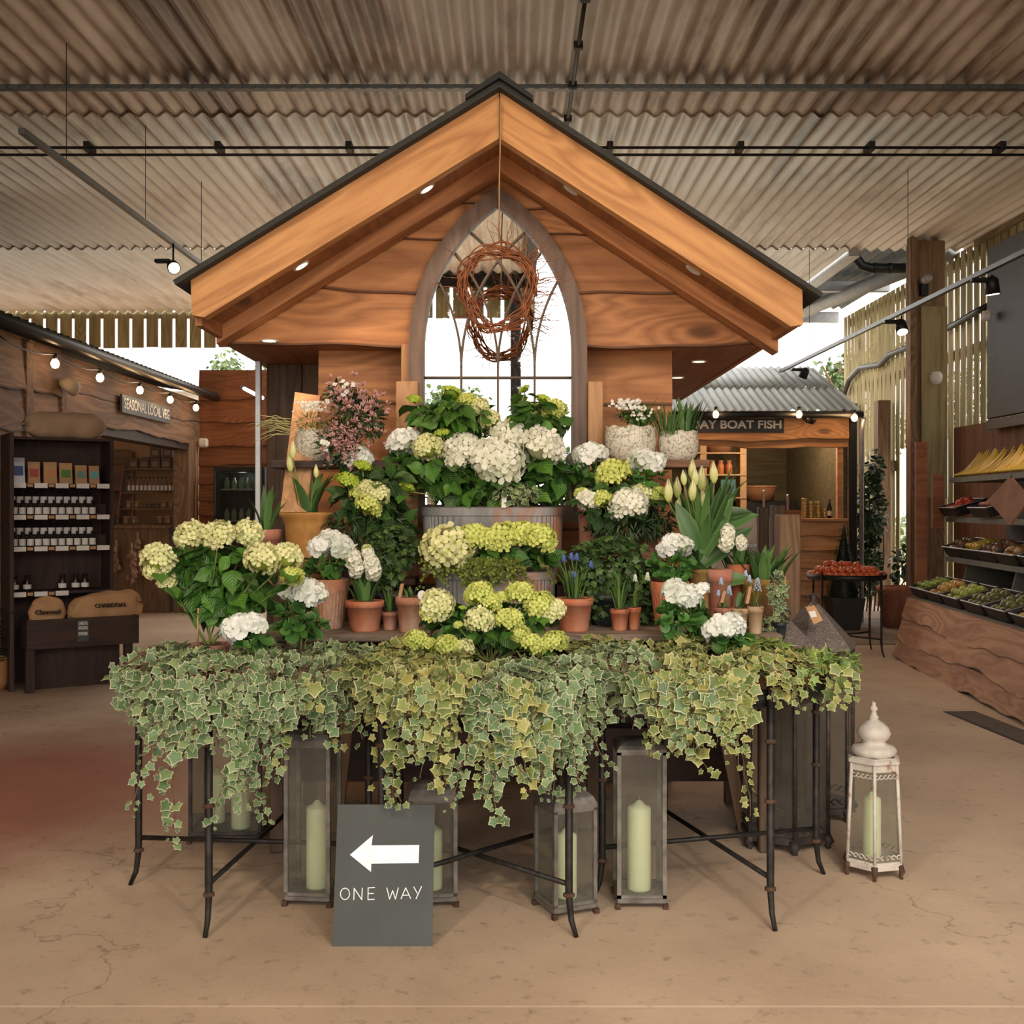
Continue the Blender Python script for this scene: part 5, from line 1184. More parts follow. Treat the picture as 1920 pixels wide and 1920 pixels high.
def pelargonium(t, heads, blobs, Y, seed=1, size=.05, c0=None):
    rs = random.Random(seed); mb = MB(); k = Y/F
    for (px, py, rx, ry, n) in blobs: blob(mb, P(px, py, Y), (rx*k, rx*k*.8, ry*k), n, T_PEL, size, rs, .1, .5, .9)
    mb.build('foliage', MT['pelleaf'], t, world=True)
    for (px, py, r) in heads: head('pel', t, px, py, Y-.02, r)
    stems(t, [P(px, py+r*.3, Y-.02) for px, py, r in heads], c0)

# ================================================================= staging behind the tables
sg_ = thing('plant_staging', 'stepped staging of old grey planks carrying the pots', 'staging', (0, 4.9, 0))
for b in [(-1.02, -.05, 4.47, 4.71, .86, .89), (-.04, 1.08, 4.47, 4.71, .86, .89), (-1.02, 1.08, 4.72, 4.97, .86, .89)]: mb = MB(); bevbox(mb, *b, .006, r=b[0]); mb.build('plank', MT['plank'], sg_, world=True)
for b in [(-1.12, -.43, 4.98, 5.2, 1.05, 1.08), (.26, 1.12, 4.98, 5.2, 1.05, 1.08), (-.42, .25, 4.98, 5.34, 1.10, 1.13)]: mb = MB(); bevbox(mb, *b, .005, r=b[0]+.2); mb.build('plank', MT['shedwood'], sg_, world=True)
for x in (-.98, -.3, .3, 1.0):
    for y in (4.52, 5.25): mb = MB(); bevbox(mb, x, x+.06, y, y+.05, 0, .86 if y < 5 else 1.05); mb.build('leg', MT['post_dark'], sg_, world=True)
for x in (-.9, -.35, .2, .85): mb = MB(); box(mb, x, x+.04, 4.98, 5.2, .89, 1.05); mb.build('support', MT['darkwood'], sg_, world=True)
for (z0, z1, y) in ((.30, .40, 5.05), (.45, .56, 5.06), (.62, .74, 5.07)): mb = MB(); box(mb, -1.0, 1.05, y, y+.02, z0, z1); mb.build('cross_rail', MT['darkwood'], sg_, world=True)
mb = MB(); box(mb, -1.0, 1.05, 5.22, 5.24, .12, 1.04); mb.build('back_panel', MT['darkwood'], sg_, world=True)
lp = thing('leaning_plank', 'pale timber plank leaning under the right table', 'plank', P(1395, 1560, 4.75))
def lean(name, q, t, mat):
    mb = MB(); V = list(q)+[(x, y+.03, z) for x, y, z in q]; mb.add(A(V), [(0, 3, 2, 1), (4, 5, 6, 7), (0, 1, 5, 4), (1, 2, 6, 5), (2, 3, 7, 6), (3, 0, 4, 7)]); mb.build(name, mat, t, world=True)
lean('board', [P(1340, 1330, 4.75), P(1362, 1330, 4.75), P(1408, 1560, 4.75), P(1385, 1560, 4.75)], lp, MT['post'])
lp = thing('leaning_plank', 'thin plank leaning behind the tall lantern left of the slate sign', 'plank', P(632, 1500, 4.6)); 
lean('board', [P(640, 1330, 4.45), P(664, 1330, 4.45), P(640, 1560, 4.4), P(618, 1560, 4.4)], lp, MT['post'])

# ================================================================= three iron tray tables
tray_table('tray_table', 'left round iron tray table covered in ivy', (-.95, 4.1), .42, .79, .065, math.atan2(-.40, -.04))
tray_table('tray_table', 'middle round iron tray table behind the slate sign', (-.12, 3.97), .42, .79, .065, -PI/4)
tray_table('tray_table', 'right round iron tray table with its black rim showing', (.74, 4.14), .42, .79, .065, math.atan2(-.42, .12))

# ================================================================= lanterns and candles
def candle(x, y, z, r, h, label):
    t = thing('pillar_candle', label, 'candle', (x, y, z)); mb = MB(); lathe(mb, [(0, 0), (r*.97, 0), (r, .006), (r, h-.02), (r*.93, h-.012), (r*.55, h-.006), (r*.25, h+.008), (0, h+.012)], 28); mb.build('wax', MT['wax'], t)
    mb = MB(); tube(mb, [(0, 0, h+.008), (.002, 0, h+.02), (-.003, 0, h+.028)], .0015, 5); mb.build('wick', MT['string'], t); return t
def box_lantern(label, x, y, w, h, rz, mat, roof=.06, ring=True):
    t = thing('glass_lantern', label, 'lantern', (x, y, 0), rz); a = w/2; b = .007
    mb = MB(); bevbox(mb, -a, a, -a, a, .018, .034, .003); bevbox(mb, -a+.012, a-.012, -a+.012, a-.012, .034, .042, .002); mb.build('base', mat, t)
    for sx in (-1, 1):
        for sy in (-1, 1): mb = MB(); box(mb, sx*a-.012 if sx > 0 else -a-.006, a+.006 if sx > 0 else -a+.012, sy*a-.012 if sy > 0 else -a-.006, a+.006 if sy > 0 else -a+.012, 0, .018); mb.build('foot', MT['rust'], t)
    mb = MB()
    for sx in (-1, 1):
        for sy in (-1, 1): cx_, cy_ = sx*(a-b), sy*(a-b); box(mb, cx_-b, cx_+b, cy_-b, cy_+b, .034, h)
    for z in (.036, h-.010):
        for s in (-1, 1): box(mb, -a, a, s*(a-b)-b, s*(a-b)+b, z, z+.012); box(mb, s*(a-b)-b, s*(a-b)+b, -a, a, z, z+.012)
    mb.build('frame', mat, t)
    for k in range(4):
        d = a-b; q = {0: [(-d, -d), (d, -d)], 1: [(d, -d), (d, d)], 2: [(d, d), (-d, d)], 3: [(-d, d), (-d, -d)]}[k]
        mb = MB(); mb.add(A([(q[0][0], q[0][1], .046), (q[1][0], q[1][1], .046), (q[1][0], q[1][1], h-.01), (q[0][0], q[0][1], h-.01)]), [(0, 1, 2, 3)]); mb.build('glass_pane', MT['glass'], t)
    mb = MB(); V = []; pr = [(1.02, 0), (1.0, .25), (.88, .6), (.66, .88), (.42, 1.0)]
    for (k, z) in pr:
        for sx, sy in ((-1, -1), (1, -1), (1, 1), (-1, 1)): V.append((sx*a*k, sy*a*k, h+z*roof))
    Fc = [(i*4+j, i*4+(j+1)%4, (i+1)*4+(j+1)%4, (i+1)*4+j) for i in range(4) for j in range(4)]+[(16, 17, 18, 19), (3, 2, 1, 0)]
    mb.add(A(V), Fc); mb.build('roof', mat, t)
    if ring: mb = MB(); tube(mb, [(0, .028*math.cos(u), h+roof+.024+.028*math.sin(u)) for u in [2*PI*i/16 for i in range(17)]], .004, 6); mb.build('ring_handle', MT['rust'], t)
    return t
MT['leadmetal'] = plain('leaded_metal', (.17, .155, .135), .6, .5, .4, 20)
MT['darkmetal'] = plain('dark_lantern_metal', (.060, .048, .042), .65, .4, .5, 25)
box_lantern('tall glass lantern at the left of the slate sign', -.71, 4.0, .165, .565, -.10, MT['leadmetal'])
candle(-.695, 4.0, .042, .039, .30, 'tall green candle in the glass lantern left of the slate sign')
box_lantern('shorter glass lantern half hidden behind the slate sign', -.285, 3.99, .17, .375, .12, MT['leadmetal'])
candle(-.285, 3.99, .042, .037, .22, 'green candle in the lantern half hidden by the slate sign')
box_lantern('turned glass lantern behind the centre table leg', .185, 3.90, .165, .365, .42, MT['leadmetal'])
candle(.19, 3.90, .042, .036, .23, 'green candle behind the centre table leg')
box_lantern('tall straight glass lantern under the middle of the right side', .452, 3.98, .172, .545, .0, MT['leadmetal'], .035, False)
candle(.452, 3.98, .042, .042, .305, 'thick green candle in the tall straight lantern')
box_lantern('big dark glass lantern at the back under the left table', -1.2, 4.80, .30, .74, .05, MT['darkmetal'], .06, False)
candle(-1.147, 4.74, .042, .040, .37, 'tall green candle in the big dark lantern under the left table')
candle(-1.27, 4.83, .042, .035, .22, 'shorter candle at the back of the big dark lantern') 
def hexring(mb, r0, r1, z0, z1, rot=0, n=6, **k):
    V = [(r0*math.cos(2*PI*j/n+rot), r0*math.sin(2*PI*j/n+rot), z0) for j in range(n)]+[(r1*math.cos(2*PI*j/n+rot), r1*math.sin(2*PI*j/n+rot), z1) for j in range(n)]
    mb.add(A(V), [(j, (j+1)%n, n+(j+1)%n, n+j) for j in range(n)], **k)
def hex_lantern(label, x, y, r, h, mat, rot, apex, top='cone', taper=1.0, feet='scroll', lat=True):
    t = thing('ornate_lantern', label, 'lantern', (x, y, 0)); rt = r*taper
    C = [(math.cos(2*PI*j/6+rot), math.sin(2*PI*j/6+rot)) for j in range(6)]
    mb = MB(); hexring(mb, r*1.02, r*1.03, .035, .06, rot); hexring(mb, r*1.03, r*.97, .06, .065, rot); V = [(0, 0, .065)]+[(c[0]*r*.98, c[1]*r*.98, .065) for c in C]; mb.add(A(V), [(0, 1+j, 1+(j+1)%6) for j in range(6)]); hexring(mb, 0.001, r*1.02, .036, .035, rot); mb.build('base', mat, t)
    for c in C:
        mb = MB(); tube(mb, [(c[0]*r*.95, c[1]*r*.95, .05), (c[0]*r*1.04, c[1]*r*1.04, .028), (c[0]*r*.98, c[1]*r*.98, .012), (c[0]*r*1.03, c[1]*r*1.03, .0)], [.014*r/.12, .012*r/.12, .008*r/.12, .007*r/.12], 7); mb.build('foot', MT['rust'] if mat is not MT['darkmetal'] else mat, t)
    mb = MB()
    for c in C: tube(mb, [(c[0]*r, c[1]*r, .06), (c[0]*rt, c[1]*rt, h)], .007*(r/.12)**.5, 6)
    hexring(mb, rt*1.0, rt*1.0, h-.03, h, rot)
    mb.build('frame', mat, t)
    for j in range(6):
        a, b = C[j], C[(j+1)%6]
        mb = MB(); mb.add(A([(a[0]*r*.985, a[1]*r*.985, .066), (b[0]*r*.985, b[1]*r*.985, .066), (b[0]*rt*.985, b[1]*rt*.985, h-.01), (a[0]*rt*.985, a[1]*rt*.985, h-.01)]), [(0, 1, 2, 3)]); mb.build('glass_pane', MT['dusty'] if mat is MT['darkmetal'] else MT['glass'], t)
        mb = MB()      # scrollwork strips low and high
        for (zz, rr, up) in ((.07, r, 1), (h-.035, rt, -1)):
            for k in range(5):
                s = (k+.5)/5; p = A((a[0]*(1-s)+b[0]*s, a[1]*(1-s)+b[1]*s, 0))*rr*1.0; u = A((b[0]-a[0], b[1]-a[1], 0)); u /= np.linalg.norm(u); q = .022*r/.12
                tube(mb, [p+u*(q*.55*math.cos(w))*(1-w/9)+A((0, 0, zz+up*(.012*r/.12+q*.55*math.sin(w)*(1-w/9)))) for w in [i*.7 for i in range(9)]], .0028*(r/.12)**.5, 4)
        mb.build('scrollwork', mat if mat is MT['darkmetal'] else MT['shabby'], t)
    mb = MB()
    if top == 'cone':
        hexring(mb, rt*1.10, rt*1.08, h, h+.012, rot); hexring(mb, 0.001, rt*1.10, h, h, rot); hexring(mb, rt*1.08, rt*.14, h+.012, apex, rot); mb.build('roof', MT['roofgrain'], t)
        mb = MB(); lathe(mb, [(rt*.16, apex-.004), (.012, apex+.012), (.018, apex+.03), (.0, apex+.045)], 10); tube(mb, [(.03*math.cos(u), 0, apex+.02+.022*math.sin(u)) for u in [PI*i/8 for i in range(9)]], .004, 5); mb.build('finial', mat, t)
    else:
        hexring(mb, rt*1.13, rt*1.13, h, h+.012, rot); hexring(mb, 0.001, rt*1.13, h, h, rot); hexring(mb, rt*1.13, rt*.9, h+.012, h+.02, rot); mb.build('top_plate', mat, t)
        mb = MB(); q = rt/.1
        lathe(mb, [(.078*q, .02), (.088*q, .03), (.09*q, .042), (.080*q, .055), (.050*q, .064), (.046*q, .074), (.062*q, .088), (.067*q, .105), (.060*q, .125), (.040*q, .142), (.022*q, .152), (.016*q, .158)], 28, (0, 0, h), flute=12, famp=.002); mb.build('dome', mat, t)
        mb = MB(); lathe(mb, [(.016, .155), (.020, .165), (.012, .175), (.010, .188), (.017, .196), (.012, .205), (.006, .21), (.010, .216), (0, .226)], 12, (0, 0, h)); mb.build('finial', mat, t)
    return t
g = G('shabby_white'); n = g.noise(g.coord(), 18, 5, .7); MT['shabby'] = g.set(g.ramp(n, [(.38, (.56, .52, .46)), (.58, (.46, .41, .35)), (.66, (.26, .13, .07))]), .75)
g = G('grained_roof'); n = g.noise(g.coord(), 120, 4, .8); MT['roofgrain'] = g.set(g.ramp(n, [(.4, (.075, .058, .052)), (.65, (.22, .18, .16))]), .75)
hex_lantern('big dark hexagonal lantern behind the right table leg', 1.135, 4.68, .185, .745, MT['darkmetal'], PI/6, .93)
candle(1.06, 4.66, .066, .030, .33, 'thin green candle inside the big dark hexagonal lantern')
hex_lantern('second dark hexagonal lantern behind the first, with a brown tag', 1.375, 5.12, .19, .76, MT['darkmetal'], 0.1, .96)
hex_lantern('small shabby white lantern standing alone on the floor at the right', 1.385, 4.29, .112, .43, MT['shabby'], .25, .6, 'dome', .84)
candle(1.375, 4.28, .066, .034, .235, 'green candle inside the shabby white lantern')
tg = thing('price_tag', 'brown card tag hanging on the rear dark hexagonal lantern', 'tag', P(1524, 1152, 4.9))
mb = MB(); q = [(1510, 1138), (1527, 1135), (1543, 1163), (1526, 1171)]; V = [P(x, y, 4.90) for x, y in q]+[P(x, y, 4.903) for x, y in q]; mb.add(A(V), [(3, 2, 1, 0), (4, 5, 6, 7), (0, 1, 5, 4), (1, 2, 6, 5), (2, 3, 7, 6), (3, 0, 4, 7)]); mb.build('card', MT['kraft'], tg, world=True)
mb = MB(); q = [(1516, 1147), (1528, 1145), (1532, 1156), (1521, 1158)]; mb.add(A([P(x, y, 4.898) for x, y in q]), [(3, 2, 1, 0)]); mb.build('sticker', MT['label'], tg, world=True)
mb = MB(); tube(mb, [P(1515, 1138, 4.9), P(1520, 1130, 4.98), P(1530, 1136, 5.1)], .0015, 4); mb.build('string', MT['string'], tg, world=True)

# ================================================================= slate sign with the arrow
sn = thing('slate_sign', 'dark grey slate board with a white arrow and ONE WAY', 'sign', (-.572, 3.565, 0), 0)
lean_a = math.radians(-8); Ms = np.array(Matrix.Rotation(lean_a, 4, 'X'))
mb = MB(); V = A([(0, 0, 0), (.318, 0, 0), (.318, .006, 0), (0, .006, 0), (.008, 0, .44), (.322, 0, .44), (.322, .006, .44), (.008, .006, .44)]); mb.add(xf(Ms, V), BOXF); mb.build('board', MT['slate'], sn)
def SP(x, y): return xf(Ms, A([((x-78)/597*.322, -.0015, (1835-y)/825*.44)]))[0]
mb = MB(); ar = [(172, 1305), (307, 1190), (300, 1250), (585, 1248), (582, 1353), (300, 1357), (299, 1405)]
q = [SP(*p) for p in ar]; mb.add(A(q), [(0, 6, 5), (0, 5, 2), (0, 2, 1), (2, 5, 4), (2, 4, 3)]); mb.build('arrow', MT['chalk'], sn)
mb = MB()
def stroke(pts, w=5.2):
    for i in range(len(pts)-1):
        (x0, y0), (x1, y1) = pts[i], pts[i+1]; L = math.hypot(x1-x0, y1-y0); nx, ny = -(y1-y0)/L*w/2, (x1-x0)/L*w/2; ex, ey = (x1-x0)/L*w*.4, (y1-y0)/L*w*.4
        mb.add(A([SP(x0+nx-ex, y0+ny-ey), SP(x0-nx-ex, y0-ny-ey), SP(x1-nx+ex, y1-ny+ey), SP(x1+nx+ex, y1+ny+ey)]), [(3, 2, 1, 0)])
stroke([(147+27*math.cos(t), 1532+33*math.sin(t)) for t in [2*PI*i/16 for i in range(17)]])
for s in [[(200, 1565), (201, 1500), (247, 1565), (249, 1499)], [(322, 1563), (284, 1565), (284, 1497), (322, 1495)], [(284, 1530), (316, 1529)], [(395, 1498), (412, 1562), (430, 1513), (447, 1562), (463, 1497)], [(480, 1560), (507, 1497), (537, 1558)], [(489, 1540), (528, 1539)], [(555, 1492), (576, 1528)], [(601, 1490), (569, 1560)]]: stroke(s)
mb.build('lettering', MT['chalk'], sn)

# ================================================================= zinc tubs
def tub(label, px, pyrim, Yc, hw, hd, z0, z1):
    x = (px-960)*(Yc-hd)/F; t = thing('zinc_planter', label, 'planter', (x, Yc, z0)); h = z1-z0; t['h'] = h
    mb = MB(); V = []; seg = 120
    def sup(a, rx, ry): c, s = math.cos(a), math.sin(a); return rx*math.copysign(abs(c)**.62, c), ry*math.copysign(abs(s)**.62, s)
    pr = [(.96, 0, 0), (.96, .01, 1), (.975, h*.84, 1), (1.0, h*.85, 0), (1.0, h*.98, 0), (1.015, h, 0), (.97, h, 0), (.95, h*.8, 0)]
    for (k, z, fl) in pr:
        for j in range(seg):
            a = 2*PI*j/seg; q = k+(.007 if (j % 2) else -.007)*fl; X_, Y_ = sup(a, hw*q, hd*q); V.append((X_, Y_, z))
    n = len(pr); Fc = [(i*seg+j, i*seg+(j+1)%seg, (i+1)*seg+(j+1)%seg, (i+1)*seg+j) for i in range(n-1) for j in range(seg)]+[tuple(range(seg))[::-1]]
    mb.add(A(V), Fc); mb.build('tub', MT['zinc'], t)
    mb = MB(); rs = random.Random(2); disc(mb, 1, (0, 0, h*.93), 40, hw*.93, hd*.93)
    for _ in range(260): a = rs.uniform(0, 6.3); q = math.sqrt(rs.random())*.95; stamp(mb, T_NARROW, A((q*hw*math.cos(a), q*hd*math.sin(a), h*.94)), (rs.gauss(0, 1), rs.gauss(0, 1), rs.random()*.8), (0, 0, 1), rs.uniform(.02, .045), rs.random(), .8)
    mb.build('mossy_soil', MT['moss'], t)
    return t
bt = tub('large ribbed zinc tub with a rust stain, full of white hydrangeas', 923, 948, 5.14, .325, .15, 1.13, 1.40)
hydrangea(bt, [(935, 866, 51, 'white', -.12), (869, 843, 36, 'white'), (856, 866, 21, 'white', -.08), (1015, 838, 42, 'white', -.08), (955, 822, 38, 'white', -.03), (900, 848, 30, 'white', -.05), (829, 813, 16, 'bud'), (803, 840, 30, 'cream'), (760, 916, 18, 'bud', -.1), (777, 750, 15, 'bud', .02), (845, 740, 21, 'bud', .02), (875, 753, 20, 'lime', .02), (897, 764, 21, 'cream', .02), (918, 788, 22, 'cream', .02), (984, 731, 12, 'bud', .03), (1018, 750, 16, 'bud', .03), (995, 771, 21, 'lime', .03), (1037, 770, 27, 'lime', .03), (1035, 795, 18, 'bud', .0), (964, 804, 27, 'lime', .02)],
    [(850, 905, 75, 38, 60), (1020, 895, 62, 40, 55), (800, 880, 55, 30, 30), (850, 782, 75, 38, 75), (1010, 790, 60, 40, 65), (925, 925, 118, 20, 60)], 5.13, 'hydleaf', .105, c0=(-.09, 5.14, 1.39), seed=4)
mb = MB(); rs = random.Random(77)
blob(mb, P(965, 928, 4.99), (.12, .04, .05), 70, T_IVY, .035, rs, .6, .4, .2); mb.build('ivy_foliage', MT['ivy'], bt, world=True)
mb = MB(); q = [(941, 920), (950, 920), (949, 952), (940, 952)]; mb.add(A([P(x, y, 4.975) for x, y in q]+[P(x, y, 4.98) for x, y in q]), [(0, 1, 2, 3)[::-1], (4, 5, 6, 7)]); mb.build('plant_label', MT['label'], bt, world=True)
st_ = tub('smaller ribbed zinc tub of lime hydrangeas below the large tub', 928, 1070, 4.835, .262, .115, .89, 1.125)
hydrangea(st_, [(838, 1029, 50, 'cream', -.1), (886, 1009, 33, 'lime'), (943, 1009, 36, 'lime'), (981, 1002, 30, 'lime'), (1012, 1009, 34, 'lime', -.08), (914, 1012, 28, 'lime')], [(1010, 1045, 38, 20, 26), (930, 1045, 90, 14, 45)], 4.82, 'hydleaf', .075, c0=(-.07, 4.83, 1.12), seed=5)
mb = MB(); ms_ = MB(); rs = random.Random(78)
for k in range(70):
    x0 = rs.gauss(900, 45); p = A(P(x0, 1052, 4.72)); pts = [p]; d = A((rs.gauss(0, .5), -.25, .3))
    for i in range(rs.randint(5, 11)):
        d = d+A((rs.gauss(0, .25), rs.gauss(0, .05), -.28)); d /= np.linalg.norm(d); pts.append(pts[-1]+d*.014)
        pts[-1][1] = min(pts[-1][1], 4.715)
        for s in (0, 1, 2): stamp(mb, T_ROUND, pts[-1]+A((rs.gauss(0, .006), rs.gauss(0, .006), rs.gauss(0, .006))), (rs.gauss(0, 1), -.6, rs.gauss(0, 1)), (0, -1, .5), rs.uniform(.009, .014), rs.random())
    tube(ms_, pts, .0008, 3, False)
mb.build('wire_vine_foliage', MT['tiny'], st_, world=True); ms_.build('wire_vine_stems', MT['vinestem'], st_, world=True)

# ================================================================= hydrangeas in pots
h1 = potted('potted_hydrangea', 'big cream-green hydrangea bush in a fluted clay pot at the left', 392, 1262, 4.2, 78, 74, MT['terra_pink'], 'rib', .79-.052)
hydrangea(h1, [(297, 1049, 34, 'cream'), (314, 1086, 21, 'cream'), (359, 1006, 33, 'cream', .02), (410, 1004, 32, 'cream'), (466, 1001, 30, 'cream', .03), (491, 1049, 36, 'cream', -.12), (536, 1046, 31, 'cream', -.08), (548, 1081, 22, 'lime', -.1), (286, 1072, 18, 'cream')], [(420, 1065, 105, 42, 110), (430, 1115, 82, 38, 95), (415, 1140, 55, 26, 50), (345, 1060, 45, 35, 26)], 4.2, 'hydleaf', .095, seed=6)
mb = MB(); tube(mb, [P(370, 1205, 4.12), P(372, 1140, 4.12)], .004, 5); mb.build('plant_label', MT['kraft'], h1, world=True)
h7 = potted('potted_hydrangea', 'low lime-green hydrangea bush at the front centre before the zinc tubs', 920, 1262, 4.22, 120, 40, MT['blackplastic'], 'plain', .79-.052)
hydrangea(h7, [(820, 1135, 34, 'cream'), (806, 1152, 20, 'lime'), (898, 1115, 29, 'lime'), (918, 1131, 24, 'lime'), (975, 1113, 28, 'lime'), (1012, 1133, 30, 'lime'), (1035, 1147, 27, 'cream'), (900, 1165, 30, 'cream', -.1), (955, 1163, 28, 'lime', -.1), (975, 1189, 20, 'lime', -.1), (779, 1199, 23, 'lime', -.1), (805, 1212, 20, 'lime', -.1), (843, 1214, 28, 'lime', -.15), (868, 1218, 22, 'cream', -.15), (998, 1210, 27, 'lime', -.12), (1041, 1203, 25, 'lime', -.1), (868, 1142, 10, 'bud'), (859, 1172, 9, 'lime', -.12), (940, 1120, 14, 'lime')], [(920, 1172, 115, 40, 150), (840, 1180, 50, 26, 40)], 4.22, 'hydleaf', .072, seed=7)
h2 = potted('potted_hydrangea', 'lime and cream hydrangea between the pink jasmine and the zinc tub', 700, 1083, 5.05, 60, 45, MT['terra_old'], 'plain', 1.08)
hydrangea(h2, [(652, 904, 27, 'bud'), (680, 876, 20, 'bud'), (691, 916, 21, 'cream', -.08), (707, 927, 25, 'cream', -.1), (691, 948, 27, 'lime', -.1), (675, 925, 20, 'lime')], [(690, 945, 65, 38, 60), (720, 900, 55, 22, 30), (730, 985, 55, 35, 55)], 5.03, 'hydleaf_d', .10, seed=8)
h8 = potted('potted_hydrangea', 'cream and lime hydrangea between the zinc tub and the white tulips', 1165, 1083, 5.07, 70, 45, MT['terra_old'], 'plain', 1.08)
hydrangea(h8, [(1150, 888, 34, 'lime'), (1100, 938, 22, 'white', -.08), (1131, 936, 21, 'lime', -.1), (1178, 946, 37, 'white', -.1), (1203, 921, 23, 'cream'), (1232, 926, 17, 'lime'), (1090, 925, 14, 'lime')], [(1160, 960, 80, 30, 85), (1150, 915, 60, 20, 30)], 5.0, 'hydleaf_d', .085, seed=9)

# ================================================================= white pelargoniums
def pel(label, px, pyb, Y, wpx, hpx, mat, style, z, heads, blobs, seed, Yh=None):
    t = potted('potted_pelargonium', label, px, pyb, Y, wpx, hpx, mat, style, z); pelargonium(t, heads, blobs, Yh or Y, seed); return t
pel('white pelargonium in a ribbed pinkish clay pot left of the hyacinth', 615, 1180, 4.72, 76, 92, MT['terra_old'], 'fluted', .89, [(606, 1027, 26), (640, 1026, 24), (620, 1014, 22)], [(612, 1060, 44, 24, 55)], 1)
pel('white pelargonium with a full flower head between ivy and left hydrangea', 566, 1262, 4.22, 60, 62, MT['blackplastic'], 'plain', .79-.052, [(575, 1112, 31), (538, 1112, 20), (595, 1118, 20)], [(560, 1160, 56, 36, 85)], 2)
pel('white pelargonium lying low beside the left clay hydrangea pot', 470, 1275, 4.0, 80, 60, MT['blackplastic'], 'plain', .79-.052, [(450, 1180, 32), (475, 1170, 24), (430, 1182, 18)], [(470, 1200, 35, 18, 24)], 3)
pel('white pelargonium on the upper left, before the pink jasmine', 665, 1083, 5.12, 40, 60, MT['terra_old'], 'plain', 1.08, [(668, 857, 25), (655, 862, 16), (682, 860, 18)], [(668, 885, 30, 16, 24)], 4)
pel('white pelargonium beside the wooden upright at the left of the window', 752, 1083, 5.14, 40, 60, MT['terra_old'], 'plain', 1.08, [(758, 830, 29), (745, 835, 20)], [(755, 865, 30, 20, 28)], 5)
pel('white pelargonium in a clay pot at the right of the window', 1105, 1083, 5.12, 46, 172, MT['terra_pink'], 'plain', 1.08, [(1105, 855, 27), (1120, 852, 20), (1090, 853, 18)], [(1105, 884, 36, 20, 40)], 6)
pel('white pelargonium below the oval planters on the right', 1213, 1083, 5.1, 46, 155, MT['terra_old'], 'plain', 1.08, [(1205, 864, 24), (1225, 868, 22)], [(1213, 898, 34, 26, 48)], 7, 4.96)
pel('white pelargonium in a ribbed clay pot left of the big tulips', 1256, 1171, 4.74, 70, 86, MT['terra'], 'fluted', .89, [(1252, 1030, 20), (1278, 1026, 22), (1262, 1018, 20)], [(1262, 1062, 46, 30, 62)], 8)
pel('white pelargonium with one loose bloom above the right ivy', 1290, 1250, 4.36, 56, 50, MT['blackplastic'], 'plain', .86-.09, [(1266, 1112, 28), (1292, 1118, 24), (1316, 1106, 15)], [(1282, 1162, 56, 34, 90)], 9)
pel('low white pelargonium nearest the right end of the ivy', 1365, 1250, 4.28, 56, 42, MT['blackplastic'], 'plain', .79-.052, [(1352, 1180, 30), (1372, 1172, 24), (1340, 1184, 22)], [(1372, 1200, 36, 18, 30)], 10)

# ================================================================= tulips and other bulbs
def blades(mb, c, n, h, w, rs, spread=.35, rad=.03, curl=.3, prof=None):
    for k in range(n):
        an = rs.uniform(0, 6.3); o = A((math.cos(an), math.sin(an), 0)); p = A(c)+o*rad*rs.random(); L = h*rs.uniform(.6, 1.05); sp = spread*rs.uniform(.3, 1.3); cu = curl*rs.uniform(.3, 1.5)
        pr = prof or [.35, .8, 1, .95, .75, .4, 0]; V = []; E = []; Al = []; m = len(pr)-1; side = np.cross(o, (0, 0, 1))
        for i, q in enumerate(pr):
            s = i/m; ctr = p+o*(sp*s*L+cu*s**3*L*.5)+A((0, 0, L*s*(1-cu*.35*s*s)))
            for u in (-1, 0, 1): V.append(ctr+side*u*q*w/2+o*(abs(u)*q*w*.22)*-1); E.append(abs(u)); Al.append(s)
        Fc = [(i*3+j, i*3+j+1, (i+1)*3+j+1, (i+1)*3+j) for i in range(m) for j in range(2)]
        mb.add(A(V), Fc, A(E), A(Al), rs.random(), True)
def tulip_bud(t, p, r, h, tilt=0):
    mb = MB(); V = []
    for k in range(6):
        a = k*PI/3; rr = r*(1 if k % 2 else .93); V = []; E = []
        for i, (q, w) in enumerate([(.35, .45), (.85, .9), (1.0, 1.0), (.85, .85), (.5, .5), (.12, .04)]):
            s = i/5
            for u in (-1, 0, 1): an = a+u*.62*w; V.append((rr*q*math.cos(an), rr*q*math.sin(an), s*h*(1 if u == 0 else .97))); E.append(s)
        Fc = [(i*3+j, i*3+j+1, (i+1)*3+j+1, (i+1)*3+j) for i in range(5) for j in range(2)]; mb.add(A(V), Fc, A(E), None, .3+.1*k, True)
    o = mb.build('tulip_flower', MT['tulippetal'], t, loc=tuple(A(p)-A(t.location)), rot=(tilt, tilt*.7, 0)); return o
def tulips(t, buds, Y, leaves, h, w, seed, c=None, spread=.3):
    rs = random.Random(seed); c = A(t.location)+A((0, 0, t['h']*.9)) if c is None else A(c); tips = []
    for (px, py, hp) in buds:
        yy = Y+rs.uniform(-.07, .07); p = P(px, py+hp/2, yy); tulip_bud(t, p, hp*yy/F*.205, hp*yy/F, rs.uniform(-.1, .1)); tips.append(p)
    if tips: stems(t, tips, tuple(c), .0035)
    mb = MB(); blades(mb, c, leaves, h, w, rs, spread, .03, .35); mb.build('foliage', MT['tulipleaf'], t, world=True)
rs = random.Random(3)
t1 = potted('potted_tulips', 'large clump of cream tulips in a mossy clay pot at the right', 1318, 1171, 4.86, 58, 104, MT['terra_moss'], 'bell', .89)
tulips(t1, [(1253, 919, 44), (1270, 913, 40), (1298, 879, 40), (1303, 893, 36), (1314, 895, 46), (1339, 885, 42), (1298, 918, 42), (1320, 938, 46), (1270, 949, 40), (1316, 976, 34), (1283, 895, 30)], 4.86, 44, .47, .050, 11, spread=.24)
mb = MB(); rs = random.Random(3); TB = grid_leaf([.08, .13, .17, .18, .15, .09, .0], 4, .35, .30)
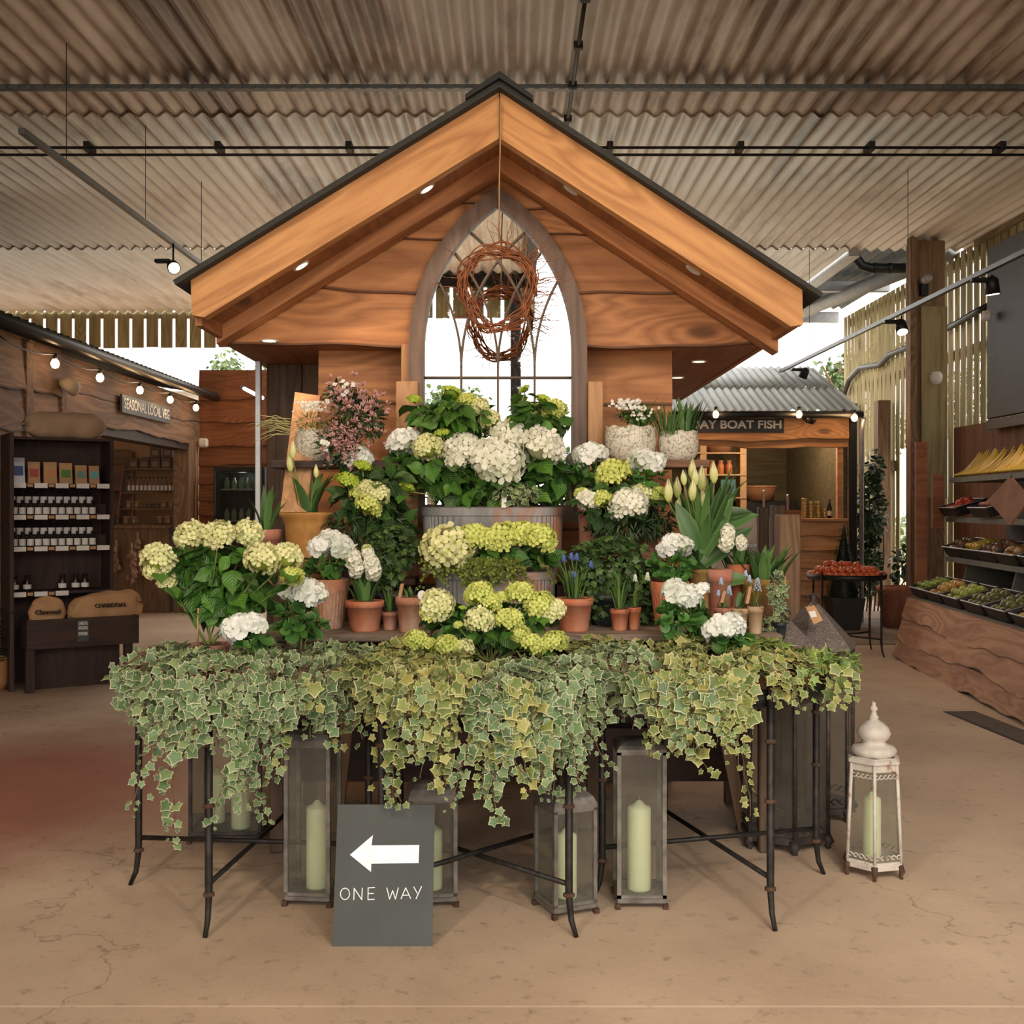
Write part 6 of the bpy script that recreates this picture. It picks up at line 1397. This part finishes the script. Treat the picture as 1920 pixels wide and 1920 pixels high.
for (px, py, dx, dz, L) in ((1320, 1060, .9, .95, .26), (1325, 1090, .9, .15, .20), (1310, 1030, -.45, .9, .22), (1330, 1000, .95, .55, .22), (1320, 1040, .35, 1., .27), (1305, 1060, -.8, .55, .18), (1335, 970, .9, .25, .17)): stamp(mb, TB, A(P(px, py, 4.8)), (dx, -.25, dz), (-.3, -.9, .5), L, rs.random())
mb.build('broad_foliage', MT['tulipleaf'], t1, world=True)
t2 = potted('potted_tulips', 'cream tulips in a large honey-glazed pot at the left', 577, 1083, 5.07, 98, 122, MT['terra_moss'] and terracotta('honey_glaze', (.50, .22, .05), .35, .05), 'bell', 1.08)
tulips(t2, [(549, 843, 34), (545, 865, 38), (593, 883, 26)], 5.05, 13, .30, .055, 12, spread=.42)
t3 = potted('potted_tulips', 'upright green tulip leaves in a pinkish clay pot at the far left', 497, 1083, 5.08, 60, 90, MT['terra_pink'], 'plain', 1.08)
tulips(t3, [], 5.05, 7, .24, .035, 13, spread=.35)
mb = MB(); rs = random.Random(14)
t4 = potted('potted_bulbs', 'thick clump of green bulb leaves in a wide mossy clay pot on the right', 1432, 1171, 4.82, 88, 88, MT['terra_moss'], 'wide', .89)
mb = MB(); blades(mb, A(t4.location)+A((0, 0, .18)), 46, .18, .035, rs, .45, .075, .3); mb.build('foliage', MT['tulipleaf'], t4, world=True)
t5 = potted('potted_hyacinth', 'white and green-tipped hyacinths in a clay pot right of the tulips', 1384, 1171, 4.88, 44, 112, MT['terra'], 'plain', .89)
mb = MB(); blades(mb, A(t5.location)+A((0, 0, .22)), 26, .16, .025, rs, .35, .05, .2); mb.build('foliage', MT['tulipleaf'], t5, world=True)
for (px, py, r) in ((1365, 1000, 13), (1362, 1018, 14), (1390, 1018, 11)): head('hya', t5, px, py, 4.70, r)
head('bud', t5, 1386, 1004, 4.84, 9)
t6 = potted('potted_bulbs', 'plain reddish clay pot topped with straw moss left of the hyacinth pot', 1350, 1171, 4.80, 48, 106, MT['terra_pink'], 'plain', .89)
t7 = potted('potted_hyacinth', 'double white hyacinth in a clean orange clay pot at the left', 684, 1182, 4.60, 72, 57, MT['terra'], 'plain', .89)
mb = MB(); blades(mb, A(t7.location)+A((0, 0, .11)), 20, .15, .03, rs, .3, .04, .2); mb.build('foliage', MT['tulipleaf'], t7, world=True)
for (px, py, r) in ((664, 1052, 15), (668, 1066, 14), (697, 1058, 15), (700, 1070, 15), (690, 1036, 11)): head('hya', t7, px, py, 4.58, r)
head('bud', t7, 688, 1028, 4.58, 9)
def grassy(label, px, pyb, Y, wpx, hpx, mat, n, h, w, style='plain', flowers=(), fm=None, seed=1, z=.89, kind='potted_bulbs', spread=.3):
    t = potted(kind, label, px, pyb, Y, wpx, hpx, mat, style, z); rs = random.Random(seed); mb = MB(); c = A(t.location)+A((0, 0, hpx*Y/F*.9)); blades(mb, c, n, h, w, rs, spread, wpx*Y/F*.25, .3); mb.build('foliage', MT['grass'], t, world=True)
    tips = []
    for (fx, fy, fr) in flowers:
        p = A(P(fx, fy, Y-.02)); mb = MB()
        for k in range(30):
            s = k/30; an = k*2.4; rr = fr*Y/F*(1-s*.75); q = p+A((math.cos(an)*rr*.7, math.sin(an)*rr*.7, (s-.5)*2.4*fr*Y/F)); lathe(mb, [(.0005, -.004), (.004, -.001), (.0035, .003), (.0005, .004)], 5, tuple(q), e=None, r=s)
        mb.build('flower_spike', fm, t, world=True); tips.append(tuple(p))
    if tips: stems(t, tips, tuple(c), .0015)
    return t
grassy('blue grape hyacinths in a bright orange clay pot right of centre', 1077, 1182, 4.60, 70, 62, MT['terra'], 26, .17, .012, flowers=[(1057, 1047, 5), (1071, 1043, 5), (1081, 1044, 5), (1108, 1058, 5), (1074, 1095, 5), (1078, 1078, 4)], fm=MT['bluepetal'], seed=2)
grassy('slim green leaves in a small orange clay pot beside its twin', 1162, 1180, 4.62, 36, 40, MT['terra'], 26, .19, .010, flowers=[], seed=3, spread=.25)
grassy('white grape hyacinths in the second small orange clay pot', 1189, 1180, 4.64, 26, 42, MT['terra'], 8, .11, .009, flowers=[(1191, 1084, 5), (1214, 1081, 6)], fm=MT['purewhite'], seed=4)
grassy('stubby green shoots in a rust-speckled clay pot with a round label', 770, 1190, 4.56, 56, 66, MT['terra_old'], 5, .07, .022, seed=5, z=.89, spread=.12)
grassy('thin leaves in a tiny dark clay pot behind the left hyacinth pot', 731, 1183, 4.64, 32, 34, MT['terra_pink'], 14, .14, .008, seed=6)
grassy('pale blue scilla in a small pinkish clay pot on the right', 1356, 1185, 4.52, 34, 48, MT['terra_pink'], 8, .06, .008, flowers=[(1352, 1090, 5), (1367, 1107, 7), (1347, 1112, 4)], fm=MT['paleblue'], seed=7)
grassy('single broad leaf in a pale clay pot with a wooden label', 1387, 1180, 4.50, 32, 48, MT['terra_pale'], 3, .12, .035, flowers=[], seed=8)
grassy('pale blue squill in the palest clay pot at the right', 1416, 1183, 4.49, 30, 52, MT['terra_pale'], 5, .07, .008, flowers=[(1420, 1096, 10), (1405, 1085, 5), (1398, 1075, 4)], fm=MT['paleblue'], seed=9)
for (px, py0, py1, Y, lab) in ((1401, 1100, 1128, 4.46, 'thin wooden plant label stuck in the pale clay pots'), (748, 1095, 1122, 4.52, 'small round-topped wooden label in the speckled pot'), (1353, 1108, 1126, 4.48, 'short pale label in the scilla pot')):
    t = thing('plant_label', lab, 'label', P(px, py1, Y)); lean('stick', [P(px-3, py1+4, Y), P(px+3, py1+4, Y), P(px+9, py0, Y), P(px+3, py0, Y)], t, MT['post_light'])
t = thing('plant_label', 'white round barcode label in the speckled clay pot', 'label', P(791, 1115, 4.5)); mb = MB(); V = [P(791+8*math.cos(u), 1116+9*math.sin(u), 4.5) for u in [2*PI*i/14 for i in range(14)]]; mb.add(A(V+[(x, y+.002, z) for x, y, z in V]), [tuple(range(14)), tuple(range(14, 28))[::-1]]); mb.build('card', MT['label'], t, world=True)

# ================================================================= dark ivy bushes and shrubs
def bush(kind, label, px, pyb, Y, wpx, hpx, z, blobs, T, size, mat, seed, droop=.5, potmat='blackplastic'):
    t = potted(kind, label, px, pyb, Y, wpx, hpx, MT[potmat], 'plain', z); rs = random.Random(seed); mb = MB(); k = Y/F; rad = []
    for (bx, by, rx, ry, n) in blobs: blob(mb, P(bx, by, Y), (rx*k, min(rx, 45)*k*.9, ry*k), n, T, size, rs, droop, .45, .3); rad.append(P(bx, by, Y))
    mb.build('foliage', MT[mat], t, world=True); stems(t, rad, None, .003, MT['vinestem']); return t
bush('potted_ivy', 'dense dark green ivy behind the left hyacinth', 735, 1083, 4.88, 60, 60, .89, [(735, 1030, 60, 44, 420), (720, 1080, 40, 30, 120)], T_IVY, .030, 'ivy_d', 1)
bush('potted_ivy', 'tall dense dark green ivy right of the zinc tubs', 1140, 1171, 4.84, 80, 60, .89, [(1145, 1060, 90, 55, 750), (1190, 1120, 45, 60, 330), (1120, 1120, 50, 60, 280)], T_IVY, .032, 'ivy_d', 2)
bush('potted_shrub', 'dark fine-leaved shrub under the cream hydrangea on the right', 1165, 1083, 5.0, 50, 40, 1.08, [(1180, 990, 85, 28, 420), (1230, 980, 40, 30, 160)], T_NARROW, .05, 'bushleaf', 3)
bush('potted_shrub', 'dark fine-leaved shrub between the honey-glazed pot and the zinc tub', 660, 1083, 5.0, 50, 40, 1.08, [(655, 990, 50, 36, 300), (720, 985, 50, 30, 200)], T_NARROW, .05, 'bushleaf', 4)
bush('potted_ivy', 'small-leaved silvery ivy trailing beside the wide mossy pot', 1462, 1200, 4.6, 26, 30, .86, [(1458, 1110, 18, 40, 110), (1462, 1145, 14, 36, 70), (1440, 1175, 25, 20, 60)], T_IVY, .023, 'ivy', 5)
# planters on the high shelves
def oval(label, x0, x1, py0, Y, z, foliage):
    cx_ = (x0+x1)/2; w = (x1-x0)*Y/F/2; h = z and (P(0, py0, Y)[2]-z); t = thing('oval_planter', label, 'planter', ((cx_-960)*Y/F, Y+.10, z)); t['h'] = h
    mb = MB(); pr = [(0, 0), (.62, 0), (.72, .03), (.93, .25), (.99, .55), (.97, .8), (.93, .92), (.96, 1.0), (.90, .99), (.86, .85)]; V = []; seg = 48
    for (q, s) in pr:
        for j in range(seg): a = 2*PI*j/seg; sc = h*.028*math.cos(a*8) if s > .9 else 0; V.append((w*q*math.cos(a), w*.62*q*math.sin(a), s*h+sc))
    n = len(pr); mb.add(A(V), [(i*seg+j, i*seg+(j+1)%seg, (i+1)*seg+(j+1)%seg, (i+1)*seg+j) for i in range(n-1) for j in range(seg)], sm=True); mb.build('pot', MT['toile'], t)
    mb = MB(); disc(mb, 1, (0, 0, h*.86), 24, w*.85, w*.5); mb.build('soil', MT['moss'], t); return t
zs_ = P(0, 862, 5.05)[2]
def tufts(t, Y, spec, seed):
    rs = random.Random(seed); mb = MB()
    for (px, py, rx, ry, n, T, s, mt) in spec:
        m = MB(); blob(m, P(px, py, Y), (rx*Y/F, .06, ry*Y/F), n, T, s, rs, 0.0, .6, .6); m.build('foliage', MT[mt], t, world=True)
o1 = oval('larger scalloped oval planter with green scrollwork and white blooms, right shelf', 1137, 1236, 797, 5.12, zs_, None)
tufts(o1, 5.2, [(1190, 780, 42, 22, 170, T_NARROW, .03, 'bushleaf'), (1195, 775, 36, 18, 120, T_OVAL, .022, 'pelleaf')], 1)
def florets(t, px, py, rx, ry, n, Y, size, mat, seed, name='small_flowers'):
    rs = random.Random(seed); mb = MB()
    for _ in range(n):
        p = A(P(px+rs.gauss(0, .45)*rx, py+rs.uniform(-1, 1)*ry, Y+rs.uniform(-.06, .03))); R = frame_from((rs.gauss(0, 1), rs.gauss(0, .4), rs.gauss(0, 1)), (rs.gauss(0, .3), -1, .8))
        for k in range(4): petal(mb, p, R, k*PI/2, size, size, size*.2, rs.random())
    mb.build(name, mat, t, world=True)['kind'] = 'stuff'
florets(o1, 1178, 758, 34, 9, 70, 5.12, .008, MT['purewhite'], 1); florets(o1, 1200, 775, 34, 12, 30, 5.1, .007, MT['purewhite'], 2)
o2 = oval('smaller oval planter with green scrollwork and bulb leaves, right shelf end', 1238, 1317, 806, 5.16, zs_, None)
mb = MB(); rs = random.Random(21); blades(mb, A(o2.location)+A((.03, 0, o2['h']*.85)), 20, .19, .028, rs, .25, .06, .2); blades(mb, A(o2.location)+A((-.05, 0, o2['h']*.85)), 90, .17, .006, rs, .5, .08, .4); mb.build('foliage', MT['tulipleaf'], o2, world=True)
mb = MB(); blades(mb, A(o1.location)+A((.05, 0, o1['h']*.85)), 60, .17, .006, rs, .6, .04, .4); mb.build('grass_blades', MT['grass'], o1, world=True)
o3 = oval('oval scrollwork planter of white candytuft on the left shelf', 545, 620, 803, 5.16, zs_, None)
tufts(o3, 5.22, [(585, 790, 34, 20, 200, T_NARROW, .028, 'grass')], 3); florets(o3, 586, 762, 34, 9, 110, 5.14, .007, MT['purewhite'], 5)
mb = MB(); rs = random.Random(31)
for k in range(16):
    y0 = rs.uniform(785, 815); a = P(545, y0, 5.15); an = rs.uniform(-.15, .45); L = rs.uniform(.12, .20); p = A(a); e = p+A((-L*math.cos(an), -.03, L*math.sin(an)-.02)); m = (p+e)/2+A((0, 0, .02)); tube(mb, [p, m, e], [.002, .0016, .0006], 4)
mb.build('grass_plumes', plain('straw_plume', (.40, .38, .16), .8), o3, world=True)
jm = potted('potted_jasmine', 'pink jasmine covered in narrow pink buds on the left shelf', 660, 862, 5.12, 50, 30, MT['terra_old'], 'plain', zs_)
mb = MB(); mf = MB(); rs = random.Random(41); ms_ = MB(); tips = []
for (px, py, rx, ry, n) in ((660, 765, 44, 40, 300), (640, 738, 32, 22, 110), (695, 785, 28, 42, 200), (655, 840, 34, 48, 260), (622, 835, 28, 44, 130)):
    blob(mb, P(px, py, 5.1), (rx*5.1/F, .07, ry*5.1/F), n, T_NARROW, .048, rs, .1, .8, .4, 1.6)
    for _ in range(n//5):
        c = A(P(px+rs.gauss(0, .5)*rx, py+rs.gauss(0, .55)*ry-4, 5.1-rs.uniform(.0, .09))); ax = A((rs.gauss(0, .5), -.2, .8 if py < 820 else .2)); tips.append(tuple(c))
        for k in range(9):
            d = ax+A((rs.gauss(0, .45), rs.gauss(0, .3), rs.gauss(0, .3))); d /= np.linalg.norm(d); s = rs.uniform(.018, .028); tube(mf, [c+d*.004, c+d*s*.7, c+d*s], [.0010, .0030, .0008], 5, False, e=np.repeat(A([.0, .6, 1.]), 5), r=rs.random())
mb.build('foliage', MT['bushleaf'], jm, world=True); mf.build('bud_clusters', MT['pinkpetal'], jm, world=True)['kind'] = 'stuff'; stems(jm, tips[::4], None, .0015, MT['vinestem'])
florets(jm, 645, 750, 30, 40, 8, 5.0, .012, MT['purewhite'], 8, 'open_flowers'); florets(jm, 612, 840, 12, 14, 5, 5.0, .014, MT['purewhite'], 9, 'open_flowers')
# topiary, climbers, far pots, trees
mb = MB(); rs = random.Random(51)
for i in range(1500):
    s = rs.random()**.6; z = .36+.85*(1-s); rr = .17*s+.01 if z > .5 else .17; an = rs.uniform(0, 6.3); stamp(mb, T_OVAL, (rr*math.cos(an), rr*math.sin(an), z), (math.cos(an), math.sin(an), .3), (0, 0, 1), .03, rs.random())
lathe(mb, [(.15, .3), (.16, .42), (.0, 1.2)], 14); mb.build('clipped_foliage', MT['bushleaf'], pl)
mb = MB()
for i in range(160): an = rs.uniform(0, 6.3); stamp(mb, T_OVAL, (rs.gauss(0, .08), rs.gauss(0, .08), rs.uniform(.22, .62)), (math.cos(an), math.sin(an), .3), (0, 0, 1), .06, rs.random())
mb.build('foliage', MT['bushleaf'], pt)
cl = thing('climbing_shrub', 'dark climbing shrub with glossy leaves against the slatted wall', 'shrub', (4.75, 15.0, 0))
mb = MB()
for (px, py, rx, ry, n) in ((1632, 960, 30, 70, 500), (1625, 1060, 28, 60, 400), (1640, 880, 16, 40, 120), (1690, 1060, 20, 40, 120)): blob(mb, P(px, py, 14.9), (rx*14.9/F, .25, ry*14.9/F), n, T_OVAL, .09, rs, .3, .6, .4)
mb.build('foliage', MT['bushleaf'], cl, world=True); mb = MB()
for k in range(5): tube(mb, [(4.7+k*.05, 15.0, 0), P(1625+k*8, 1050, 15), P(1620+k*9, 900+k*8, 15)], .012, 5)
mb.build('stems', MT['vinestem'], cl, world=True)
def tree(label, x, y, h, r, seed):
    t = thing('garden_tree', label, 'tree', (x, y, 0)); rs = random.Random(seed); mb = MB(); tube(mb, [(0, 0, 0), (.1, 0, h*.5), (0, 0, h*.9)], [.18, .12, .04], 8)
    for k in range(7): a = rs.uniform(0, 6.3); z = h*rs.uniform(.4, .8); tube(mb, [(0, 0, z), (math.cos(a)*r*.8, math.sin(a)*r*.8, z+h*.14)], [.06, .02], 5)
    mb.build('trunk', MT['vinestem'], t); mb = MB()
    for k in range(12): blob(mb, (rs.gauss(0, r*.45), rs.gauss(0, r*.45), h*rs.uniform(.5, 1.0)), (r*.4, r*.4, h*.10), 220, T_OVAL, .16, rs, .3, .8, .5)
    mb.build('crown', MT['treeleaf'], t)
tree('leafy tree beyond the tin-roofed kiosk at the right', 8.2, 28, 5.6, 1.6, 1)
tree('leafy tree seen through the gap under the left roof edge', -7.6, 33, 5.4, 1.3, 2)
tree('broad tree further right beyond the slatted wall', 13.0, 30, 6, 1.8, 3)
tree('tree reflected in the arched mirror, left one', -2.2, -19, 4.4, 1.6, 4)
tree('tree reflected in the arched mirror, right one', 2.6, -20, 4.6, 1.6, 5)
ob = thing('outbuilding', 'far pale building with a corrugated roof beyond the left gap', 'building', (-8, 23, 0))
mb = MB(); corr(mb, -12, -4.6, 21, 24, lambda x, y: 3.62+(y-21)*.17, .2, .03, 6); mb.build('roof', plain('white_sheet', (.80, .83, .84), .6), ob, world=True)
mb = MB(); box(mb, -11.8, -4.8, 21.3, 26, 0, 3.6); mb.build('wall', MT['white'], ob, world=True)

# ================================================================= ivy
TABS = [(-.95, 4.1), (-.12, 3.97), (.74, 4.14)]
def rimY(x):
    b = 3.98
    for cx_, cy_ in TABS:
        d = abs(x-cx_)
        if d < .43: b = min(b, cy_-math.sqrt(.43**2-d*d))
    return b
DR = [(205, 1330), (260, 1420), (330, 1540), (385, 1590), (440, 1540), (480, 1480), (540, 1440), (600, 1400), (650, 1400), (700, 1490), (760, 1515), (820, 1510), (860, 1400), (890, 1490), (930, 1535), (1000, 1520), (1060, 1500), (1110, 1515), (1150, 1400), (1200, 1385), (1250, 1470), (1300, 1540), (1340, 1530), (1385, 1420), (1440, 1330), (1500, 1390), (1560, 1330), (1610, 1290)]
def drop(px): return float(np.interp(px, [a for a, b in DR], [b for a, b in DR]))
PL = [(-1.24, 4.16, 'ivy', 'at the left end'), (-1.06, 3.90, 'ivy', 'in front of the left end'), (-.82, 3.88, 'ivy', 'before the low left pelargonium'), (-.66, 4.06, 'ivy', 'behind the gap left of the slate sign'), (-.42, 3.80, 'ivy_y', 'above the slate sign'), (-.20, 3.72, 'ivy_y', 'right of the slate sign'), (.02, 3.72, 'ivy', 'at the front centre'), (.18, 3.84, 'ivy', 'above the centre table leg'), (.42, 4.02, 'ivy', 'above the tall straight lantern'), (.62, 3.86, 'ivy_y', 'right of the tall straight lantern'), (.84, 3.88, 'ivy_y', 'below the loose-bloomed pelargonium'), (1.06, 4.06, 'ivy_g', 'at the right end'),
      (-.95, 4.24, 'ivy', 'behind the left-hand ivies'), (-.42, 4.16, 'ivy_y', 'behind the slate sign ivy'), (.38, 4.24, 'ivy_y', 'behind the centre-right ivies'), (.62, 4.26, 'ivy_y', 'under the right pelargoniums'), (.90, 4.36, 'ivy_g', 'behind the right end ivy')]
rs = random.Random(2024); plants = []
for i, (x, y, kind, wh) in enumerate(PL):
    col = {'ivy': 'cream-edged green ivy', 'ivy_y': 'golden-mottled ivy', 'ivy_g': 'large-leaved bright green ivy'}[kind]
    t = thing('trailing_ivy', '%s trailing over the tray tables, %s' % (col, wh), 'ivy', (x, y, .739), 0, 'trailing ivies on the tray tables'); pot(t, .062, .10, MT['terra'] if i % 3 else MT['blackplastic'], 'plain', soil=False); t['h'] = .1
    plants.append([t, MB(), MB(), kind, x, y])
    mb = plants[-1][1]; big = 1.25 if kind == 'ivy_g' else 1.
    front = i < 12
    T0 = T_IVY2 if kind == 'ivy_g' else T_IVY
    for q in range(5):   # uneven clumps rather than one dome
        an = rs.uniform(0, 6.3); rr = rs.uniform(.03, .12) if q else 0
        blob(mb, (x+rr*math.cos(an), y-.02+rr*math.sin(an), .835+rs.uniform(-.01, .035)), (.10, .11, .045), 80 if front else 60, T0, .036*big, rs, .4, .6, .9, 1., -.5)
    ms2 = plants[-1][2]
    for k in range(10):
        a = rs.uniform(0, 6.3); tube(ms2, [(x, y, .80), (x+.08*math.cos(a), y+.08*math.sin(a), .88), (x+.17*math.cos(a), y+.17*math.sin(a), .85)], .0015, 4, False)
n_v = 265
CL = [(rs.uniform(212, 1590), rs.uniform(.25, 1.0)) for _ in range(46)]   # clumps of vines share a length
for v in range(n_v):
    px = 212+(1590-212)*(v+rs.random())/n_v; bot = drop(px); near = min(CL, key=lambda c: abs(c[0]-px)); dp_ = near[1]*rs.uniform(.45, 1.05)
    if rs.random() < .12: dp_ = rs.uniform(.8, 1)
    if px > 1400 and rs.random() < .6: continue
    if 340 < px < 460 and rs.random() < .15: dp_ = 1
    x = (px-960)*3.85/F; ry = rimY(x); x = (px-960)*(ry-.03)/F
    cand = sorted(plants[:12], key=lambda q: abs(q[4]-x))[:3]; t, ml, ms2, kind, x0, y0 = cand[0] if rs.random() < .6 else cand[rs.randint(1, 2)]
    yf = ry-.015-rs.uniform(0, .08) if abs(x) < 1.38 else rs.uniform(4.0, 4.35)
    zb_ = 1.4-(bot-950)*yf/F; z_end = .84-(.84-zb_)*min(1.02, dp_); z_end = max(.06, z_end)
    pts = [A((x0+rs.uniform(-.03, .03), y0+rs.uniform(-.03, .03), .82))]; tgt = A((x, yf, .80+rs.uniform(0, .06)))
    m = (pts[0]+tgt)/2+A((rs.uniform(-.02, .02), 0, .05)); pts += [m, tgt]
    z = tgt[2]; xx, yy = x, yf; dx = rs.uniform(-.15, .15); yc = rs.uniform(-.002, .002)
    while z > z_end:
        z -= .022; dx += rs.gauss(0, .16); dx *= .9; xx += dx*.025; yy += rs.uniform(-.004, .004)+yc; pts.append(A((xx, yy, z)))
    tube(ms2, pts, .0017, 4, False, r=rs.random())
    nlen = len(pts); T = T_IVY2 if kind == 'ivy_g' else T_IVY; big = 1.2 if kind == 'ivy_g' else 1.; vs = rs.uniform(.75, 1.15); vr = rs.random()
    for i in range(1, nlen):
        for rep in range(2 if i > 2 else 3):
            if rs.random() < .30: continue
            side = 1 if (i+rep) % 2 else -1; p = pts[i]+A((side*.012, -.006-rs.uniform(0, .02), rs.uniform(-.014, .014))); taper = 1-.5*(i/nlen)**3
            d = A((side*rs.uniform(.0, 1.1), rs.uniform(-.8, .1), -rs.uniform(.2, 1.0))); nn = A((rs.gauss(0, .6), -1+rs.gauss(0, .2), rs.uniform(-.1, 1.2)))
            stamp(ml, T, p, d, nn, rs.choice((.020, .027, .034, .040, .046))*taper*big*vs, .6*rs.random()+.4*vr, rs.uniform(.85, 1.15))
for t, ml, ms2, kind, x, y in plants:
    ml.build('foliage', MT[kind], t, world=True); ms2.build('vines', MT['vinestem'], t, world=True)

hg = thing('garden_hedge', 'bright green hedge outside, seen through the gap by the fence', 'hedge', (8.4, 21, 0)); rs = random.Random(90); mb = MB()
blob(mb, (8.4, 21, .8), (1.6, .6, .8), 900, T_OVAL, .16, rs, .3, .6, .5); mb.build('foliage', MT['treeleaf'], hg, world=True)
